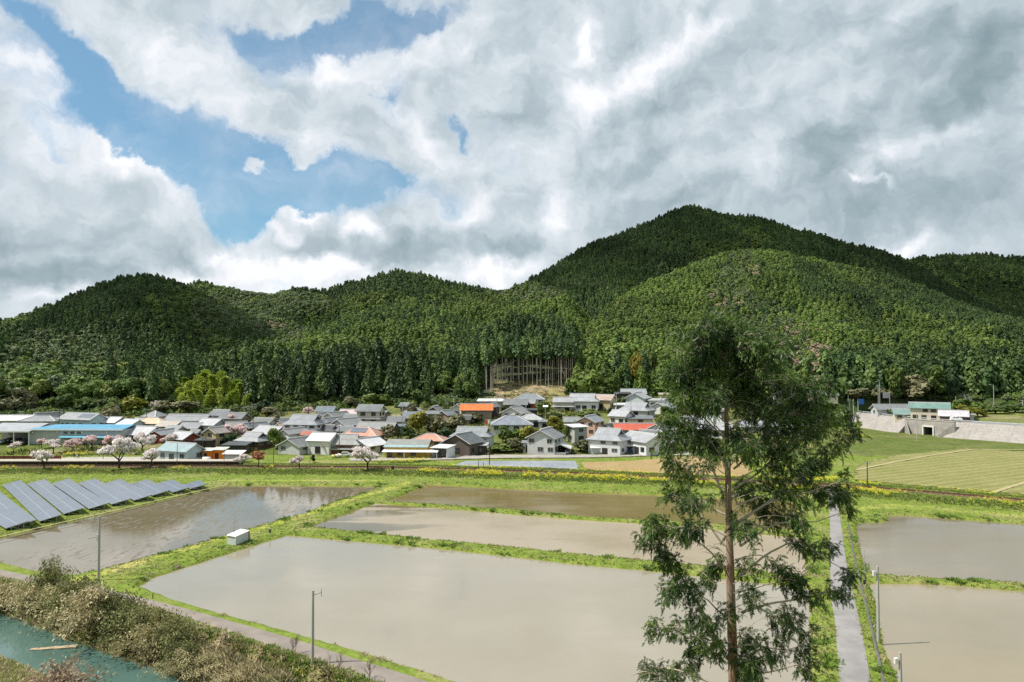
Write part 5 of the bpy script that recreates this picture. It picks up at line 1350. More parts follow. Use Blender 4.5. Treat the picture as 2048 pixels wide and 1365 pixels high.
def shrub(px, by, wpx, hpx, kind, label, name='garden_shrub', cat='shrub', group=None, dy=0.0, seed=0):
    p = S(px, by); Y = p.y + dy; X = ray(px, by)[0] * Y; m = Y / FP
    root = empty(name, (X, Y, tz1(X, Y) - .1), seed * 1.3); w = wpx * m / 2; h = hpx * m / 1.75
    root.scale = (w, w, h)
    for nm, me in (('crown', GM[kind][seed % 3]), ('trunk', GT)):
        o = bpy.data.objects.new(nm, me); link(o, root)
    return tag(root, label, cat, group)
SH = [
 (215, 852, 60, 42, 'olive', 'pale olive tree behind the low white roofed shed'), (262, 828, 70, 42, 'yellow', 'yellow green tree above the pale blue shed'), (232, 842, 46, 50, 'green', 'mid green tree between the teal house and the yellow green tree'),
 (375, 826, 70, 26, 'olive', 'grey olive shrub bank left below the bamboo grove'), (540, 832, 50, 22, 'olive', 'pale olive shrub bank right of the poles on the slope'), (522, 828, 40, 30, 'dark', 'dark rounded evergreen beside the twin poles'), (500, 842, 40, 20, 'green', 'green hedge tree under the dark rounded evergreen'),
 (552, 850, 44, 28, 'olive', 'pale green willow left of the grand house'), (555, 897, 40, 42, 'fresh', 'bright green bush between the timber house and the white gable house'), (458, 893, 40, 26, 'dark', 'dark pruned garden pine under the pink cherry'),
 (640, 897, 34, 32, 'olive', 'brownish garden tree in front of the low grey gable house'), (606, 900, 36, 22, 'olive', 'dull olive shrubs beside the low grey gable house'), (655, 893, 30, 20, 'yellow', 'yellowish shrub by the steep white roof'), (678, 862, 40, 24, 'green', 'dull green trees in front of the broad grey roof'),
 (694, 906, 24, 14, 'dark', 'dark shrub in front of the red brown walled house'), (775, 884, 40, 36, 'olive', 'bare looking shrub right of the salmon panel roof'), (790, 872, 30, 20, 'fresh', 'bright shrub beside the lamp pole in the village centre'), (820, 878, 36, 26, 'green', 'green shrub left of the olive thicket'),
 (838, 872, 50, 52, 'yellow', 'yellow green tall shrub above the panel free salmon roof'), (872, 872, 60, 50, 'olive', 'tangled brown thicket in the village centre'), (905, 868, 56, 40, 'olive', 'olive thicket left of the bluish white house'), (895, 880, 40, 26, 'dark', 'dark thicket right of the salmon roof'),
 (945, 846, 60, 26, 'olive', 'bare grey hedge left of the banners'), (955, 832, 50, 20, 'green', 'green shrubs under the bright orange roof'), (822, 836, 30, 30, 'olive', 'light olive shrub under the tiny blue grey roof'),
 (1035, 882, 56, 30, 'fresh', 'big bright green shrub in front of the large hip roof'), (1012, 886, 40, 36, 'green', 'green shrub left of the big bright green shrub'), (1060, 890, 40, 40, 'yellow', 'yellow green shrub left of the grey gable house'), (1030, 904, 50, 34, 'olive', 'brownish shrub tree on the bank by the lane'), (995, 905, 60, 18, 'fresh', 'low bright green hedge on the bank by the lane'),
 (1086, 836, 36, 34, 'green', 'green shrubs right of the lamp pole with white panel'), (1110, 838, 46, 14, 'dark', 'dark clipped hedge below the cream walled wing'), (1115, 866, 44, 36, 'yellow', 'yellow flowering shrub left of the boxy white roofed building'), (1130, 884, 20, 34, 'fresh', 'slim bright green tree beside the curved path'),
 (1160, 848, 60, 18, 'fresh', 'broad bright green hedge above the pinkish gable'), (1178, 834, 60, 16, 'green', 'green terrace hedge below the silvery traditional house'), (1225, 838, 24, 24, 'dark', 'dark shrub beside the white two storey house'), (1222, 866, 34, 22, 'green', 'round green tree left of the red roof'),
 (1160, 904, 50, 26, 'olive', 'dry garden shrub right of the small lane carport'), (1185, 902, 24, 18, 'yellow', 'yellowish shrub beside the storehouse'), (1345, 850, 30, 26, 'green', 'green shrub behind the white gable house by the near tree'), (1340, 838, 40, 26, 'green', 'leafy shrub above the white gable house by the near tree'),
 (1715, 812, 60, 24, 'olive', 'olive hedge mass left of the blue road sign'), (1760, 812, 60, 28, 'olive', 'olive hedge mass right of the blue road sign'), (1742, 832, 34, 12, 'dark', 'dark low hedge beside the guard rail'), (1786, 834, 30, 16, 'green', 'green low bush beside the teal roof'),
 (1830, 812, 80, 60, 'olive', 'large olive tree behind the green roofed house'), (1870, 806, 60, 70, 'green', 'tall dark green tree right of the large olive tree'), (1815, 812, 50, 28, 'olive', 'rounded tan bush in front of the large olive tree'), (1900, 805, 40, 60, 'dark', 'dark tree left of the bare grey tree'),
 (1935, 838, 44, 30, 'yellow', 'yellow olive bush right of the white lean to'), (1928, 822, 40, 26, 'green', 'green bush below the bare grey tree'), (1955, 834, 40, 24, 'yellow', 'golden bush at the foot of the highway verge'), (1990, 828, 60, 16, 'green', 'low scrub on the grassy bank below the hut'), (2030, 826, 60, 18, 'green', 'low scrub on the grassy bank at the far right'),
 (20, 826, 60, 40, 'olive', 'brownish olive tree on the far left above the white roof'), (55, 824, 60, 50, 'olive', 'pale olive tree by the bare orange slope'), (130, 826, 40, 40, 'green', 'green tree right of the bare orange slope'), (170, 826, 60, 34, 'green', 'green trees behind the two storey teal house'), (320, 830, 46, 30, 'olive', 'grey green tree right of the white blossom'),
 (690, 912, 20, 12, 'dark', 'dark round bush on the lawn by the railway'), (848, 913, 16, 20, 'fresh', 'small bright tree at the corner of the mulch field'), (626, 926, 14, 18, 'dark', 'small dark conifer bush on the lawn'), (283, 884, 24, 30, 'yellow', 'yellow green bush between the two big cherries'), (330, 921, 24, 8, 'olive', 'clipped low hedge in front of the teal cottage'),
 (577, 820, 30, 26, 'green', 'green bush on the slope above the olive willow'), (745, 812, 40, 26, 'green', 'light green broadleaf above the tall cream house'), (700, 816, 44, 28, 'olive', 'light olive bush behind the pinkish roof'), (765, 812, 30, 24, 'fresh', 'fresh green bush right of the tall cream house'), (840, 812, 50, 34, 'green', 'grey green trees behind the pale upturned roof'),
]
for i, (px, by, w_, h_, k, lab) in enumerate(SH):
    big = h_ > 30
    shrub(px, by, w_, h_, k, lab, 'garden_tree' if big else 'garden_shrub', 'tree' if big else 'shrub', 'trees and shrubs of the village', seed=i)
# big green tree under the forest, slim yellow green tree
shrub(1175, 800, 92, 74, 'fresh', 'big bright green spreading tree right of the logged clearing', 'spreading_tree', 'tree', seed=1)
shrub(1145, 798, 40, 34, 'green', 'smaller green tree at the left foot of the big spreading tree', 'spreading_tree', 'tree', seed=2)
shrub(1270, 782, 38, 80, 'yellow', 'slim yellow green tree at the forest edge above the highest house', 'slim_tree', 'tree', seed=0)
shrub(1300, 775, 40, 100, 'green', 'tall rounded tree with orange tinge behind the slim yellow green tree', 'slim_tree', 'tree', seed=1)
shrub(1315, 786, 50, 40, 'olive', 'grey leafless looking thicket left of the near tree at the forest edge', 'thicket', 'thicket', seed=2)
shrub(1785, 808, 42, 70, 'green', 'pyramid shaped dark green conifer by the highway', 'roadside_conifer', 'tree', seed=0)
# bamboo grove: arching plumes
def bamboo_vf(seed, h=9.5, n=620):
    g = np.random.default_rng(seed); bend = g.uniform(1.4, 3.4); a0 = g.uniform(0, 6.28)
    t = .3 + .7 * g.random(n) ** .75; ang = g.random(n) * 6.28; rr = 2.1 * np.sin(np.clip(t, 0, 1) * 2.6) ** .7 * np.sqrt(g.random(n)) * (1 - .5 * t)
    x = bend * t ** 3 * math.cos(a0) + rr * np.cos(ang); y = bend * t ** 3 * math.sin(a0) + rr * np.sin(ang); z = h * (t - .2 * t ** 4) - .45 * rr
    c = np.stack([x, y, z], 1); d = np.stack([np.cos(ang) * .8 + math.cos(a0) * .5, np.sin(ang) * .8 + math.sin(a0) * .5, -.55 + .5 * t], 1) + g.normal(size=(n, 3)) * .3; d /= np.linalg.norm(d, axis=1)[:, None]
    s = np.cross(d, g.normal(size=(n, 3))); s /= np.linalg.norm(s, axis=1)[:, None]; L_ = .8 * (.6 + .8 * g.random(n))[:, None]
    v = np.stack([c - d * L_ * .4, c + s * .2, c + d * L_ * .7, c - s * .2], 1).reshape(-1, 3)
    return v, np.arange(n * 4).reshape(n, 4)
BAM = [proto('foliage', bamboo_vf(500 + k), [M_BAMBOO]).data for k in range(5)]
BST = MB().tube([(0, 0, -.4), (0, 0, 4), (.15, .1, 7)], [.07, .06, .03], 5).build('culm', [plain('bamboo_culm', (.2, .24, .06), .5)], linkit=False).data
g = random.Random(21)
bam_pts = [(352, 812, .75), (364, 815, .85), (372, 808, 1.0), (384, 814, .95), (392, 805, 1.2), (402, 813, 1.0), (410, 806, 1.25), (420, 814, 1.05), (428, 805, 1.3), (437, 813, 1.05), (446, 806, 1.25), (455, 814, 1.0), (463, 807, 1.1), (471, 814, .95), (478, 809, .95), (488, 815, .8), (400, 797, 1.35), (418, 796, 1.45), (436, 796, 1.45), (452, 798, 1.3), (376, 800, 1.1), (468, 800, 1.15), (358, 803, .9), (484, 803, .9), (444, 817, .8), (412, 817, .8)]
for i, (px, by, s_) in enumerate(bam_pts):
    p = S(px, min(by + 12, 828)); p.y += (828 - by) * .55; p.x = ray(px, by)[0] * p.y
    r = empty('bamboo', (p.x, p.y, tz1(p.x, p.y)), g.uniform(0, 6.28), s_ * 1.05)
    for nm, me in (('foliage', BAM[i % 5]), ('culm', BST)): link(bpy.data.objects.new(nm, me), r)
    tag(r, 'arching yellow green bamboo plume in the grove behind the left houses', 'bamboo', 'bamboos of the grove')
# bare stems around the logged clearing
st_me = [MB().tube([(0, 0, -1), (.05 * k, 0, 10), (0, .1, 20)], [.18, .14, .07], 6).build('trunk', [M_PALEBARK], linkit=False).data for k in range(3)]
cr_me = [proto('crown', (lambda vf: (vf[0] + np.array([0, 0, 12.5]), vf[1]))(conifer_vf(8.0, 2.5, 420, 610 + k, .5, .05, .8)), [M_CEDAR]).data for k in range(3)]
n = 0
for row, (yy, cnt) in enumerate(((0, 22), (5, 20), (10, 20), (17, 18), (25, 18), (33, 18))):
    for i in range(cnt):
        px = 966 + (i + .5 + g.uniform(-.38, .38)) * (186 / cnt)
        base = 775 - 5 * math.sin((px - 972) / 178 * 3.14) + g.uniform(-2, 2) + (8 if px < 990 else 0)
        p = S(px, base); Y = p.y + yy + g.uniform(-1.5, 1.5); X = ray(px, base)[0] * Y
        r = empty('bare_stemmed_cedar', (X, Y, tz1(X, Y)), g.uniform(0, 6.28), g.uniform(.88, 1.1))
        for nm, me in (('trunk', st_me[i % 3]), ('crown', cr_me[i % 3])): link(bpy.data.objects.new(nm, me), r)
        tag(r, 'tall cedar with long bare pale stem at the back of the logged clearing', 'cedar', 'bare stemmed cedars at the logged clearing'); n += 1
# felled logs and brush on the clearing
for i in range(9):
    px = g.uniform(1005, 1125); by = g.uniform(781, 797); p = S(px, by); a = g.uniform(-.5, .5)
    o = MB().tube([(-2.4, 0, .15), (0, 0, .18), (2.4, 0, .15)], [.22, .2, .15], 6).build('felled_log', [plain('cut_log', (.42, .31, .17), .85)])
    o.location = p; o.rotation_euler = (0, 0, a); tag(o, 'felled straw coloured log lying on the logged clearing', 'log', 'felled logs on the clearing')

# ---- cherries in blossom: forked dark trunk, spreading limbs, loose blossom
M_BLOS = leafm('cherry_blossom', [(.74, .66, .64), (.79, .72, .70), (.82, .77, .75)], trans=.3)
M_PINK = leafm('pink_blossom', [(.72, .54, .53), (.76, .60, .58)], trans=.3)
M_COPPER = leafm('copper_leaves', [(.36, .155, .085), (.42, .20, .12)], trans=.25)
M_WHITEB = leafm('white_blossom', [(.62, .58, .50), (.66, .62, .55)], trans=.3)
def cherry_meshes(seed, mat, n=2300, dense=1.0, size=.30):
    g = random.Random(seed); b = MB(); tips = []
    def grow(p, d, L_, r, lvl):
        q = p + d * L_; mid = p + d * L_ * .5 + Vector((g.uniform(-.1, .1), g.uniform(-.1, .1), .06)) * L_
        b.tube([p, mid, q], [r, r * .8, r * .6], 5, cap=lvl == 0)
        if lvl >= 2: tips.append((mid, L_)); tips.append((q, L_))
        if lvl == 4: return
        for k in range(3 if lvl else 3):
            a = Vector((g.uniform(-1, 1), g.uniform(-1, 1), g.uniform(-.15, .5))); nd = (d * .75 + a * (.8 if lvl else 1.0)).normalized(); nd.z *= .75
            grow(q if k else mid.lerp(q, .6), nd.normalized(), L_ * g.uniform(.62, .82), r * .58, lvl + 1)
    grow(Vector((0, 0, -.3)), Vector((g.uniform(-.25, .25), 0, 1)).normalized(), 1.6, .2, 0)
    blobs = [(t.x, t.y, t.z + .1, .55, .55, .4) for t, L_ in tips if g.random() < dense]
    return b.build('trunk', [plain('dark_cherry_bark', (.045, .035, .03), .9, .1)], linkit=False).data, proto('blossom', leafcloud(blobs, n, size, seed, shell=.2), [mat]).data
CH = {'blush': [cherry_meshes(700 + k, M_BLOS) for k in range(3)], 'pink': [cherry_meshes(710 + k, M_PINK, 3000) for k in range(2)], 'copper': [cherry_meshes(722, M_COPPER, 2600)], 'white': [cherry_meshes(731, M_WHITEB, 1800)]}
def cherry(px, by, wpx, kind, label, v=0, rz=0.0, dy=0, sz=None, cat='cherry tree', name='cherry_tree'):
    p = S(px, by); Y = p.y + dy; X = ray(px, by)[0] * Y
    t, c = CH[kind][v % len(CH[kind])]; s_ = wpx * Y / FP / 6.9
    r = empty(name, (X, Y, tz1(X, Y)), rz); r.scale = (s_, s_, s_ * (sz or 1.0))
    for nm, me in (('trunk', t), ('crown', c)): link(bpy.data.objects.new(nm, me), r)
    tag(r, label, cat, 'cherries and other blossoming trees')
cherry(90, 937, 62, 'blush', 'blossoming cherry beside the station platform, first from the left', 0, .4)
cherry(237, 939, 84, 'blush', 'largest pale pink cherry beside the railway in front of the silvery roof', 1, 2.1, sz=1.2)
cherry(299, 939, 62, 'blush', 'pale cherry with forked trunk left of the teal cottage', 2, 1.2, sz=1.1)
cherry(26, 906, 36, 'blush', 'small thin cherry in front of the carport', 0, 3)
cherry(83, 898, 32, 'pink', 'round pink cherry against the factory wall', 0, 1)
cherry(108, 908, 46, 'blush', 'low wide cherry left of the factory awning', 1, 4)
cherry(146, 904, 44, 'pink', 'pink cherry below the factory windows', 1, 2)
cherry(184, 900, 46, 'pink', 'pink cherry below the right end of the factory', 0, 5)
cherry(222, 900, 50, 'pink', 'pink cherry between the factory and the largest cherry', 1, .5)
cherry(285, 904, 66, 'blush', 'dense cherry with dark gaps below the silvery roof', 2, 5.2)
cherry(335, 896, 46, 'blush', 'cherry behind the roof of the teal cottage', 0, 2.6)
cherry(472, 884, 66, 'pink', 'flat topped pink cherry beside the tan barn', 1, 3.9, sz=.9)
cherry(517, 936, 56, 'copper', 'copper red leaved tree beside the railway', 0, 0, cat='tree', name='copper_leaved_tree')
cherry(484, 934, 40, 'blush', 'thin white cherry left of the copper red tree', 1, 1.7)
cherry(600, 938, 44, 'blush', 'sparse young cherry beside the railway in front of the lawn', 2, 3.0)
cherry(736, 941, 76, 'blush', 'round cherry with leaning trunk beside the railway before the yellow workshop', 0, 5.5, sz=1.05)
cherry(312, 826, 46, 'white', 'white blossoming tree at the hill foot above the small white house', 0, 1, cat='tree', name='blossoming_tree')
cherry(465, 850, 34, 'pink', 'small pink blossom tree behind the tan barn', 0, 1)
cherry(617, 834, 34, 'pink', 'small pink blossom tree behind the grand house roof', 1, 2)
# yellow rape bush in the village
# ================================================================== RAILWAY
def offs(pl, d):
    """polyline shifted to its left by d"""
    t = np.gradient(pl, axis=0); t /= np.linalg.norm(t, axis=1)[:, None]
    return pl + np.stack([-t[:, 1], t[:, 0]], 1) * d
def resample(pl, n):
    d = np.r_[0, np.cumsum(np.hypot(*np.diff(pl, axis=0).T))]; t = np.linspace(0, d[-1], n)
    return np.stack([np.interp(t, d, pl[:, 0]), np.interp(t, d, pl[:, 1])], 1)
RL = resample(RAIL, 120)
M_BALL = plain('rusty_ballast', (.17, .115, .08), .95, .1, var=.4, scale=2.5)
M_RAIL = plain('rail_steel', (.15, .075, .045), .5, .4, .3)
ribbon('railway_bed', offs(RL, 1.7), offs(RL, -1.7), 0.98, M_BALL)
for off in (.53, -.53):
    b = MB(); q = offs(RL, off)
    for a, c in zip(q[:-1], q[1:]): b.bar((a[0], a[1], 1.13), (c[0], c[1], 1.13), .09, .16)
    tag(b.build('railway_rail', [M_RAIL]), kind='structure')
b = MB()
d = np.r_[0, np.cumsum(np.hypot(*np.diff(RL, axis=0).T))]
for s_ in np.arange(0, d[-1], .9):
    x = np.interp(s_, d, RL[:, 0]); y = np.interp(s_, d, RL[:, 1]); t = np.array([np.interp(min(s_ + 1, d[-1]), d, RL[:, 0]) - np.interp(max(s_ - 1, 0), d, RL[:, 0]), np.interp(min(s_ + 1, d[-1]), d, RL[:, 1]) - np.interp(max(s_ - 1, 0), d, RL[:, 1])]); t /= np.linalg.norm(t); nn = np.array([-t[1], t[0]])
    b.bar((x - nn[0], y - nn[1], 1.03), (x + nn[0], y + nn[1], 1.03), .22, .12)
tag(b.build('railway_sleepers', [plain('sleeper', (.09, .06, .045), .9, .1)]), kind='structure')
# platform
pa = np.array([[*G(x, 932, 1.0)[:2]] for x in (-160, 0, 160, 330, 470)]); pa = resample(pa, 12) + np.array([0, 2.0])
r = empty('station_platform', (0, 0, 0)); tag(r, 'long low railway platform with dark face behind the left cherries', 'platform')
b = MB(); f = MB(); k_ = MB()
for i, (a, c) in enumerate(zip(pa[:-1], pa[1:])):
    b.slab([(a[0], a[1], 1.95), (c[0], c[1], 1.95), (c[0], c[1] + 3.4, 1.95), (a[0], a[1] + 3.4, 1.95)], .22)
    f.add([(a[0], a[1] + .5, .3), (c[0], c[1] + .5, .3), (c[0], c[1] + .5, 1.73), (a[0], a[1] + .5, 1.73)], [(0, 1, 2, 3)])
    k_.box(a[0] - .15, a[0] + .15, a[1] + .1, a[1] + .4, .3, 1.73)
b.build('deck', [plain('platform_concrete', (.42, .38, .33), .9, .1)], r); f.build('face', [plain('painted_deck_shade', (.06, .042, .038), .9, .1)], r); k_.build('support', [plain('platform_timber', (.10, .07, .06), .9, .1)], r)  # dark face colour stands in for the shade under the deck
a, c = S(-30, 922), S(122, 922)
b = MB().bar((a.x, a.y, a.z + .9), (c.x, c.y, c.z + .9), .1, .8)
for i in range(9): t = i / 8; p = a.lerp(c, t); b.bar((p.x, p.y - .08, p.z - .3), (p.x, p.y - .08, p.z + 1.4), .12)
tag(b.build('timber_fence', [plain('maroon_timber', (.16, .05, .035), .85)]), 'low maroon timber fence on the left end of the platform', 'fence')

for fp_ in ([(1712, 941), (1790, 925), (1870, 910), (1950, 899), (2060, 900)], [(1975, 990), (2010, 978), (2060, 963)]):
    c2 = resample(poly(fp_, .45), 30); ribbon('field_path', offs(c2, .55), offs(c2, -.55), .2, plain('dry_path', (.34, .30, .16), .95, .1), zfun=lambda a, b: max(tz1(a, b), .3))
# ================================================================== SOLAR ARRAYS
ROWS = [((-30, 1031), (11, 1057)), ((-64, 973), (26, 1054)), ((5, 970), (79, 1043)), ((54, 968), (128, 1028)), ((104, 967), (178, 1018)), ((157, 966.5), (223, 1009)), ((208, 967.5), (268, 1001)), ((262, 968), (305, 991)), ((312, 968.5), (345, 985)), ((366, 970), (380, 978))]
ORD = ['the row cut off at the left edge of the photo', 'the second row from the left edge', 'the long row third from the left', 'the long row fourth from the left', 'the fifth row from the left', 'the sixth row from the left', 'the fourth row from the right end', 'the third row from the right end', 'the second row from the right end', 'the shortest row at the right end']
for i, (tl, bl) in enumerate(ROWS):
    A, B = G(*tl, .8), G(*bl, .8); ax = (B - A); ln = ax.length; ax.normalize(); cr = Vector((-ax.y, ax.x, 0)); 
    if cr.y < 0: cr = -cr
    r = empty('solar_array', (A.x, A.y, 0)); tag(r, f'tilted blue grey solar array, {ORD[i]}', 'solar array', 'solar arrays on the grass')
    W_, rise = 3.2, .7
    O = Vector((A.x, A.y, 0)); q = [A - O, A + ax * ln - O, A + ax * ln + cr * W_ + Vector((0, 0, rise)) - O, A + cr * W_ + Vector((0, 0, rise)) - O]
    up = MB().slab(q, .06, 0, 1)
    if (q[1] - q[0]).cross(q[3] - q[0]).z < 0: up = MB().slab([q[1], q[0], q[3], q[2]], .06, 0, 1)
    o = up.build('panel', [M_SOLAR, M_STEEL], r); add_uv(o, 1.0)
    n = max(2, int(ln / 6)); fr = MB()
    for s_ in (.25, .78):
        fr.bar(q[0].lerp(q[3], s_) - Vector((0, 0, .14)), q[1].lerp(q[2], s_) - Vector((0, 0, .14)), .09, .12)
    for k in range(n + 1):
        t = .01 + .98 * k / n; lo = q[0].lerp(q[1], t); hi = q[3].lerp(q[2], t); p1 = lo.lerp(hi, .25); p2 = lo.lerp(hi, .78)
        fr.bar(lo - Vector((0, 0, .1)), hi - Vector((0, 0, .1)), .07, .09)
        MB().bar((p1.x, p1.y, -.1), (p1.x, p1.y, p1.z - .12), .09).build('leg', [M_STEEL], r); MB().bar((p2.x, p2.y, -.1), (p2.x, p2.y, p2.z - .12), .09).build('leg', [M_STEEL], r)
        if k in (0, n): fr.bar((p2.x, p2.y, .3), p1 - Vector((0, 0, .15)), .06)
    fr.build('frame', [M_STEEL], r)
ca = resample(poly([(-90, 1098), (0, 1075), (230, 1022), (457, 969.5)], .4), 40)
ribbon('concrete_curb', offs(ca, .16), offs(ca, -.16), .52, plain('curb_concrete', (.40, .33, .22), .9, .1))

# ================================================================== POLES
M_POLE = plain('concrete_pole', (.36, .36, .34), .8, .2, var=.12); M_BROWNP = plain('brown_pole', (.09, .065, .05), .8, .2); M_INS = plain('insulator', (.62, .62, .60), .4)
def pole(px, by, ty, label, arms=1, mat=None, r=.16, extra=None, cat='utility pole', name='utility_pole', Y=None, az=0.0, group=None):
    if Y is None: p = S(px, by)
    else: x = ray(px, by)[0] * Y; p = Vector((x, Y, tz1(x, Y)))
    top = P(px, ty, p.y).z - p.z; mat = mat or M_POLE
    root = empty(name, p, az); tag(root, label, cat, group or 'utility poles')
    MB().tube([(0, 0, -.8), (0, 0, top * .5), (0, 0, top)], [r, r * .85, r * .65], 8).build('shaft', [mat], root)
    for k in range(arms):
        z = top - .35 - k * .75
        a = MB().bar((-.9, .12, z), (.9, .12, z), .09, .1).build('crossarm', [M_STEEL], root)
        b = MB()
        for x in (-.8, -.3, .35, .8): b.tube([(x, .12, z + .04), (x, .12, z + .26)], [.05, .035], 6)
        b.build('insulators', [M_INS], a)
    if extra == 'transformer':
        for s_ in (-1, 1): MB().tube([(s_ * .38, -.1, top * .70), (s_ * .38, -.1, top * .70 + .8)], .24, 10).build('transformer', [plain('transformer_paint', (.40, .43, .43), .5)], root)
    if extra == 'lamp':
        MB().bar((0, 0, top - .1), (-1.2, 0, top + .1), .07).build('lamp_arm', [M_STEEL], root); MB().box(-1.7, -1.1, -.12, .12, top + .02, top + .16).build('lamp_head', [M_INS], root)
    if extra == 'tlamp':
        MB().bar((-1.0, 0, top), (1.0, 0, top), .07).build('lamp_arm', [M_STEEL], root)
        for s_ in (-1, 1): MB().box(s_ * .85 - .25, s_ * .85 + .25, -.12, .12, top - .08, top + .06).build('lamp_head', [M_INS], root)
    if extra == 'panel':
        MB().slab([(-.9, -.5, top), (.9, -.5, top), (.9, .4, top + .5), (-.9, .4, top + .5)], .06).build('panel', [M_PVC], root)
    if extra == 'box':
        MB().box(-.45, -.2, -.12, .12, top - .9, top - .45).build('junction_box', [M_INS], root)
    return root, top
# the four near poles
r_, t_ = pole(197, 1162, 1033, 'pale concrete pole with transformer boxes at the corner of the tilled paddy', 1, r=.17)
r_['label'] = 'concrete pole with grey bracket boxes at the lower corner of the tilled paddy'
MB().box(-.30, -.12, -.1, .1, t_ - 3.0, t_ - 2.2).build('switch_box', [M_INS], r_); MB().bar((-.1, 0, t_ - 2.5), (-1.3, 0, t_ - 2.75), .07).build('bracket', [M_STEEL], r_)
MB().bar((-1.35, -.1, t_ - .35), (-.9, .1, t_ - .35), .1).build('bracket', [M_INS], r_)
r_, t_ = pole(625, 1333, 1181, 'tall slim two tone pole beside the lane and the largest paddy', 0, r=.15)
MB().bar((0, 0, t_ - .45), (.75, 0, t_ - .2), .05).bar((.75, 0, t_ - .55), (.75, 0, t_ + .1), .05).build('bracket', [M_STEEL], r_)
pole(1757, 1286, 1133, 'pale grey pole with a top box casting its shadow on the right paddy', 0, extra='box', r=.16)
pole(1802, 1437, 1305, 'grey pole with small fittings near its top at the lower right edge', 0, extra='box', r=.16)
# thin measuring rods by the paddies
for px, by, ty, lab in ((540, 1072, 1042, 'thin rod standing beside the pump shed'), (468, 1074, 1029, 'thin aerial rod behind the pump shed roof'), (1729, 1176, 1098, 'thin pipe with dark valve box beside the farm road')):
    p = S(px, by); h = P(px, ty, p.y).z - p.z
    root = empty('measuring_rod', p); tag(root, lab, 'rod')
    MB().tube([(0, 0, -.3), (0, 0, h)], .035, 6).build('shaft', [M_POLE], root); MB().box(-.12, .12, -.12, .12, .4, .9).build('box', [M_DARK], root)
VP = [(118, 862, 818, 'wooden pole in front of the two storey teal house', 1, 'b'), (293, 855, 818, 'dark pole at the left of the small white house', 1, 'b'), (500, 872, 812, 'left of the twin poles beside the pink cherry', 2, 'b'), (506, 874, 808, 'right of the twin poles beside the pink cherry', 2, 'b'), (488, 844, 814, 'pale pole on the slope behind the twin poles', 1, 'c'),
      (617, 838, 808, 'pole rising behind the grand house roof', 2, 'b'), (678, 912, 846, 'brown pole in front of the grey tiled house', 1, 'b'), (805, 870, 806, 'pole beside the grassy plot in the village centre', 2, 'c'), (829, 834, 808, 'short dark pole above the pale upturned roof', 1, 'b'), (979, 936, 884, 'tall dark pole in front of the mulch field', 0, 'b'),
      (994, 834, 789, 'pole beside the dark open garage', 1, 'c'), (1052, 850, 797, 'pole in front of the dark two storey house', 1, 'c'), (1233, 828, 786, 'pale pole left of the two tiered house', 1, 'c'), (1262, 848, 789, 'pale pole in front of the dark gabled house', 1, 'c'), (1187, 908, 870, 'thin pole at the left of the storehouse', 0, 'c'), (1325, 905, 862, 'thin pole by the low yellowish house', 0, 'c'),
      (1735, 974, 924, 'dark railway pole with signal box beside the green field', 1, 'b'), (1834, 884, 828, 'pale pole in front of the underpass', 0, 'c'), (1757, 828, 770, 'left of two pale poles at the guard rail', 2, 'c'), (40, 846, 822, 'thin pole above the long white shed', 1, 'c')]
for px, by, ty, lab, arms, mt in VP:
    pole(px, by, ty, lab, arms, M_BROWNP if mt == 'b' else M_POLE, r=.13)
for px, by, ty, lab in ((78, 922, 883, 'dark slim post behind the first cherry on the platform'), (206, 925, 884, 'dark slim post left of the largest cherry'), (354, 932, 886, 'dark slim post in front of the teal cottage'), (405, 924, 866, 'dark slim post left of the orange sheds'), (448, 930, 898, 'dark slim post at the corner of the block shed'),
                        (547, 929, 883, 'dark slim post right of the copper red tree'), (620, 930, 892, 'dark slim post on the lawn beside the sparse cherry'), (957, 938, 921, 'short dark post in front of the mulch field, further left'), (967, 939, 924, 'short thick dark post beside the tall dark pole')):
    pole(px, by, ty, lab, 0, M_BROWNP, r=.09, cat='post', name='trackside_post', group='dark posts along the railway')
pole(908, 856, 793, 'pale lamp pole with two heads beside the white gable house', 0, extra='tlamp', cat='lamp pole', name='lamp_pole', group='lamp poles')
pole(1091, 852, 814, 'short lamp pole with tilted white panel among shrubs', 0, extra='panel', cat='lamp pole', name='lamp_pole', group='lamp poles', r=.09)
pole(1697, 836, 765, 'pale lamp pole left of the blue road sign', 0, extra='tlamp', cat='lamp pole', name='lamp_pole', group='lamp poles', Y=322)
pole(1760, 826, 764, 'taller right one of two pale poles at the guard rail', 0, extra='lamp', cat='lamp pole', name='lamp_pole', group='lamp poles', Y=318)
pole(1912, 826, 793, 'short pale post above the white roofed shed', 0, name='utility_pole', Y=312)
pole(1988, 826, 770, 'pale street lamp on the grassy bank below the hut', 0, extra='lamp', cat='lamp pole', name='lamp_pole', group='lamp poles', Y=312)
pole(2046, 860, 800, 'pale pole cut by the right edge of the photo', 1, Y=290)

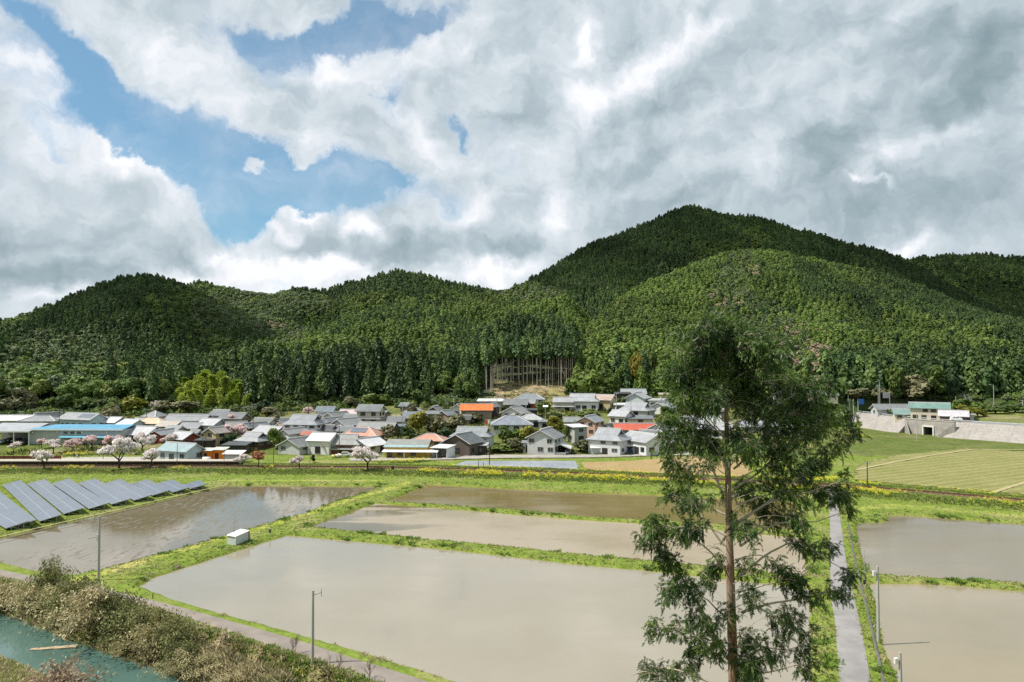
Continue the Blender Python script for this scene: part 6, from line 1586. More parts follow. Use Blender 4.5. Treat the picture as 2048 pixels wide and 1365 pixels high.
# sagging wires between the village poles
VPD = {(a[0], a[1]): a for a in VP}
def wire(p, q, label):
    A, B = (P(a[0], a[2] + 5, S(a[0], a[1]).y) for a in (VPD[p], VPD[q])); b = MB()
    for dz in (0, -.7):
        pts = [A.lerp(B, t) + Vector((0, 0, dz - .035 * (B - A).length * 4 * t * (1 - t))) for t in np.linspace(0, 1, 12)]
        b.tube(pts, .022, 4)
    tag(b.build('power_line', [M_DARK]), label, 'power line', 'power lines over the village')
for p, q, lab in (((293, 855), (500, 872), 'pair of wires from the small white house pole to the twin poles'), ((506, 874), (617, 838), 'pair of wires from the twin poles to the pole behind the grand house'), ((617, 838), (805, 870), 'pair of wires from the grand house pole to the village centre pole'),
                  ((805, 870), (994, 834), 'pair of wires from the village centre pole to the open garage pole'), ((994, 834), (1052, 850), 'pair of wires from the open garage pole to the dark two storey house'), ((1052, 850), (1233, 828), 'pair of wires from the dark two storey house to the two tiered house'), ((1233, 828), (1262, 848), 'short pair of wires between the two pale poles on the right')):
    wire(p, q, lab)

# ================================================================== HIGHWAY BANK, UNDERPASS, SIGNS
EM = resample(EMB, 90); ed = np.r_[0, np.cumsum(np.hypot(*np.diff(EM, axis=0).T))]
tt = np.gradient(EM, axis=0); tt /= np.linalg.norm(tt, axis=1)[:, None]; nn = np.stack([tt[:, 1], -tt[:, 0]], 1)
for _ in range(6): nn[1:-1] = (nn[:-2] + nn[1:-1] + nn[2:]) / 3
nn /= np.linalg.norm(nn, axis=1)[:, None]
ZT = 5.55
def slab_mat():
    m, nt, out = new_mat('concrete_slab'); pos = position(nt)
    n1 = noise(nt, pos, .25, 6, .7); n2 = noise(nt, pos, 2.0, 5, .65); n3 = noise(nt, position(nt, scale=(1, 1, .12)), .9, 4, .6)
    col = ramp(nt, n1, [(.3, (.25, .235, .215)), (.5, (.31, .29, .27)), (.7, (.36, .34, .32))])
    col = mixc(nt, mrange(nt, n3, .5, .75, 0, .55), col, (.17, .16, .145)); col = mixc(nt, mrange(nt, n2, .55, .8, 0, .4), col, (.42, .40, .38))
    br = N(nt, 'ShaderNodeTexBrick'); br.offset = 0; br.inputs['Scale'].default_value = 1; br.inputs['Brick Width'].default_value = 4.5; br.inputs['Row Height'].default_value = 1.3; br.inputs['Mortar Size'].default_value = .04
    br.inputs['Color1'].default_value = br.inputs['Color2'].default_value = (1, 1, 1, 1); br.inputs['Mortar'].default_value = (.72, .7, .66, 1)
    nt.links.new(coords(nt, 'UV'), br.inputs['Vector']); col = mul(nt, col, br.outputs['Color'])
    principled(nt, out, col, .9, .2, 0, n2, .12, .03); return m
M_SLAB = slab_mat()
pxs = proj(EM[:, 0], EM[:, 1], 0.3 + 0 * EM[:, 0])[0]
def bank_piece(i0, i1, label):
    V = []; F = []; UV = []; k = 6
    for i in range(i0, i1 + 1):
        for j in range(k + 1):
            t = j / k; p = EM[i] + nn[i] * 7 * t; z = -.6 + (ZT + .6) * t
            V.append((p[0], p[1], z)); UV.append((ed[i], t * 9))
    m = k + 1
    for i in range(i1 - i0):
        for j in range(k): a = i * m + j; F.append([a, a + 1, a + m + 1, a + m])
    b = len(V)
    # back and end faces give the bank its body
    for i in (i0, i1):
        p = EM[i] + nn[i] * 12; V.append((p[0], p[1], -1)); UV.append((0, 0)); p = EM[i] + nn[i] * 12; V.append((p[0], p[1], ZT)); UV.append((0, 0))
    F.append([0, k, b + 1, b]); a = (i1 - i0) * m; F.append([a, b + 2, b + 3, a + k])
    o = mesh_np('concrete_slope', np.array(V), F, [M_SLAB]); uv = o.data.uv_layers.new(name='uv')
    for l in o.data.loops: uv.data[l.index].uv = UV[l.vertex_index]
    tag(o, label, 'concrete slope', 'concrete slopes of the highway bank'); return o
iR = int(np.argmin(np.abs(pxs - 1886) + 1e3 * (EM[:, 1] > 300))); iL = int(np.argmin(np.abs(pxs - 1793) + 1e3 * (EM[:, 1] > 300)))
bank_piece(0, iR, 'long pale concrete slope of the highway bank right of the underpass')
bank_piece(iL, len(EM) - 1, 'weathered concrete slope of the highway bank left of the underpass')
ribbon('highway', EM + nn * 7.0, EM + nn * 16, ZT + .02, asphalt('road_asphalt', (.20, .205, .21)))
b = MB(); gr = EM + nn * 7.5
for i in range(0, len(EM) - 1):
    a, c = gr[i], gr[i + 1]
    b.bar((a[0], a[1], ZT + .68), (c[0], c[1], ZT + .68), .06, .2)
    b.bar((a[0], a[1], ZT), (a[0], a[1], ZT + .8), .09)
tag(b.build('guard_rail', [plain('guard_rail_paint', (.48, .55, .56), .5)]), 'long pale guard rail along the highway edge above the concrete slopes', 'guard rail')
b = MB(); gr = EM + nn * 7.08
for a, c in zip(gr[:-1], gr[1:]): b.bar((a[0], a[1], ZT + .05), (c[0], c[1], ZT + .05), .3, .3)
tag(b.build('highway_kerb', [M_CONC]), kind='structure')
im = (iR + iL) // 2; o_ = EM[im] + nn[im] * 4.2; ang = math.atan2(-nn[im][0], nn[im][1]); wl = (ed[iL] - ed[iR]) / 2 + .6
r = empty('underpass', (o_[0], o_[1], 0), ang); tag(r, 'concrete underpass with square dark opening in the highway bank', 'underpass')
W0, W1, HO = -2.0, 1.6, 3.3
M_HW = plain('weathered_concrete', (.32, .30, .275), .9, .15, var=.3, scale=.5)
MB().box(-wl, W0, 0, .6, -.8, ZT + .1).box(W1, wl, 0, .6, -.8, ZT + .1).box(W0, W1, 0, .6, HO, ZT + .1).build('headwall', [M_HW], r)
MB().box(W0 - .5, W0, -.35, -.01, -.5, HO + .5).box(W1, W1 + .5, -.35, -.01, -.5, HO + .5).box(W0, W1, -.35, -.01, HO, HO + .5).build('portal_frame', [plain('pale_concrete_frame', (.62, .60, .57), .9, .1)], r)
MB().box(W0, W1, 9, 9.2, -.5, HO).box(W0 - .2, W0, .6, 9, -.5, HO).box(W1, W1 + .2, .6, 9, -.5, HO).box(W0, W1, .6, 9, HO, HO + .2).build('tunnel_lining', [plain('dark_concrete', (.10, .12, .12), .9, .1)], r)  # lining colour is darker than the headwall
for s_, lab in ((-1, 'l'), (1, 'r')): MB().add([(s_ * wl, 0, -.6), (s_ * wl, 0, ZT), (s_ * (wl - 5.5), -4.4, -.6), (s_ * (wl - .25), .3, -.6), (s_ * (wl - .25), .3, ZT), (s_ * (wl - 5.7), -4.1, -.6)], [(0, 1, 2), (3, 5, 4), (0, 3, 4, 1), (1, 4, 5, 2), (0, 2, 5, 3)]).build('wing_wall', [M_HW], r)
MB().box(-wl, wl, -.12, .72, ZT + .1, ZT + .45).build('coping', [M_CONC], r)
# blue sign, gantry sign seen from behind
x = ray(1719, 800)[0] * 318; zg = tz1(x, 318)
r = empty('road_sign', (x, 318, zg)); tag(r, 'blue road sign on two pale posts above the highway bank', 'road sign')
zc = P(1719, 804, 318).z - zg
MB().box(-.3, 1.9, -.06, 0, zc - 1.1, zc + 1.2).build('sign_board', [plain('blue_sign', (.03, .13, .40), .4)], r)
for k in (-2.6, -.6): MB().tube([(k, .1, -.5), (k, .1, zc + 1.1)], .12, 8).build('post', [plain('sign_post', (.42, .55, .60), .5)], r)
x = ray(1779, 800)[0] * 316; zg = tz1(x, 316)
r = empty('road_sign', (x, 316, zg)); tag(r, 'grey backed gantry sign board seen from behind on a tall post', 'road sign')
zc = P(1774, 791, 316).z - zg
MB().box(-2.6, -.1, .1, .2, zc - 1.2, zc + 1.2).build('sign_board', [plain('sign_back', (.42, .42, .43), .5)], r); b = MB()
for k in (-.8, 0, .8): b.box(-2.6, 0, -.02, .09, zc + k - .06, zc + k + .06)
b.build('sign_frame', [M_STEEL], r); MB().tube([(.1, 0, -.5), (.1, 0, zc + 1.3)], .14, 8).build('post', [M_STEEL], r)
# balcony of the green roofed house is its own small part
# ================================================================== CARS, PEOPLE, SMALL THINGS
def car(p, rz, col, label, van=False):
    r = empty('parked_car', p, rz); tag(r, label, 'car')
    M_C = plain('car_paint', col, .3, .6, var=.04)
    prof = [(-1.9, .45), (-1.95, .8), (-1.85, 1.0 if not van else 1.15), (-1.1, 1.05 if not van else 1.6), (-.45, 1.45 if not van else 1.75), (1.0, 1.45 if not van else 1.78), (1.7, 1.0 if not van else 1.7), (1.92, .85), (1.92, .45)]
    V = []; F = []
    for s_, w in ((-1, .72), (1, .72)):
        for x_, z_ in prof: V.append((x_, s_ * (w if z_ < 1.02 else w - .12), z_))
    n = len(prof)
    for i in range(n): F.append([i, (i + 1) % n, n + (i + 1) % n, n + i])
    F.append(list(range(n))[::-1]); F.append([n + i for i in range(n)])
    mesh_np('body', np.array(V), F, [M_C], parent=r)
    zt = 1.38 if not van else 1.66; b = MB()
    for s_ in (-1, 1): b.box(-.75, 1.15, s_ * .62 - .03, s_ * .62 + .03, 1.06, zt)
    b.add([(-1.12, -.5, 1.08), (-1.12, .5, 1.08), (-.52, .5, zt), (-.52, -.5, zt)], [(0, 3, 2, 1)]); b.build('window', [M_GLASS], r)
    for x_ in (-1.2, 1.2):
        for s_ in (-1, 1):
            w = MB().tube([(x_, s_ * .56, .31), (x_, s_ * .76, .31)], .31, 12).build('wheel', [plain('tyre', (.02, .02, .02), .8)], r); MB().tube([(x_, s_ * .762, .31), (x_, s_ * .775, .31)], .17, 10).build('rim', [M_STEEL], w)
    for s_ in (-1, 1): MB().box(-1.97, -1.9, s_ * .5 - .15, s_ * .5 + .15, .68, .84).build('headlight', [M_PVC], r)
    return r
def on(px, py, dy=0):
    p = S(px, py); Y = p.y + dy; X = ray(px, py)[0] * Y; return Vector((X, Y, tz1(X, Y)))
car(on(4, 890, 1.5), R(95), (.55, .55, .56), 'silver car at the left end of the carport')
car(on(20, 889, 3), R(92), (.06, .07, .09), 'dark car second from the left in the carport')
car(on(34, 889, 2.5), R(90), (.10, .11, .13), 'dark grey car in the middle of the carport')
car(on(46, 891, .5), R(95), (.05, .055, .06), 'black car at the front right of the carport')
car(on(688, 915), R(10), (.66, .66, .64), 'white small car on the lawn by the red brown walled house')
car(on(1136, 910, 1), R(80), (.6, .6, .6), 'white car beside the lane carport')
i = int(np.argmin(np.abs(proj(EM[:, 0], EM[:, 1], ZT + 0 * EM[:, 0])[0] - 1905) + 1e3 * (EM[:, 1] > 300))); q = EM[i] + nn[i] * 12.5
car(Vector((ray(1912, 838)[0] * q[1], q[1], ZT + .05)), R(168), (.72, .72, .72), 'white van on the highway in front of the dark red fronted shed', True)

def person(p, h, shirt, trousers, label, rz=0.0):
    """standing figure: one continuous skinned body, hair as a child"""
    me = bpy.data.meshes.new('person'); k = h / 1.7
    J = {'pel': (0, 0, .95), 'sp': (0, 0, 1.2), 'ch': (0, 0, 1.4), 'nk': (0, 0, 1.5), 'hd': (0, .02, 1.6), 'tp': (0, .01, 1.7),
         'hl': (.1, 0, .9), 'kl': (.11, .02, .48), 'al': (.11, 0, .08), 'fl': (.12, -.14, .04), 'hr': (-.1, 0, .9), 'kr': (-.11, .04, .48), 'ar': (-.12, .06, .08), 'fr': (-.13, -.08, .04),
         'sl': (.19, 0, 1.38), 'el': (.25, .02, 1.12), 'wl': (.26, -.06, .88), 'pl': (.26, -.09, .8), 'sr': (-.19, 0, 1.38), 'er': (-.25, .02, 1.12), 'wr': (-.25, -.08, .88), 'pr': (-.25, -.11, .8)}
    Rr = {'pel': .14, 'sp': .13, 'ch': .15, 'nk': .055, 'hd': .095, 'tp': .07, 'hl': .09, 'kl': .06, 'al': .04, 'fl': .035, 'hr': .09, 'kr': .06, 'ar': .04, 'fr': .035, 'sl': .06, 'el': .042, 'wl': .03, 'pl': .03, 'sr': .06, 'er': .042, 'wr': .03, 'pr': .03}
    E = 'pel-sp sp-ch ch-nk nk-hd hd-tp pel-hl hl-kl kl-al al-fl pel-hr hr-kr kr-ar ar-fr ch-sl sl-el el-wl wl-pl ch-sr sr-er er-wr wr-pr'.split()
    ks = list(J); me.from_pydata([tuple(c * k for c in J[a]) for a in ks], [(ks.index(a), ks.index(b)) for a, b in (e.split('-') for e in E)], [])
    o = bpy.data.objects.new('person', me); link(o); o.location = p; o.rotation_euler = (0, 0, rz)
    sk = o.modifiers.new('skin', 'SKIN'); lay = me.skin_vertices[0] if me.skin_vertices else None
    if lay is None:
        bpy.context.view_layer.objects.active = o
    for i, a in enumerate(ks): me.skin_vertices[0].data[i].radius = (Rr[a] * k, Rr[a] * k); me.skin_vertices[0].data[i].use_root = a == 'pel'
    o.modifiers.new('sub', 'SUBSURF').levels = 1
    m, nt, out = new_mat('clothed_body'); sp = N(nt, 'ShaderNodeSeparateXYZ'); nt.links.new(coords(nt), sp.inputs[0])
    z = mrange(nt, sp.outputs['Z'], 0, 1.7 * k); col = ramp(nt, z, [(0, (.03, .03, .03)), (.05, trousers), (.55, shirt), (.885, (.45, .28, .2))], 'CONSTANT'); principled(nt, out, col, .8, .2)
    me.materials.append(m); tag(o, label, 'person')
    V_, F_ = ellipsoid([(0, .03, 1.67, .1, .11, .08)], 1.0, 8, 5); mesh_np('hair', V_ * k, F_, [plain('black_hair', (.015, .012, .01), .6)], parent=o, smooth=True)
person(on(148, 917), 1.55, (.03, .03, .035), (.02, .02, .025), 'person in dark clothes standing at the left of two on the station yard')
person(on(154, 917.5), 1.2, (.62, .6, .58), (.08, .08, .10), 'small person in a pale top on the station yard')
person(on(158, 917), 1.4, (.12, .08, .06), (.03, .03, .04), 'person in brown clothes at the right on the station yard')
# pump shed
z0 = .4; A, B, C = G(471, 1091, z0), G(497.5, 1082, z0), G(454, 1088, z0); Dv = B + C - A
r = empty('pump_shed', (A.x, A.y, z0)); tag(r, 'small pale metal pump shed on the bank between the paddies', 'shed'); H0 = 1.22
loc = [v - A for v in (A, B, Dv, C)]; V = [(v.x, v.y, -.5) for v in loc] + [(v.x, v.y, H0 + (.25 if i in (1, 2) else 0)) for i, v in enumerate(loc)]
mesh_np('wall', np.array(V), [[0, 1, 5, 4], [1, 2, 6, 5], [2, 3, 7, 6], [3, 0, 4, 7], [4, 5, 6, 7]], [plain('pale_sheet_metal', (.46, .50, .48), .6, var=.1)], parent=r)
cen = sum(loc, Vector()) / 4; q = [cen + (v - cen) * 1.1 for v in loc]
MB().slab([(v.x, v.y, H0 + .06 + (.25 if i in (1, 2) else 0)) for i, v in enumerate(q)], .06).build('roof', [plain('white_sheet_roof', (.72, .71, .68), .5)], r)
MB().tube([(0, 0, -.3), (0, 0, H0)], .09, 6).build('corner_post', [M_PVC], r); MB().box(loc[1].x - .05, loc[1].x + .1, loc[1].y - .05, loc[1].y + .1, -.3, H0 + .3).build('downpipe', [M_DARK], r)
# banners above the hip roof
cols = [('orange red', (.62, .08, .02)), ('white', (.65, .65, .62)), ('green', (.03, .22, .12)), ('red', (.45, .03, .05)), ('pale', (.6, .58, .55)), ('dark green', (.02, .17, .12)), ('crimson', (.4, .02, .06))]
pA, pB = on(970, 858), on(1006, 856)
for i, (nm, c_) in enumerate(cols):
    t = (i + .5) / len(cols); p = pA.lerp(pB, t); p.z = max(pA.z, pB.z) + 1.6; nx = 5
    vv = [((a / (nx - 1) - .5) * .85, .08 * math.sin(a * 1.7 + i), z) for z in (0, .6, 1.25) for a in range(nx)]
    o = mesh_np('banner', vv, [[j * nx + a, j * nx + a + 1, (j + 1) * nx + a + 1, (j + 1) * nx + a] for j in range(2) for a in range(nx - 1)], [plain('banner_cloth', c_, .8, var=.08)]); o.location = p
    tag(o, f'{nm} cloth banner hanging in the row left of the hip roofed house', 'banner', 'cloth banners on a line')
for i, p in enumerate((pA, pB)):
    tag(MB().tube([(p.x, p.y, p.z - .5), (p.x, p.y, max(pA.z, pB.z) + 2.95)], .05, 6).build('banner_post', [M_POLE]), ('left' if i == 0 else 'right') + ' thin post holding the row of banners', 'post')
b = MB(); b.tube([(pA.x, pA.y, max(pA.z, pB.z) + 2.9), ((pA.x + pB.x) / 2, (pA.y + pB.y) / 2, max(pA.z, pB.z) + 2.84), (pB.x, pB.y, max(pA.z, pB.z) + 2.9)], .02, 5); tag(b.build('banner_rope', [M_PVC]), 'thin rope carrying the coloured banners', 'rope')
# wrapped bales on the lawn, trackside box, stakes
for i, (px, c_) in enumerate(((667, (.58, .52, .22)), (674, (.66, .64, .56)), (681, (.62, .58, .36)))):
    p = on(px, 917 - i * .8); o = MB().tube([(-.45, 0, .5), (-.4, 0, .5), (.4, 0, .5), (.45, 0, .5)], [.42, .5, .5, .42], 12).build('wrapped_bale', [plain('bale_wrap', c_, .5)], smooth=True); o.location = p; o.rotation_euler = (0, 0, .3 * i)
    tag(o, ['yellow wrapped bale, left of three on the lawn', 'white wrapped bale between two yellowish ones on the lawn', 'cream wrapped bale, right of three on the lawn'][i], 'bale', 'wrapped bales on the lawn')
p = on(787, 943); r = empty('relay_box', p); tag(r, 'black relay box beside the railway at the end of the dirt path', 'relay box'); MB().box(-.5, .1, -.25, .25, .3, 1.1).build('cabinet', [M_DARK], r); MB().box(-.6, .2, -.3, .3, 1.1, 1.18).build('lid', [M_DARK], r)
for x_ in (-.4, 0): MB().box(x_ - .05, x_ + .05, -.1, .1, -.3, .3).build('leg', [M_STEEL], r)
for px, by, ty, c_, lab in ((601, 1352, 1337, (.70, .42, .02), 'yellow marker stake left of the slim two tone pole'), (237, 1166, 1149, (.66, .55, .10), 'pale yellow leaning stake right of the concrete pole'), (305, 1198, 1187, (.04, .04, .04), 'short dark marker post at the lane edge'), (1722, 973, 963, (.6, .6, .62), 'small white sign post beside the level crossing')):
    p = S(px, by); h = max(.5, P(px, ty, p.y).z - p.z); o = MB().tube([(0, 0, -.2), (.05, 0, h * .96), (.05, 0, h)], [.055, .05, .02], 6).build('marker_stake', [plain('stake_paint', c_, .6, var=.05)]); o.location = p; tag(o, lab, 'stake')
# plank raft in the river
p = G(108, 1297, -2.15)
nx = 9; V = []; F = []
for i in range(nx):
    t = i / (nx - 1); x = -2.2 + 4.4 * t; w = .34 * (1 - .35 * (1 - t)); z = .03 + .10 * t
    for y_, zz in ((-w, z), (w, z + .02), (w, z - .16), (-w, z - .16)): V.append((x, y_ + .05 * math.sin(i * 2.1), zz))
for i in range(nx - 1):
    for j in range(4): F.append([i * 4 + j, i * 4 + (j + 1) % 4, i * 4 + 4 + (j + 1) % 4, i * 4 + 4 + j])
F += [[3, 2, 1, 0], [nx * 4 - 4, nx * 4 - 3, nx * 4 - 2, nx * 4 - 1]]
o = mesh_np('floating_plank', np.array(V), F, [plain('wet_timber', (.38, .30, .20), .7, .3, var=.35, scale=4)]); o.location = p; o.rotation_euler = (0, 0, R(9)); tag(o, 'long pale timber plank floating at the river bank', 'plank')
# ditch beside the farm road
dc = resample(poly([(1697, 1050), (1706, 1100), (1722, 1170), (1742, 1250), (1762, 1340), (1782, 1440)], .4), 40)
ribbon('irrigation_ditch', offs(dc, .13), offs(dc, -.13), .06, plain('ditch_concrete', (.12, .12, .11), .9, .1), zfun=tz1)

# ================================================================== GRASS, FLOWERS, REEDS (nobody could count them)
def tuft_vf(seed, n=14, h=.35, spread=.16, w=.03, lean=.5):
    g = np.random.default_rng(seed); a = g.random(n) * 6.28; r = spread * np.sqrt(g.random(n)); b0 = np.stack([r * np.cos(a), r * np.sin(a), -.05 + 0 * a], 1)
    L_ = h * (.5 + .7 * g.random(n)); d = np.stack([np.cos(a) * lean * g.random(n), np.sin(a) * lean * g.random(n), np.ones(n)], 1); tip = b0 + d * L_[:, None]
    mid = b0 + d * L_[:, None] * .55 + np.array([0, 0, .04]); s = np.stack([-np.sin(a + 1), np.cos(a + 1), 0 * a], 1) * w
    v = np.stack([b0 - s, b0 + s, mid + s * .9, tip, mid - s * .9], 1).reshape(-1, 3); k = np.arange(n) * 5
    f = np.concatenate([np.stack([k, k + 1, k + 2, k + 4], 1), np.stack([k + 4, k + 2, k + 3, k + 3], 1)[:, [0, 1, 2, 2]]])
    tri = np.stack([k + 4, k + 2, k + 3], 1)
    return v, [list(map(int, q)) for q in np.stack([k, k + 1, k + 2, k + 4], 1)] + [list(map(int, q)) for q in tri]
def blade_mat(name, cols, trans=.3):
    m = leafm(name, [tuple(min(x * 1.12, .8) for x in c) for c in cols], trans=trans); nt = m.node_tree
    v = N(nt, 'ShaderNodeVectorMath', operation='ADD'); gm = N(nt, 'ShaderNodeNewGeometry'); sc_ = N(nt, 'ShaderNodeVectorMath', operation='SCALE'); sc_.inputs['Scale'].default_value = .35
    nt.links.new(gm.outputs['Normal'], sc_.inputs[0]); nt.links.new(sc_.outputs[0], v.inputs[0]); v.inputs[1].default_value = (0, 0, 1)
    nz = N(nt, 'ShaderNodeVectorMath', operation='NORMALIZE'); nt.links.new(v.outputs[0], nz.inputs[0])
    for n_ in nt.nodes:
        if n_.type in ('BSDF_PRINCIPLED',): nt.links.new(nz.outputs[0], n_.inputs['Normal'])
    return m
M_GRASS = blade_mat('grass_blades', [(.15, .20, .03), (.20, .25, .04), (.25, .27, .06), (.29, .28, .09)])
M_LUSH = blade_mat('lush_blades', [(.10, .19, .025), (.13, .22, .03), (.17, .25, .035)])
M_STRAW = blade_mat('straw_blades', [(.34, .29, .15), (.42, .35, .20), (.50, .43, .26), (.30, .27, .12)])
M_RAPE = blade_mat('rape_flower', [(.66, .60, .02), (.74, .68, .05)])
X, Y, Z, ws, dr, sgr, s_, dl, df = (a.ravel() for a in NEAR)
px_, py_ = proj(X, Y, Z)
sgl = seg_dist(X, Y, LANE_C)[1]; vis = (px_ > -60) & (px_ < 2110) & (py_ < 1390)
land = vis & (ws > .3) & (dl > LANE_W + .05) & (df > FARM_W + .1) & (dr > 1.9)
gn = fbm(X * .25, Y * .25, 301, 3); gn2 = fbm(X * .9, Y * .9, 302, 2)
def pick(mask, w, n):
    i = np.nonzero(mask)[0]; p = w[i]; p = p / p.sum(); return NP.choice(i, n, p=p)
def place(i, jit=.3):
    x = X[i] + NP.uniform(-jit, jit, len(i)); y = Y[i] + NP.uniform(-jit, jit, len(i)); return x, y, Z[i] - .02
cell = np.gradient(np.unique(Y)); cw = np.interp(Y, np.unique(Y), cell)
nearw = np.interp(Y, [60, 100, 140, 216], [2.2, 1.5, .9, .45]) * cw
flat = ((px_ < 460) & (py_ > 965) & (ws > 4)) | (dr < 1.9)
def stuff(name, mats_sets, i, sc, rnd=.35, kinds=None):
    x, y, z = place(i); prs = []
    for k, (vf, m) in enumerate(mats_sets): prs.append(proto(name, vf, [m] if not isinstance(m, list) else m, None))
    scatter_geo(name, prs, np.stack([x, y, z], 1), NP.integers(0, len(prs), len(i)) if kinds is None else kinds, NP.uniform(0, 6.28, len(i)), sc * NP.uniform(1 - rnd, 1 + rnd, len(i)))
bank_ = land & (s_ > 10) 
i = pick(bank_, nearw * (.5 + .4 * sstep(3.5, .3, ws)) * (.5 + gn), 30000); stuff('grass', [(tuft_vf(1, 12, .15), M_GRASS), (tuft_vf(2, 12, .19), M_GRASS), (tuft_vf(3, 10, .16, .2), M_LUSH)], i, np.interp(ws[i], [.2, 4, 9], [.95, .9, .8]))
i = pick(bank_ & (gn > .5), nearw * sstep(2.8, .3, ws) * sstep(.6, .85, gn2), 700); stuff('lush_grass', [(tuft_vf(4, 26, .3, .32, .04, .9), M_LUSH), (tuft_vf(5, 24, .28, .35, .04, .9), M_LUSH)], i, 1.1 + 0 * ws[i])
i = pick(land & (s_ > 6) & (sgl > 0) & (gn < .55), nearw * (.3 + sstep(2.5, .2, ws)) * sstep(.5, .8, gn2), 4200); stuff('dry_grass', [(tuft_vf(6, 12, .22, .2, .025, .9), M_STRAW), (tuft_vf(7, 10, .2, .25, .025, 1.0), M_STRAW)], i, 1 + 0 * ws[i])
# rail verge: tall grass and rape flowers
ver = vis & (dr > 2.1) & (dr < 11) & (ws > .6) & (df > FARM_W + .3)
i = pick(ver, cw * (.5 + gn) * sstep(11, 6, dr), 26000); stuff('verge_grass', [(tuft_vf(8, 14, .42, .25, .04, .7), M_GRASS), (tuft_vf(9, 14, .48, .25, .04, .7), M_LUSH), (tuft_vf(10, 14, .36, .3, .04, .8), M_GRASS)], i, np.interp(dr[i], [2, 3.6, 5, 11], [.3, .4, .95, .6]))
def rape_vf(seed, n=13):
    g = np.random.default_rng(seed); v1, f1 = tuft_vf(seed, 9, .55, .22, .03, .4)
    a = g.random(n) * 6.28; r = .34 * np.sqrt(g.random(n)); c = np.stack([r * np.cos(a), r * np.sin(a), .5 + .4 * g.random(n)], 1); nr = g.normal(size=(n, 3)); nr[:, 2] += .8; nr /= np.linalg.norm(nr, axis=1)[:, None]; t = np.cross(nr, g.normal(size=(n, 3))); t /= np.linalg.norm(t, axis=1)[:, None]; u = np.cross(nr, t); z = .055
    v2 = np.stack([c - t * z, c + u * z, c + t * z, c - u * z], 1).reshape(-1, 3); k = len(v1)
    return np.vstack([v1, v2]), f1 + [[k + 4 * j, k + 4 * j + 1, k + 4 * j + 2, k + 4 * j + 3] for j in range(n)], len(f1), n
rp = []
for sd in (20, 21):
    v, f, na, nb = rape_vf(sd); rp.append(mesh_np('rape', v, f, [M_LUSH, M_RAPE], [0] * na + [1] * nb, linkit=False))
cpx = np.interp(px_, [-100, 80, 130, 260, 380, 450, 520, 600, 760, 860, 960, 1100, 1340, 1500, 1560, 1700, 1800, 2048, 2200], [.08, .08, .3, .2, .3, .05, .1, .15, .2, 1.0, .8, .9, .6, .5, 1.6, 1.4, .5, .35, .3])
w_ = cpx * sstep(.48, .66, fbm(X * .2, Y * .2, 303, 3) + .1 * (cpx > .7)) * np.where(sgr > 0, sstep(7.5, 3.5, dr) * .0 + sstep(4.2, 2.4, dr) * .9, sstep(8.5, 5.0, dr) * sstep(3.2, 4.4, dr)) * (dr > 2.1)
w_ = np.where((sgr > 0) & (px_ < 850), 0, w_)
i = pick(vis & (ws > .6) & (df > FARM_W + .3) & (w_ > .02), w_ ** .7 * cw + 1e-9, 1600); x, y, z = place(i)
scatter_geo('rape_flowers', rp, np.stack([x, y, z], 1), NP.integers(0, 2, len(i)), NP.uniform(0, 6.28, len(i)), NP.uniform(.75, 1.3, len(i)))
# patches of rape among the village plots
ex = []
for px, by, n_ in ((820, 925, 60), (790, 927, 40), (1703, 872, 30), (1725, 876, 40), (845, 924, 40), (160, 911, 50), (130, 913, 30), (1660, 962, 60), (1570, 945, 40), (1100, 812, 14), (1015, 812, 12), (915, 858, 10), (20, 906, 20), (1560, 832, 24), (1535, 828, 24)):
    p = S(px, by)
    for _ in range(n_): ex.append((p.x + NP.normal() * 2.6, p.y + NP.normal() * 1.1))
ex = np.array(ex); scatter_geo('rape_flowers', rp, np.stack([ex[:, 0], ex[:, 1], tz(ex[:, 0], ex[:, 1])], 1), NP.integers(0, 2, len(ex)), NP.uniform(0, 6.28, len(ex)), NP.uniform(.8, 1.3, len(ex)))
# village weeds on the slope
us = NP.uniform(-60, 2100, 16000); yy = NP.uniform(217, 330, 16000); xx = (us - CX) / FP * yy; zz, who_ = terr(xx, yy); k = (us < 1640) & (who_ == 0) & (fbm(xx * .07, yy * .07, 88, 3) < .53)
xx, yy, zz = xx[k], yy[k], zz[k]
scatter_geo('plot_weeds', [proto('w', tuft_vf(30, 22, .8, .7, .09, .9), [M_GRASS]), proto('w', tuft_vf(31, 22, .9, .7, .09, .9), [M_SHRUB]), proto('w', tuft_vf(32, 18, .7, .7, .08, 1.0), [M_STRAW])], np.stack([xx, yy, zz], 1), NP.choice(3, len(xx), p=[.5, .35, .15]), NP.uniform(0, 6.28, len(xx)), NP.uniform(.6, 1.3, len(xx)))
# brush left on the logged clearing
_u = NP.uniform(985, 1140, 420); _y = ip(FOOT, _u) + NP.uniform(-4, 34, 420); _x = (_u - CX) / FP * _y
scatter_geo('cut_brush', [proto('b', tuft_vf(40, 20, .5, .8, .05, 1.6), [M_STRAW]), proto('b', tuft_vf(41, 16, .7, .5, .05, 1.2), [M_OLIVE]), proto('b', tuft_vf(42, 18, .45, .8, .06, 1.8), [M_DKSH])], np.stack([_x, _y, tz(_x, _y)], 1), NP.choice(3, 420, p=[.5, .25, .25]), NP.uniform(0, 6.28, 420), NP.uniform(.7, 1.6, 420))
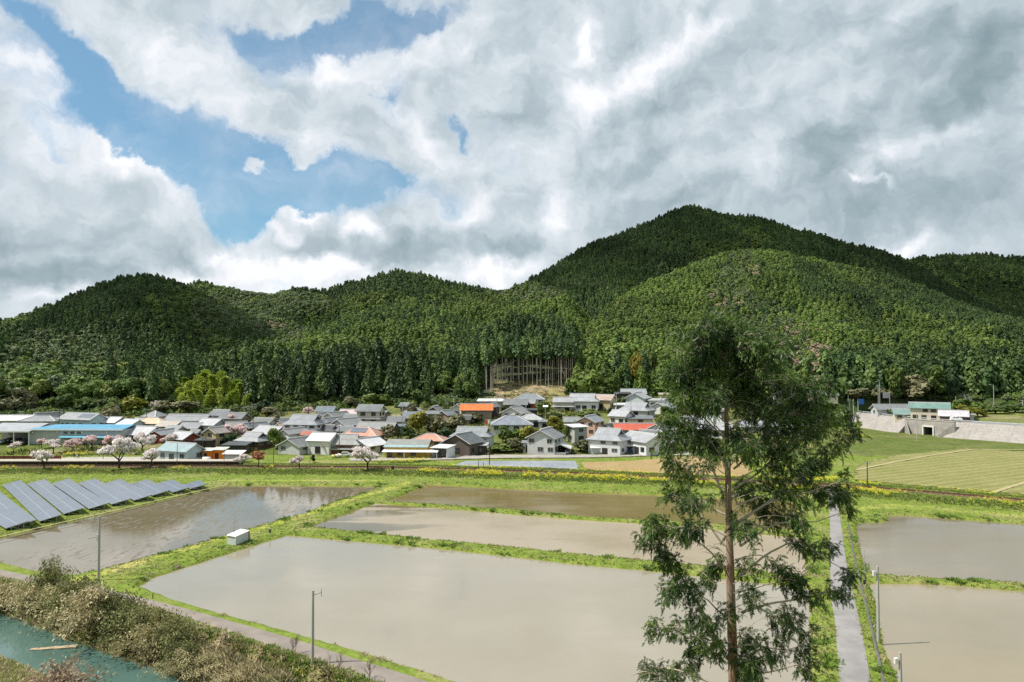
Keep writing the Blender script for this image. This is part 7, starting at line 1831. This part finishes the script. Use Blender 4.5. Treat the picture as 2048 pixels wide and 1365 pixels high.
# bank of the river: rough grass and dry reeds
rb = vis & (sgl < 0) & (s_ > .2) & (s_ < 16) & (dl > LANE_W + .1) & (py_ < 1390)
i = pick(rb, nearw * (.3 + gn), 11000); stuff('bank_grass', [(tuft_vf(11, 14, .32, .25, .035, .9), M_GRASS), (tuft_vf(12, 14, .34, .25, .035, .9), M_LUSH), (tuft_vf(13, 14, .36, .3, .03, 1.1), M_STRAW)], i, 1 + 0 * ws[i], kinds=np.where(NP.random(len(i)) < np.where(px_[i] > 420, .25, .45), 2, NP.integers(0, 2, len(i))))
i = pick(vis & (s_ > -.6) & (s_ < 4.2) & (px_ > 330) & (dl > LANE_W + 1.2), nearw * (.1 + sstep(.45, .65, gn)) * np.where(px_ > 520, .5, 1), 700); stuff('dry_reeds', [(tuft_vf(14, 20, .95, .35, .03, 1.1), M_STRAW), (tuft_vf(15, 20, .8, .4, .03, 1.3), M_STRAW), (tuft_vf(16, 22, .8, .35, .035, 1.2), M_OLIVE)], i, 1 + 0 * ws[i])
i = pick(vis & (s_ < -9.6) & (Y > 46), cw, 5200); stuff('bank_grass', [(tuft_vf(17, 16, .4, .25, .03, .8), M_STRAW), (tuft_vf(18, 16, .4, .25, .03, .8), M_GRASS)], i, 1 + 0 * ws[i])

# ================================================================== RIVERSIDE BUSHES
M_RB1 = leafm('willow_leaves', [(.14, .155, .055), (.20, .21, .08), (.27, .26, .11)], trans=.2, pos_scale=.8, pos_amt=.35)
M_RB2 = leafm('dry_willow_leaves', [(.40, .34, .18), (.48, .41, .24), (.33, .31, .15)], trans=.2, pos_scale=.8, pos_amt=.35)
M_RB3 = leafm('pinkish_dry_leaves', [(.34, .25, .17), (.38, .29, .21)], trans=.25, pos_scale=1.0)
def bush_vf(seed, Rr=1.0, H=1.0, stems=46, n=3400, size=.04, tail=.35):
    g = np.random.default_rng(seed); k = g.integers(0, stems, n); az = g.random(stems) * 6.28; reach = Rr * (.1 + .9 * g.random(stems) ** .8); top = H * (1.05 - .5 * (reach / Rr) ** 2) * (.75 + .35 * g.random(stems))
    t = g.random(n) ** .75; u = t * (1.0 + tail * (reach[k] / Rr))
    x = reach[k] * u ** 1.4 * np.cos(az[k]); y = reach[k] * u ** 1.4 * np.sin(az[k]); z = top[k] * np.sin(np.clip(u, 0, 1.5) * 1.57) ** 1.0
    c = np.stack([x, y, z], 1) + g.normal(size=(n, 3)) * np.array([.075, .075, .06]) * (.4 + t[:, None])
    d = np.stack([np.cos(az[k]), np.sin(az[k]), .9 - 1.3 * u], 1) + g.normal(size=(n, 3)) * .6; d /= np.linalg.norm(d, axis=1)[:, None]; s = np.cross(d, g.normal(size=(n, 3))); s /= np.linalg.norm(s, axis=1)[:, None]
    L_ = (size * (.6 + .9 * g.random(n)))[:, None]
    v = np.stack([c - d * L_, c + s * L_ * .42, c + d * L_, c - s * L_ * .42], 1).reshape(-1, 3)
    b = MB()
    for j in range(0, stems, 2):
        b.tube([(reach[j] * q ** 1.4 * math.cos(az[j]), reach[j] * q ** 1.4 * math.sin(az[j]), top[j] * math.sin(q * 1.57)) for q in (0, .35, .7, 1)], [.014, .011, .007, .003], 4, cap=False)
    return (v, np.arange(n * 4).reshape(n, 4)), b.build('stems', [plain('willow_stem', (.10, .075, .05), .9, .1)], linkit=False).data
BU = {}
for nm, mt, tl in (('olive', M_RB1, .35), ('dry', M_RB2, .4), ('pink', M_RB3, .1)):
    BU[nm] = []
    for k in range(3 if nm != 'pink' else 1):
        vf, st = bush_vf(800 + 10 * k + len(nm), n=4200, tail=tl); BU[nm].append((proto('foliage', vf, [mt]).data, st))
def river_bush(px, by, wpx, hpx, kind, label, v=0, rz=0.0, Y=None, zb=None):
    p = S(px, by) if Y is None else Vector((ray(px, by)[0] * Y, Y, 0)); m = p.y / FP
    if zb is None: zb = max(tz1(p.x, p.y), -2.2)
    r = empty('river_bush', (p.x, p.y, zb - .1), rz); r.scale = (wpx * m / 2, wpx * m / 2, hpx * m)
    f, st = BU[kind][v % len(BU[kind])]
    for nm, me in (('foliage', f), ('stems', st)): link(bpy.data.objects.new(nm, me), r)
    tag(r, label, 'bush', 'bushes along the river bank')
for a in [(8, 1222, 110, 44, 'dry', 'dry tan bush at the left photo edge above the river', 0, 0), (60, 1228, 110, 56, 'dry', 'tan drooping bush second from the left above the river', 1, 1), (100, 1218, 80, 86, 'olive', 'tall dark bush rising highest on the left of the river bank', 0, 2),
          (118, 1245, 120, 66, 'dry', 'dry drooping bush below the tall dark bush', 2, 3), (160, 1240, 110, 78, 'olive', 'olive bush right of the tall dark bush', 1, 4), (185, 1275, 150, 84, 'dry', 'wide tan bush hanging over the floating plank', 0, 5), (222, 1266, 110, 76, 'olive', 'olive bush behind the wide tan bush', 2, .6), (262, 1298, 130, 72, 'olive', 'dark olive bush overhanging the green water', 0, 1.5),
          (300, 1286, 110, 66, 'olive', 'olive bush nearest to the lane curve', 1, 2.6), (300, 1330, 110, 70, 'dry', 'dry bush leaning over the water below the olive ones', 1, 3.6), (345, 1314, 110, 66, 'olive', 'greyish green bush in front of the lane', 2, 4.4), (372, 1336, 80, 48, 'olive', 'last tall olive bush at the right end of the bank', 0, 5.4),
          (412, 1352, 84, 34, 'dry', 'low dry bush at the right foot of the bank', 2, .3), (360, 1362, 90, 48, 'dry', 'low tan bush at the waterline', 0, 1.2), (462, 1370, 80, 24, 'dry', 'low dry thicket at the lower edge beside the straw heaps', 1, 2.0), (560, 1376, 90, 22, 'olive', 'low olive thicket at the lower edge of the photo', 1, 3.3)]:
    river_bush(*a)
river_bush(122, 1405, 170, 92, 'pink', 'pinkish dry bush on the near bank at the lower left', 0, .4, Y=61.5, zb=-1.2)
# straw heaps and bare shrubs on the bank
for px, by, w_, h_, lab in ((447, 1302, 44, 34, 'straw coloured heap of cut reeds nearest to the river bushes'), (518, 1322, 46, 20, 'small low straw heap in the middle of the bank'), (642, 1368, 60, 34, 'straw heap below the slim two tone pole')):
    p = S(px, by); m = p.y / FP; V_, F_ = leafcloud([(0, 0, .1, .9, .7, .45), (.1, 0, .45, .5, .4, .4)], 900, .16, int(px), flat=1.2, aspect=3.5); V_[:, 2] = np.maximum(V_[:, 2], -.1)
    o = mesh_np('straw_heap', np.vstack([V_, ellipsoid([(0, 0, .1, .9, .7, .45), (.1, 0, .45, .5, .4, .4)], .85)[0]]) * np.array([w_ * m / 1.9, w_ * m / 2.2, h_ * m]), np.vstack([F_, ellipsoid([(0, 0, 0, 1, 1, 1), (0, 0, 0, 1, 1, 1)])[1] + len(V_)]), [M_STRAW]); o.location = p; tag(o, lab, 'straw heap', 'straw heaps on the river bank')
def bare_vf(seed):
    g = random.Random(seed); b = MB()
    def grow(p, d, L_, r, l):
        q = p + d * L_; b.tube([p, p.lerp(q, .5) + Vector((g.uniform(-.05, .05), g.uniform(-.05, .05), .03)) * L_, q], [r, r * .85, r * .6], 4, cap=False)
        if l == 4: return
        for k in range(3): grow(p.lerp(q, g.uniform(.5, 1)), (d + Vector((g.uniform(-.75, .75), g.uniform(-.75, .75), g.uniform(-.1, .6)))).normalized(), L_ * g.uniform(.6, .85), r * .6, l + 1)
    for k in range(3): grow(Vector((0, 0, -.1)), Vector((g.uniform(-.6, .6), g.uniform(-.6, .6), 1)).normalized(), .62, .022, 1)
    return b
for i, (px, by, hpx, lab) in enumerate(((468, 1314, 50, 'bare forked shrub behind the first straw heap'), (582, 1316, 46, 'bare shrub with fine twigs left of the slim two tone pole'), (664, 1366, 62, 'bare spreading shrub right of the slim two tone pole'), (738, 1362, 48, 'bare twiggy shrub at the lane edge near the lower border'), (552, 1335, 34, 'small bare shrub above the yellow stake'), (1692, 990, 34, 'bare small tree beside the level crossing'))):
    p = S(px, by); r = empty('bare_shrub', p, i * 1.7, hpx * p.y / FP / 1.5); bare_vf(900 + i).build('twigs', [plain('bare_twig', (.16, .12, .08), .9, .1)], r); tag(r, lab, 'shrub', 'bare shrubs')
r = empty('bare_tree', on(1936, 818), .4, 60 * .21 / 2.3); bare_vf(950).build('twigs', [plain('grey_twig', (.30, .29, .27), .9, .1)], r); tag(r, 'bare pale grey tree left of the lookout hut', 'tree')
# ================================================================== THE NEAR CYPRESS
TY = 20.0; MPX = TY / FP
M_TRUNK, nt, out = new_mat('red_bark')
n1 = noise(nt, position(nt, scale=(1, 1, .07)), 26, 5, .7); n2 = noise(nt, position(nt, scale=(1, 1, .3)), 5, 4, .6)
c_ = ramp(nt, n1, [(.3, (.10, .05, .03)), (.5, (.24, .13, .08)), (.7, (.37, .23, .155))]); c_ = mixc(nt, mrange(nt, n2, .42, .65, 0, .7), c_, (.33, .28, .225))
principled(nt, out, c_, .9, .1, 0, n1, .8, .02)
M_LIMB = plain('limb_bark', (.44, .37, .29), .9, .1, var=.3, scale=8)
M_SPRAY = None
m, nt, out = new_mat('cypress_sprays')
n = noise(nt, position(nt), 1.6, 3, .6); n3 = noise(nt, position(nt), 9, 2, .6)
c_ = ramp(nt, n, [(.32, (.016, .040, .009)), (.48, (.042, .088, .016)), (.66, (.125, .195, .032))]); c_ = mixc(nt, mrange(nt, n3, .6, .75, 0, .4), c_, (.15, .18, .045))
d_ = N(nt, 'ShaderNodeBsdfPrincipled'); d_.inputs['Roughness'].default_value = .5; d_.inputs['Specular IOR Level'].default_value = .35; nt.links.new(c_, d_.inputs['Base Color'])
t_ = N(nt, 'ShaderNodeBsdfTranslucent'); nt.links.new(mul(nt, c_, (1.5, 1.7, .8)), t_.inputs['Color']); mx = N(nt, 'ShaderNodeMixShader'); mx.inputs[0].default_value = .22
nt.links.new(d_.outputs[0], mx.inputs[1]); nt.links.new(t_.outputs[0], mx.inputs[2]); nt.links.new(mx.outputs[0], out.inputs['Surface']); M_SPRAY = m
tx = lambda py: np.interp(py, [640, 700, 800, 1000, 1200, 1365, 1800], [1443, 1446, 1452, 1457, 1462, 1467, 1478])
trad = lambda py: .88 * np.interp(py, [640, 700, 780, 900, 1100, 1365, 1800], [.006, .022, .045, .082, .115, .148, .23])
g = random.Random(77)
tree = empty('near_cypress', (P(tx(1780), 1780, TY)[0], TY, 13.0))
tag(tree, 'tall nearby cypress with reddish trunk, open branches and drooping dark sprays', 'tree')
O_ = Vector(tree.location)
tp = [P(float(tx(y)), y, TY + .08 * math.sin(y * .01)) - O_ for y in np.linspace(1800, 640, 40)]
MB().tube(tp, [float(trad(y)) * (1 + .05 * math.sin(y * .2)) for y in np.linspace(1800, 640, 40)], 12).build('trunk', [M_TRUNK], tree, True)
BR = [  # pixel polyline from the trunk outwards, radius, depth drift, where foliage starts
 ([(1453, 1317), (1408, 1228), (1360, 1150), (1330, 1116), (1288, 1071)], .045, -.8, .35), ([(1450, 1093), (1402, 1032), (1372, 1004), (1335, 985)], .035, .6, .35), ([(1454, 1015), (1425, 936), (1391, 863), (1330, 835)], .038, -.5, .4),
 ([(1456, 959), (1436, 903), (1374, 824), (1352, 785)], .034, .9, .4), ([(1456, 883), (1408, 835), (1386, 785), (1345, 745)], .03, -.6, .35), ([(1456, 878), (1420, 838), (1395, 800), (1360, 770)], .022, 1.2, .4),
 ([(1467, 885), (1500, 862), (1540, 820), (1590, 790)], .028, -.7, .35), ([(1467, 939), (1520, 891), (1571, 841), (1632, 796)], .03, .8, .4), ([(1467, 978), (1515, 947), (1576, 891), (1660, 838)], .034, -.6, .42), ([(1470, 1048), (1543, 998), (1632, 931), (1705, 863)], .036, .5, .45),
 ([(1470, 1055), (1530, 1010), (1600, 990), (1690, 960)], .03, -1.0, .4), ([(1481, 1093), (1554, 1048), (1632, 1043), (1695, 1020)], .034, .7, .4), ([(1478, 1152), (1543, 1104), (1599, 1085), (1655, 1121), (1705, 1150)], .036, -.5, .35), ([(1481, 1225), (1554, 1205), (1621, 1194), (1683, 1180), (1716, 1205)], .035, .6, .35),
 ([(1473, 1295), (1509, 1290), (1576, 1300), (1632, 1265)], .032, -.7, .3), ([(1455, 1380), (1352, 1340), (1270, 1335)], .04, .5, .25), ([(1455, 1329), (1374, 1261), (1302, 1256)], .034, .9, .3), ([(1457, 1240), (1400, 1190), (1340, 1180)], .024, -1.0, .3), ([(1457, 1150), (1405, 1090), (1330, 1052), (1300, 1048)], .028, -1.1, .4),
 ([(1470, 1120), (1520, 1110), (1560, 1135), (1590, 1160)], .02, 1.2, .2), ([(1475, 1350), (1540, 1345), (1600, 1330), (1660, 1350)], .03, .8, .35), ([(1458, 1400), (1380, 1380), (1300, 1345), (1262, 1352)], .034, -.4, .3), ([(1478, 1185), (1530, 1170), (1600, 1150), (1660, 1090)], .026, 1.3, .4), ([(1456, 1030), (1400, 1005), (1365, 960), (1330, 905)], .026, 1.1, .5),
 ([(1465, 905), (1520, 880), (1600, 860), (1700, 820)], .028, 1.4, .55), ([(1464, 860), (1530, 800), (1600, 770), (1660, 770)], .026, .4, .4), ([(1458, 850), (1400, 800), (1370, 760), (1340, 740)], .02, .3, .4), ([(1475, 1010), (1560, 985), (1640, 985), (1690, 990)], .026, 1.6, .5)]
for k in range(56):      # crowded upper crown
    y = 655 + 165 * (k / 55) ** .8; s_ = 1 if k % 2 else -1
    reach = np.interp(y, [650, 675, 700, 740, 780, 845], [25, 75, 95, 100, 110, 110]) * g.uniform(.5, 1.02) * (1.25 if s_ > 0 and y > 710 else 1)
    x0 = float(tx(y)); rise = g.uniform(.05, .6) * reach
    BR.append(([(x0, y), (x0 + s_ * reach * .5, y - rise * .6), (x0 + s_ * reach, y - rise * .75)], .014 + .00008 * reach, g.uniform(-1.3, 1.3), .06))
for k in range(30):      # side limbs between the big ones, of very uneven reach
    y = 840 + 570 * (k + g.random()) / 30; s_ = 1 if k % 5 in (0, 1, 3) else -1; reach = g.uniform(40, 190 if s_ > 0 else 140); x0 = float(tx(y))
    BR.append(([(x0, y), (x0 + s_ * reach * .5, y - reach * g.uniform(.1, .4)), (x0 + s_ * reach, y - reach * g.uniform(.05, .6))], .013, g.choice((-1, 1)) * g.uniform(.3, 1.8), g.uniform(.15, .55)))
for k in range(26):      # limbs pointing at the viewer or away, their sprays cross the trunk
    y = 760 + 640 * (k + g.random()) / 26; x0 = float(tx(y)); dx = g.uniform(-60, 60)
    BR.append(([(x0, y), (x0 + dx * .5, y - 10), (x0 + dx, y + g.uniform(-30, 25))], .015, (-1 if k % 3 else 1) * g.uniform(.7, 1.9), .3))
for k in range(12):      # leafy leader
    y = 640 + 9 * k; x0 = float(tx(y)); dx = g.uniform(-1, 1) * (18 + 5 * k)
    BR.append(([(x0, y + 14), (x0 + dx * .5, y - 4), (x0 + dx, y - 12)], .008, g.uniform(-.6, .6), .03))
limbs = []; sp_pos = []; sp_dir = []; sp_len = []
tw = MB()
def rv(a=1.0): return Vector((g.gauss(0, a), g.gauss(0, a), g.gauss(0, a)))
for pts, rad, dz, t0 in BR:
    q = [P(x, y, TY + dz * (i / (len(pts) - 1)) ** 1.1) - O_ for i, (x, y) in enumerate(pts)]
    # smooth the limb a little
    fine = []
    for i in range(len(q) - 1):
        p0, p1, p2, p3 = q[max(i - 1, 0)], q[i], q[i + 1], q[min(i + 2, len(q) - 1)]
        for s_ in (0, .25, .5, .75): fine.append(.5 * (2 * p1 + (p2 - p0) * s_ + (2 * p0 - 5 * p1 + 4 * p2 - p3) * s_ ** 2 + (3 * p1 - p0 - 3 * p2 + p3) * s_ ** 3) + rv(.008))
    fine.append(q[-1]); n = len(fine)
    MB().tube(fine, [rad * (1 - .82 * i / (n - 1)) for i in range(n)], 6, cap=False).build('limb', [M_LIMB], tree, True)
    ln = sum((fine[i + 1] - fine[i]).length for i in range(n - 1)); nt_ = int(ln * (26 if t0 > .29 else 20)) + 3
    for k in range(nt_):
        t = t0 + (1 - t0) * (k + g.random()) / nt_; f_ = min(t, .999) * (n - 1); i = int(f_); p = fine[i].lerp(fine[i + 1], f_ - i); d = (fine[i + 1] - fine[i]).normalized()
        if g.random() < .08 or (p.z < 14.0 and float(vnoise(np.array([p.x * 1.5 + 40]), np.array([p.z * 1.5 + p.y * .8]), 5)[0]) < .36): continue
        a = rv(); a -= d * a.dot(d); a.normalize()
        L_ = g.uniform(.2, .56) * (1.15 - .4 * t); dr_ = (d * .55 + a * .75 + Vector((0, 0, .1))).normalized()
        P0 = p; P1 = p + dr_ * L_ * .5; P2 = p + dr_ * L_ + Vector((0, 0, -.10 * L_ - .02))
        tw.tube([P0, P1, P2], [.007, .005, .002], 3, cap=False)
        m_ = 6 if L_ > .3 else 4
        for j in range(m_):
            u = .25 + .75 * (j + g.random() * .6) / m_; b_ = P0.lerp(P1, u * 2) if u < .5 else P1.lerp(P2, min(u * 2 - 1, 1))
            e = rv(); sp_pos.append(b_); sp_dir.append((dr_ * .45 + e.normalized() * .75 + Vector((0, 0, -.15))).normalized()); sp_len.append(g.uniform(.11, .22))
tw.build('twigs', [M_LIMB], tree)
# fan shaped sprays: an axis with side leaflets, hanging at the tip
tmpl = []
for k in range(6):
    a = .12 + .15 * k
    for s_ in (-1, 1): tmpl.append(((a, 0), (a + .12, s_ * .05 + 0), (a + .30 - .02 * k, s_ * (.30 - .035 * k)), (a + .10, s_ * .17)))
tmpl.append(((0, -.03), (.5, -.04), (1.12, 0), (.5, .04)))
T = np.array(tmpl)                                        # quads, 4, 2
P_ = np.array(sp_pos); D_ = np.array(sp_dir); L_ = np.array(sp_len); gg = np.random.default_rng(5)
side = np.cross(D_, gg.normal(size=D_.shape)); side /= np.linalg.norm(side, axis=1)[:, None]
al, be = T[..., 0].ravel(), T[..., 1].ravel()
V = P_[:, None] + L_[:, None, None] * (D_[:, None] * al[None, :, None] + side[:, None] * be[None, :, None] * .8)
V[..., 2] -= L_[:, None] * .38 * al[None] ** 2
nrm = np.cross(D_, side); V += nrm[:, None] * (L_[:, None] * .10 * np.sin(al[None] * 5 + be[None] * 9))[..., None]
V = V.reshape(-1, 3); o = mesh_np('crown', V, np.arange(len(V)).reshape(-1, 4), [M_SPRAY], parent=tree)
print('SPRAYS', len(P_))
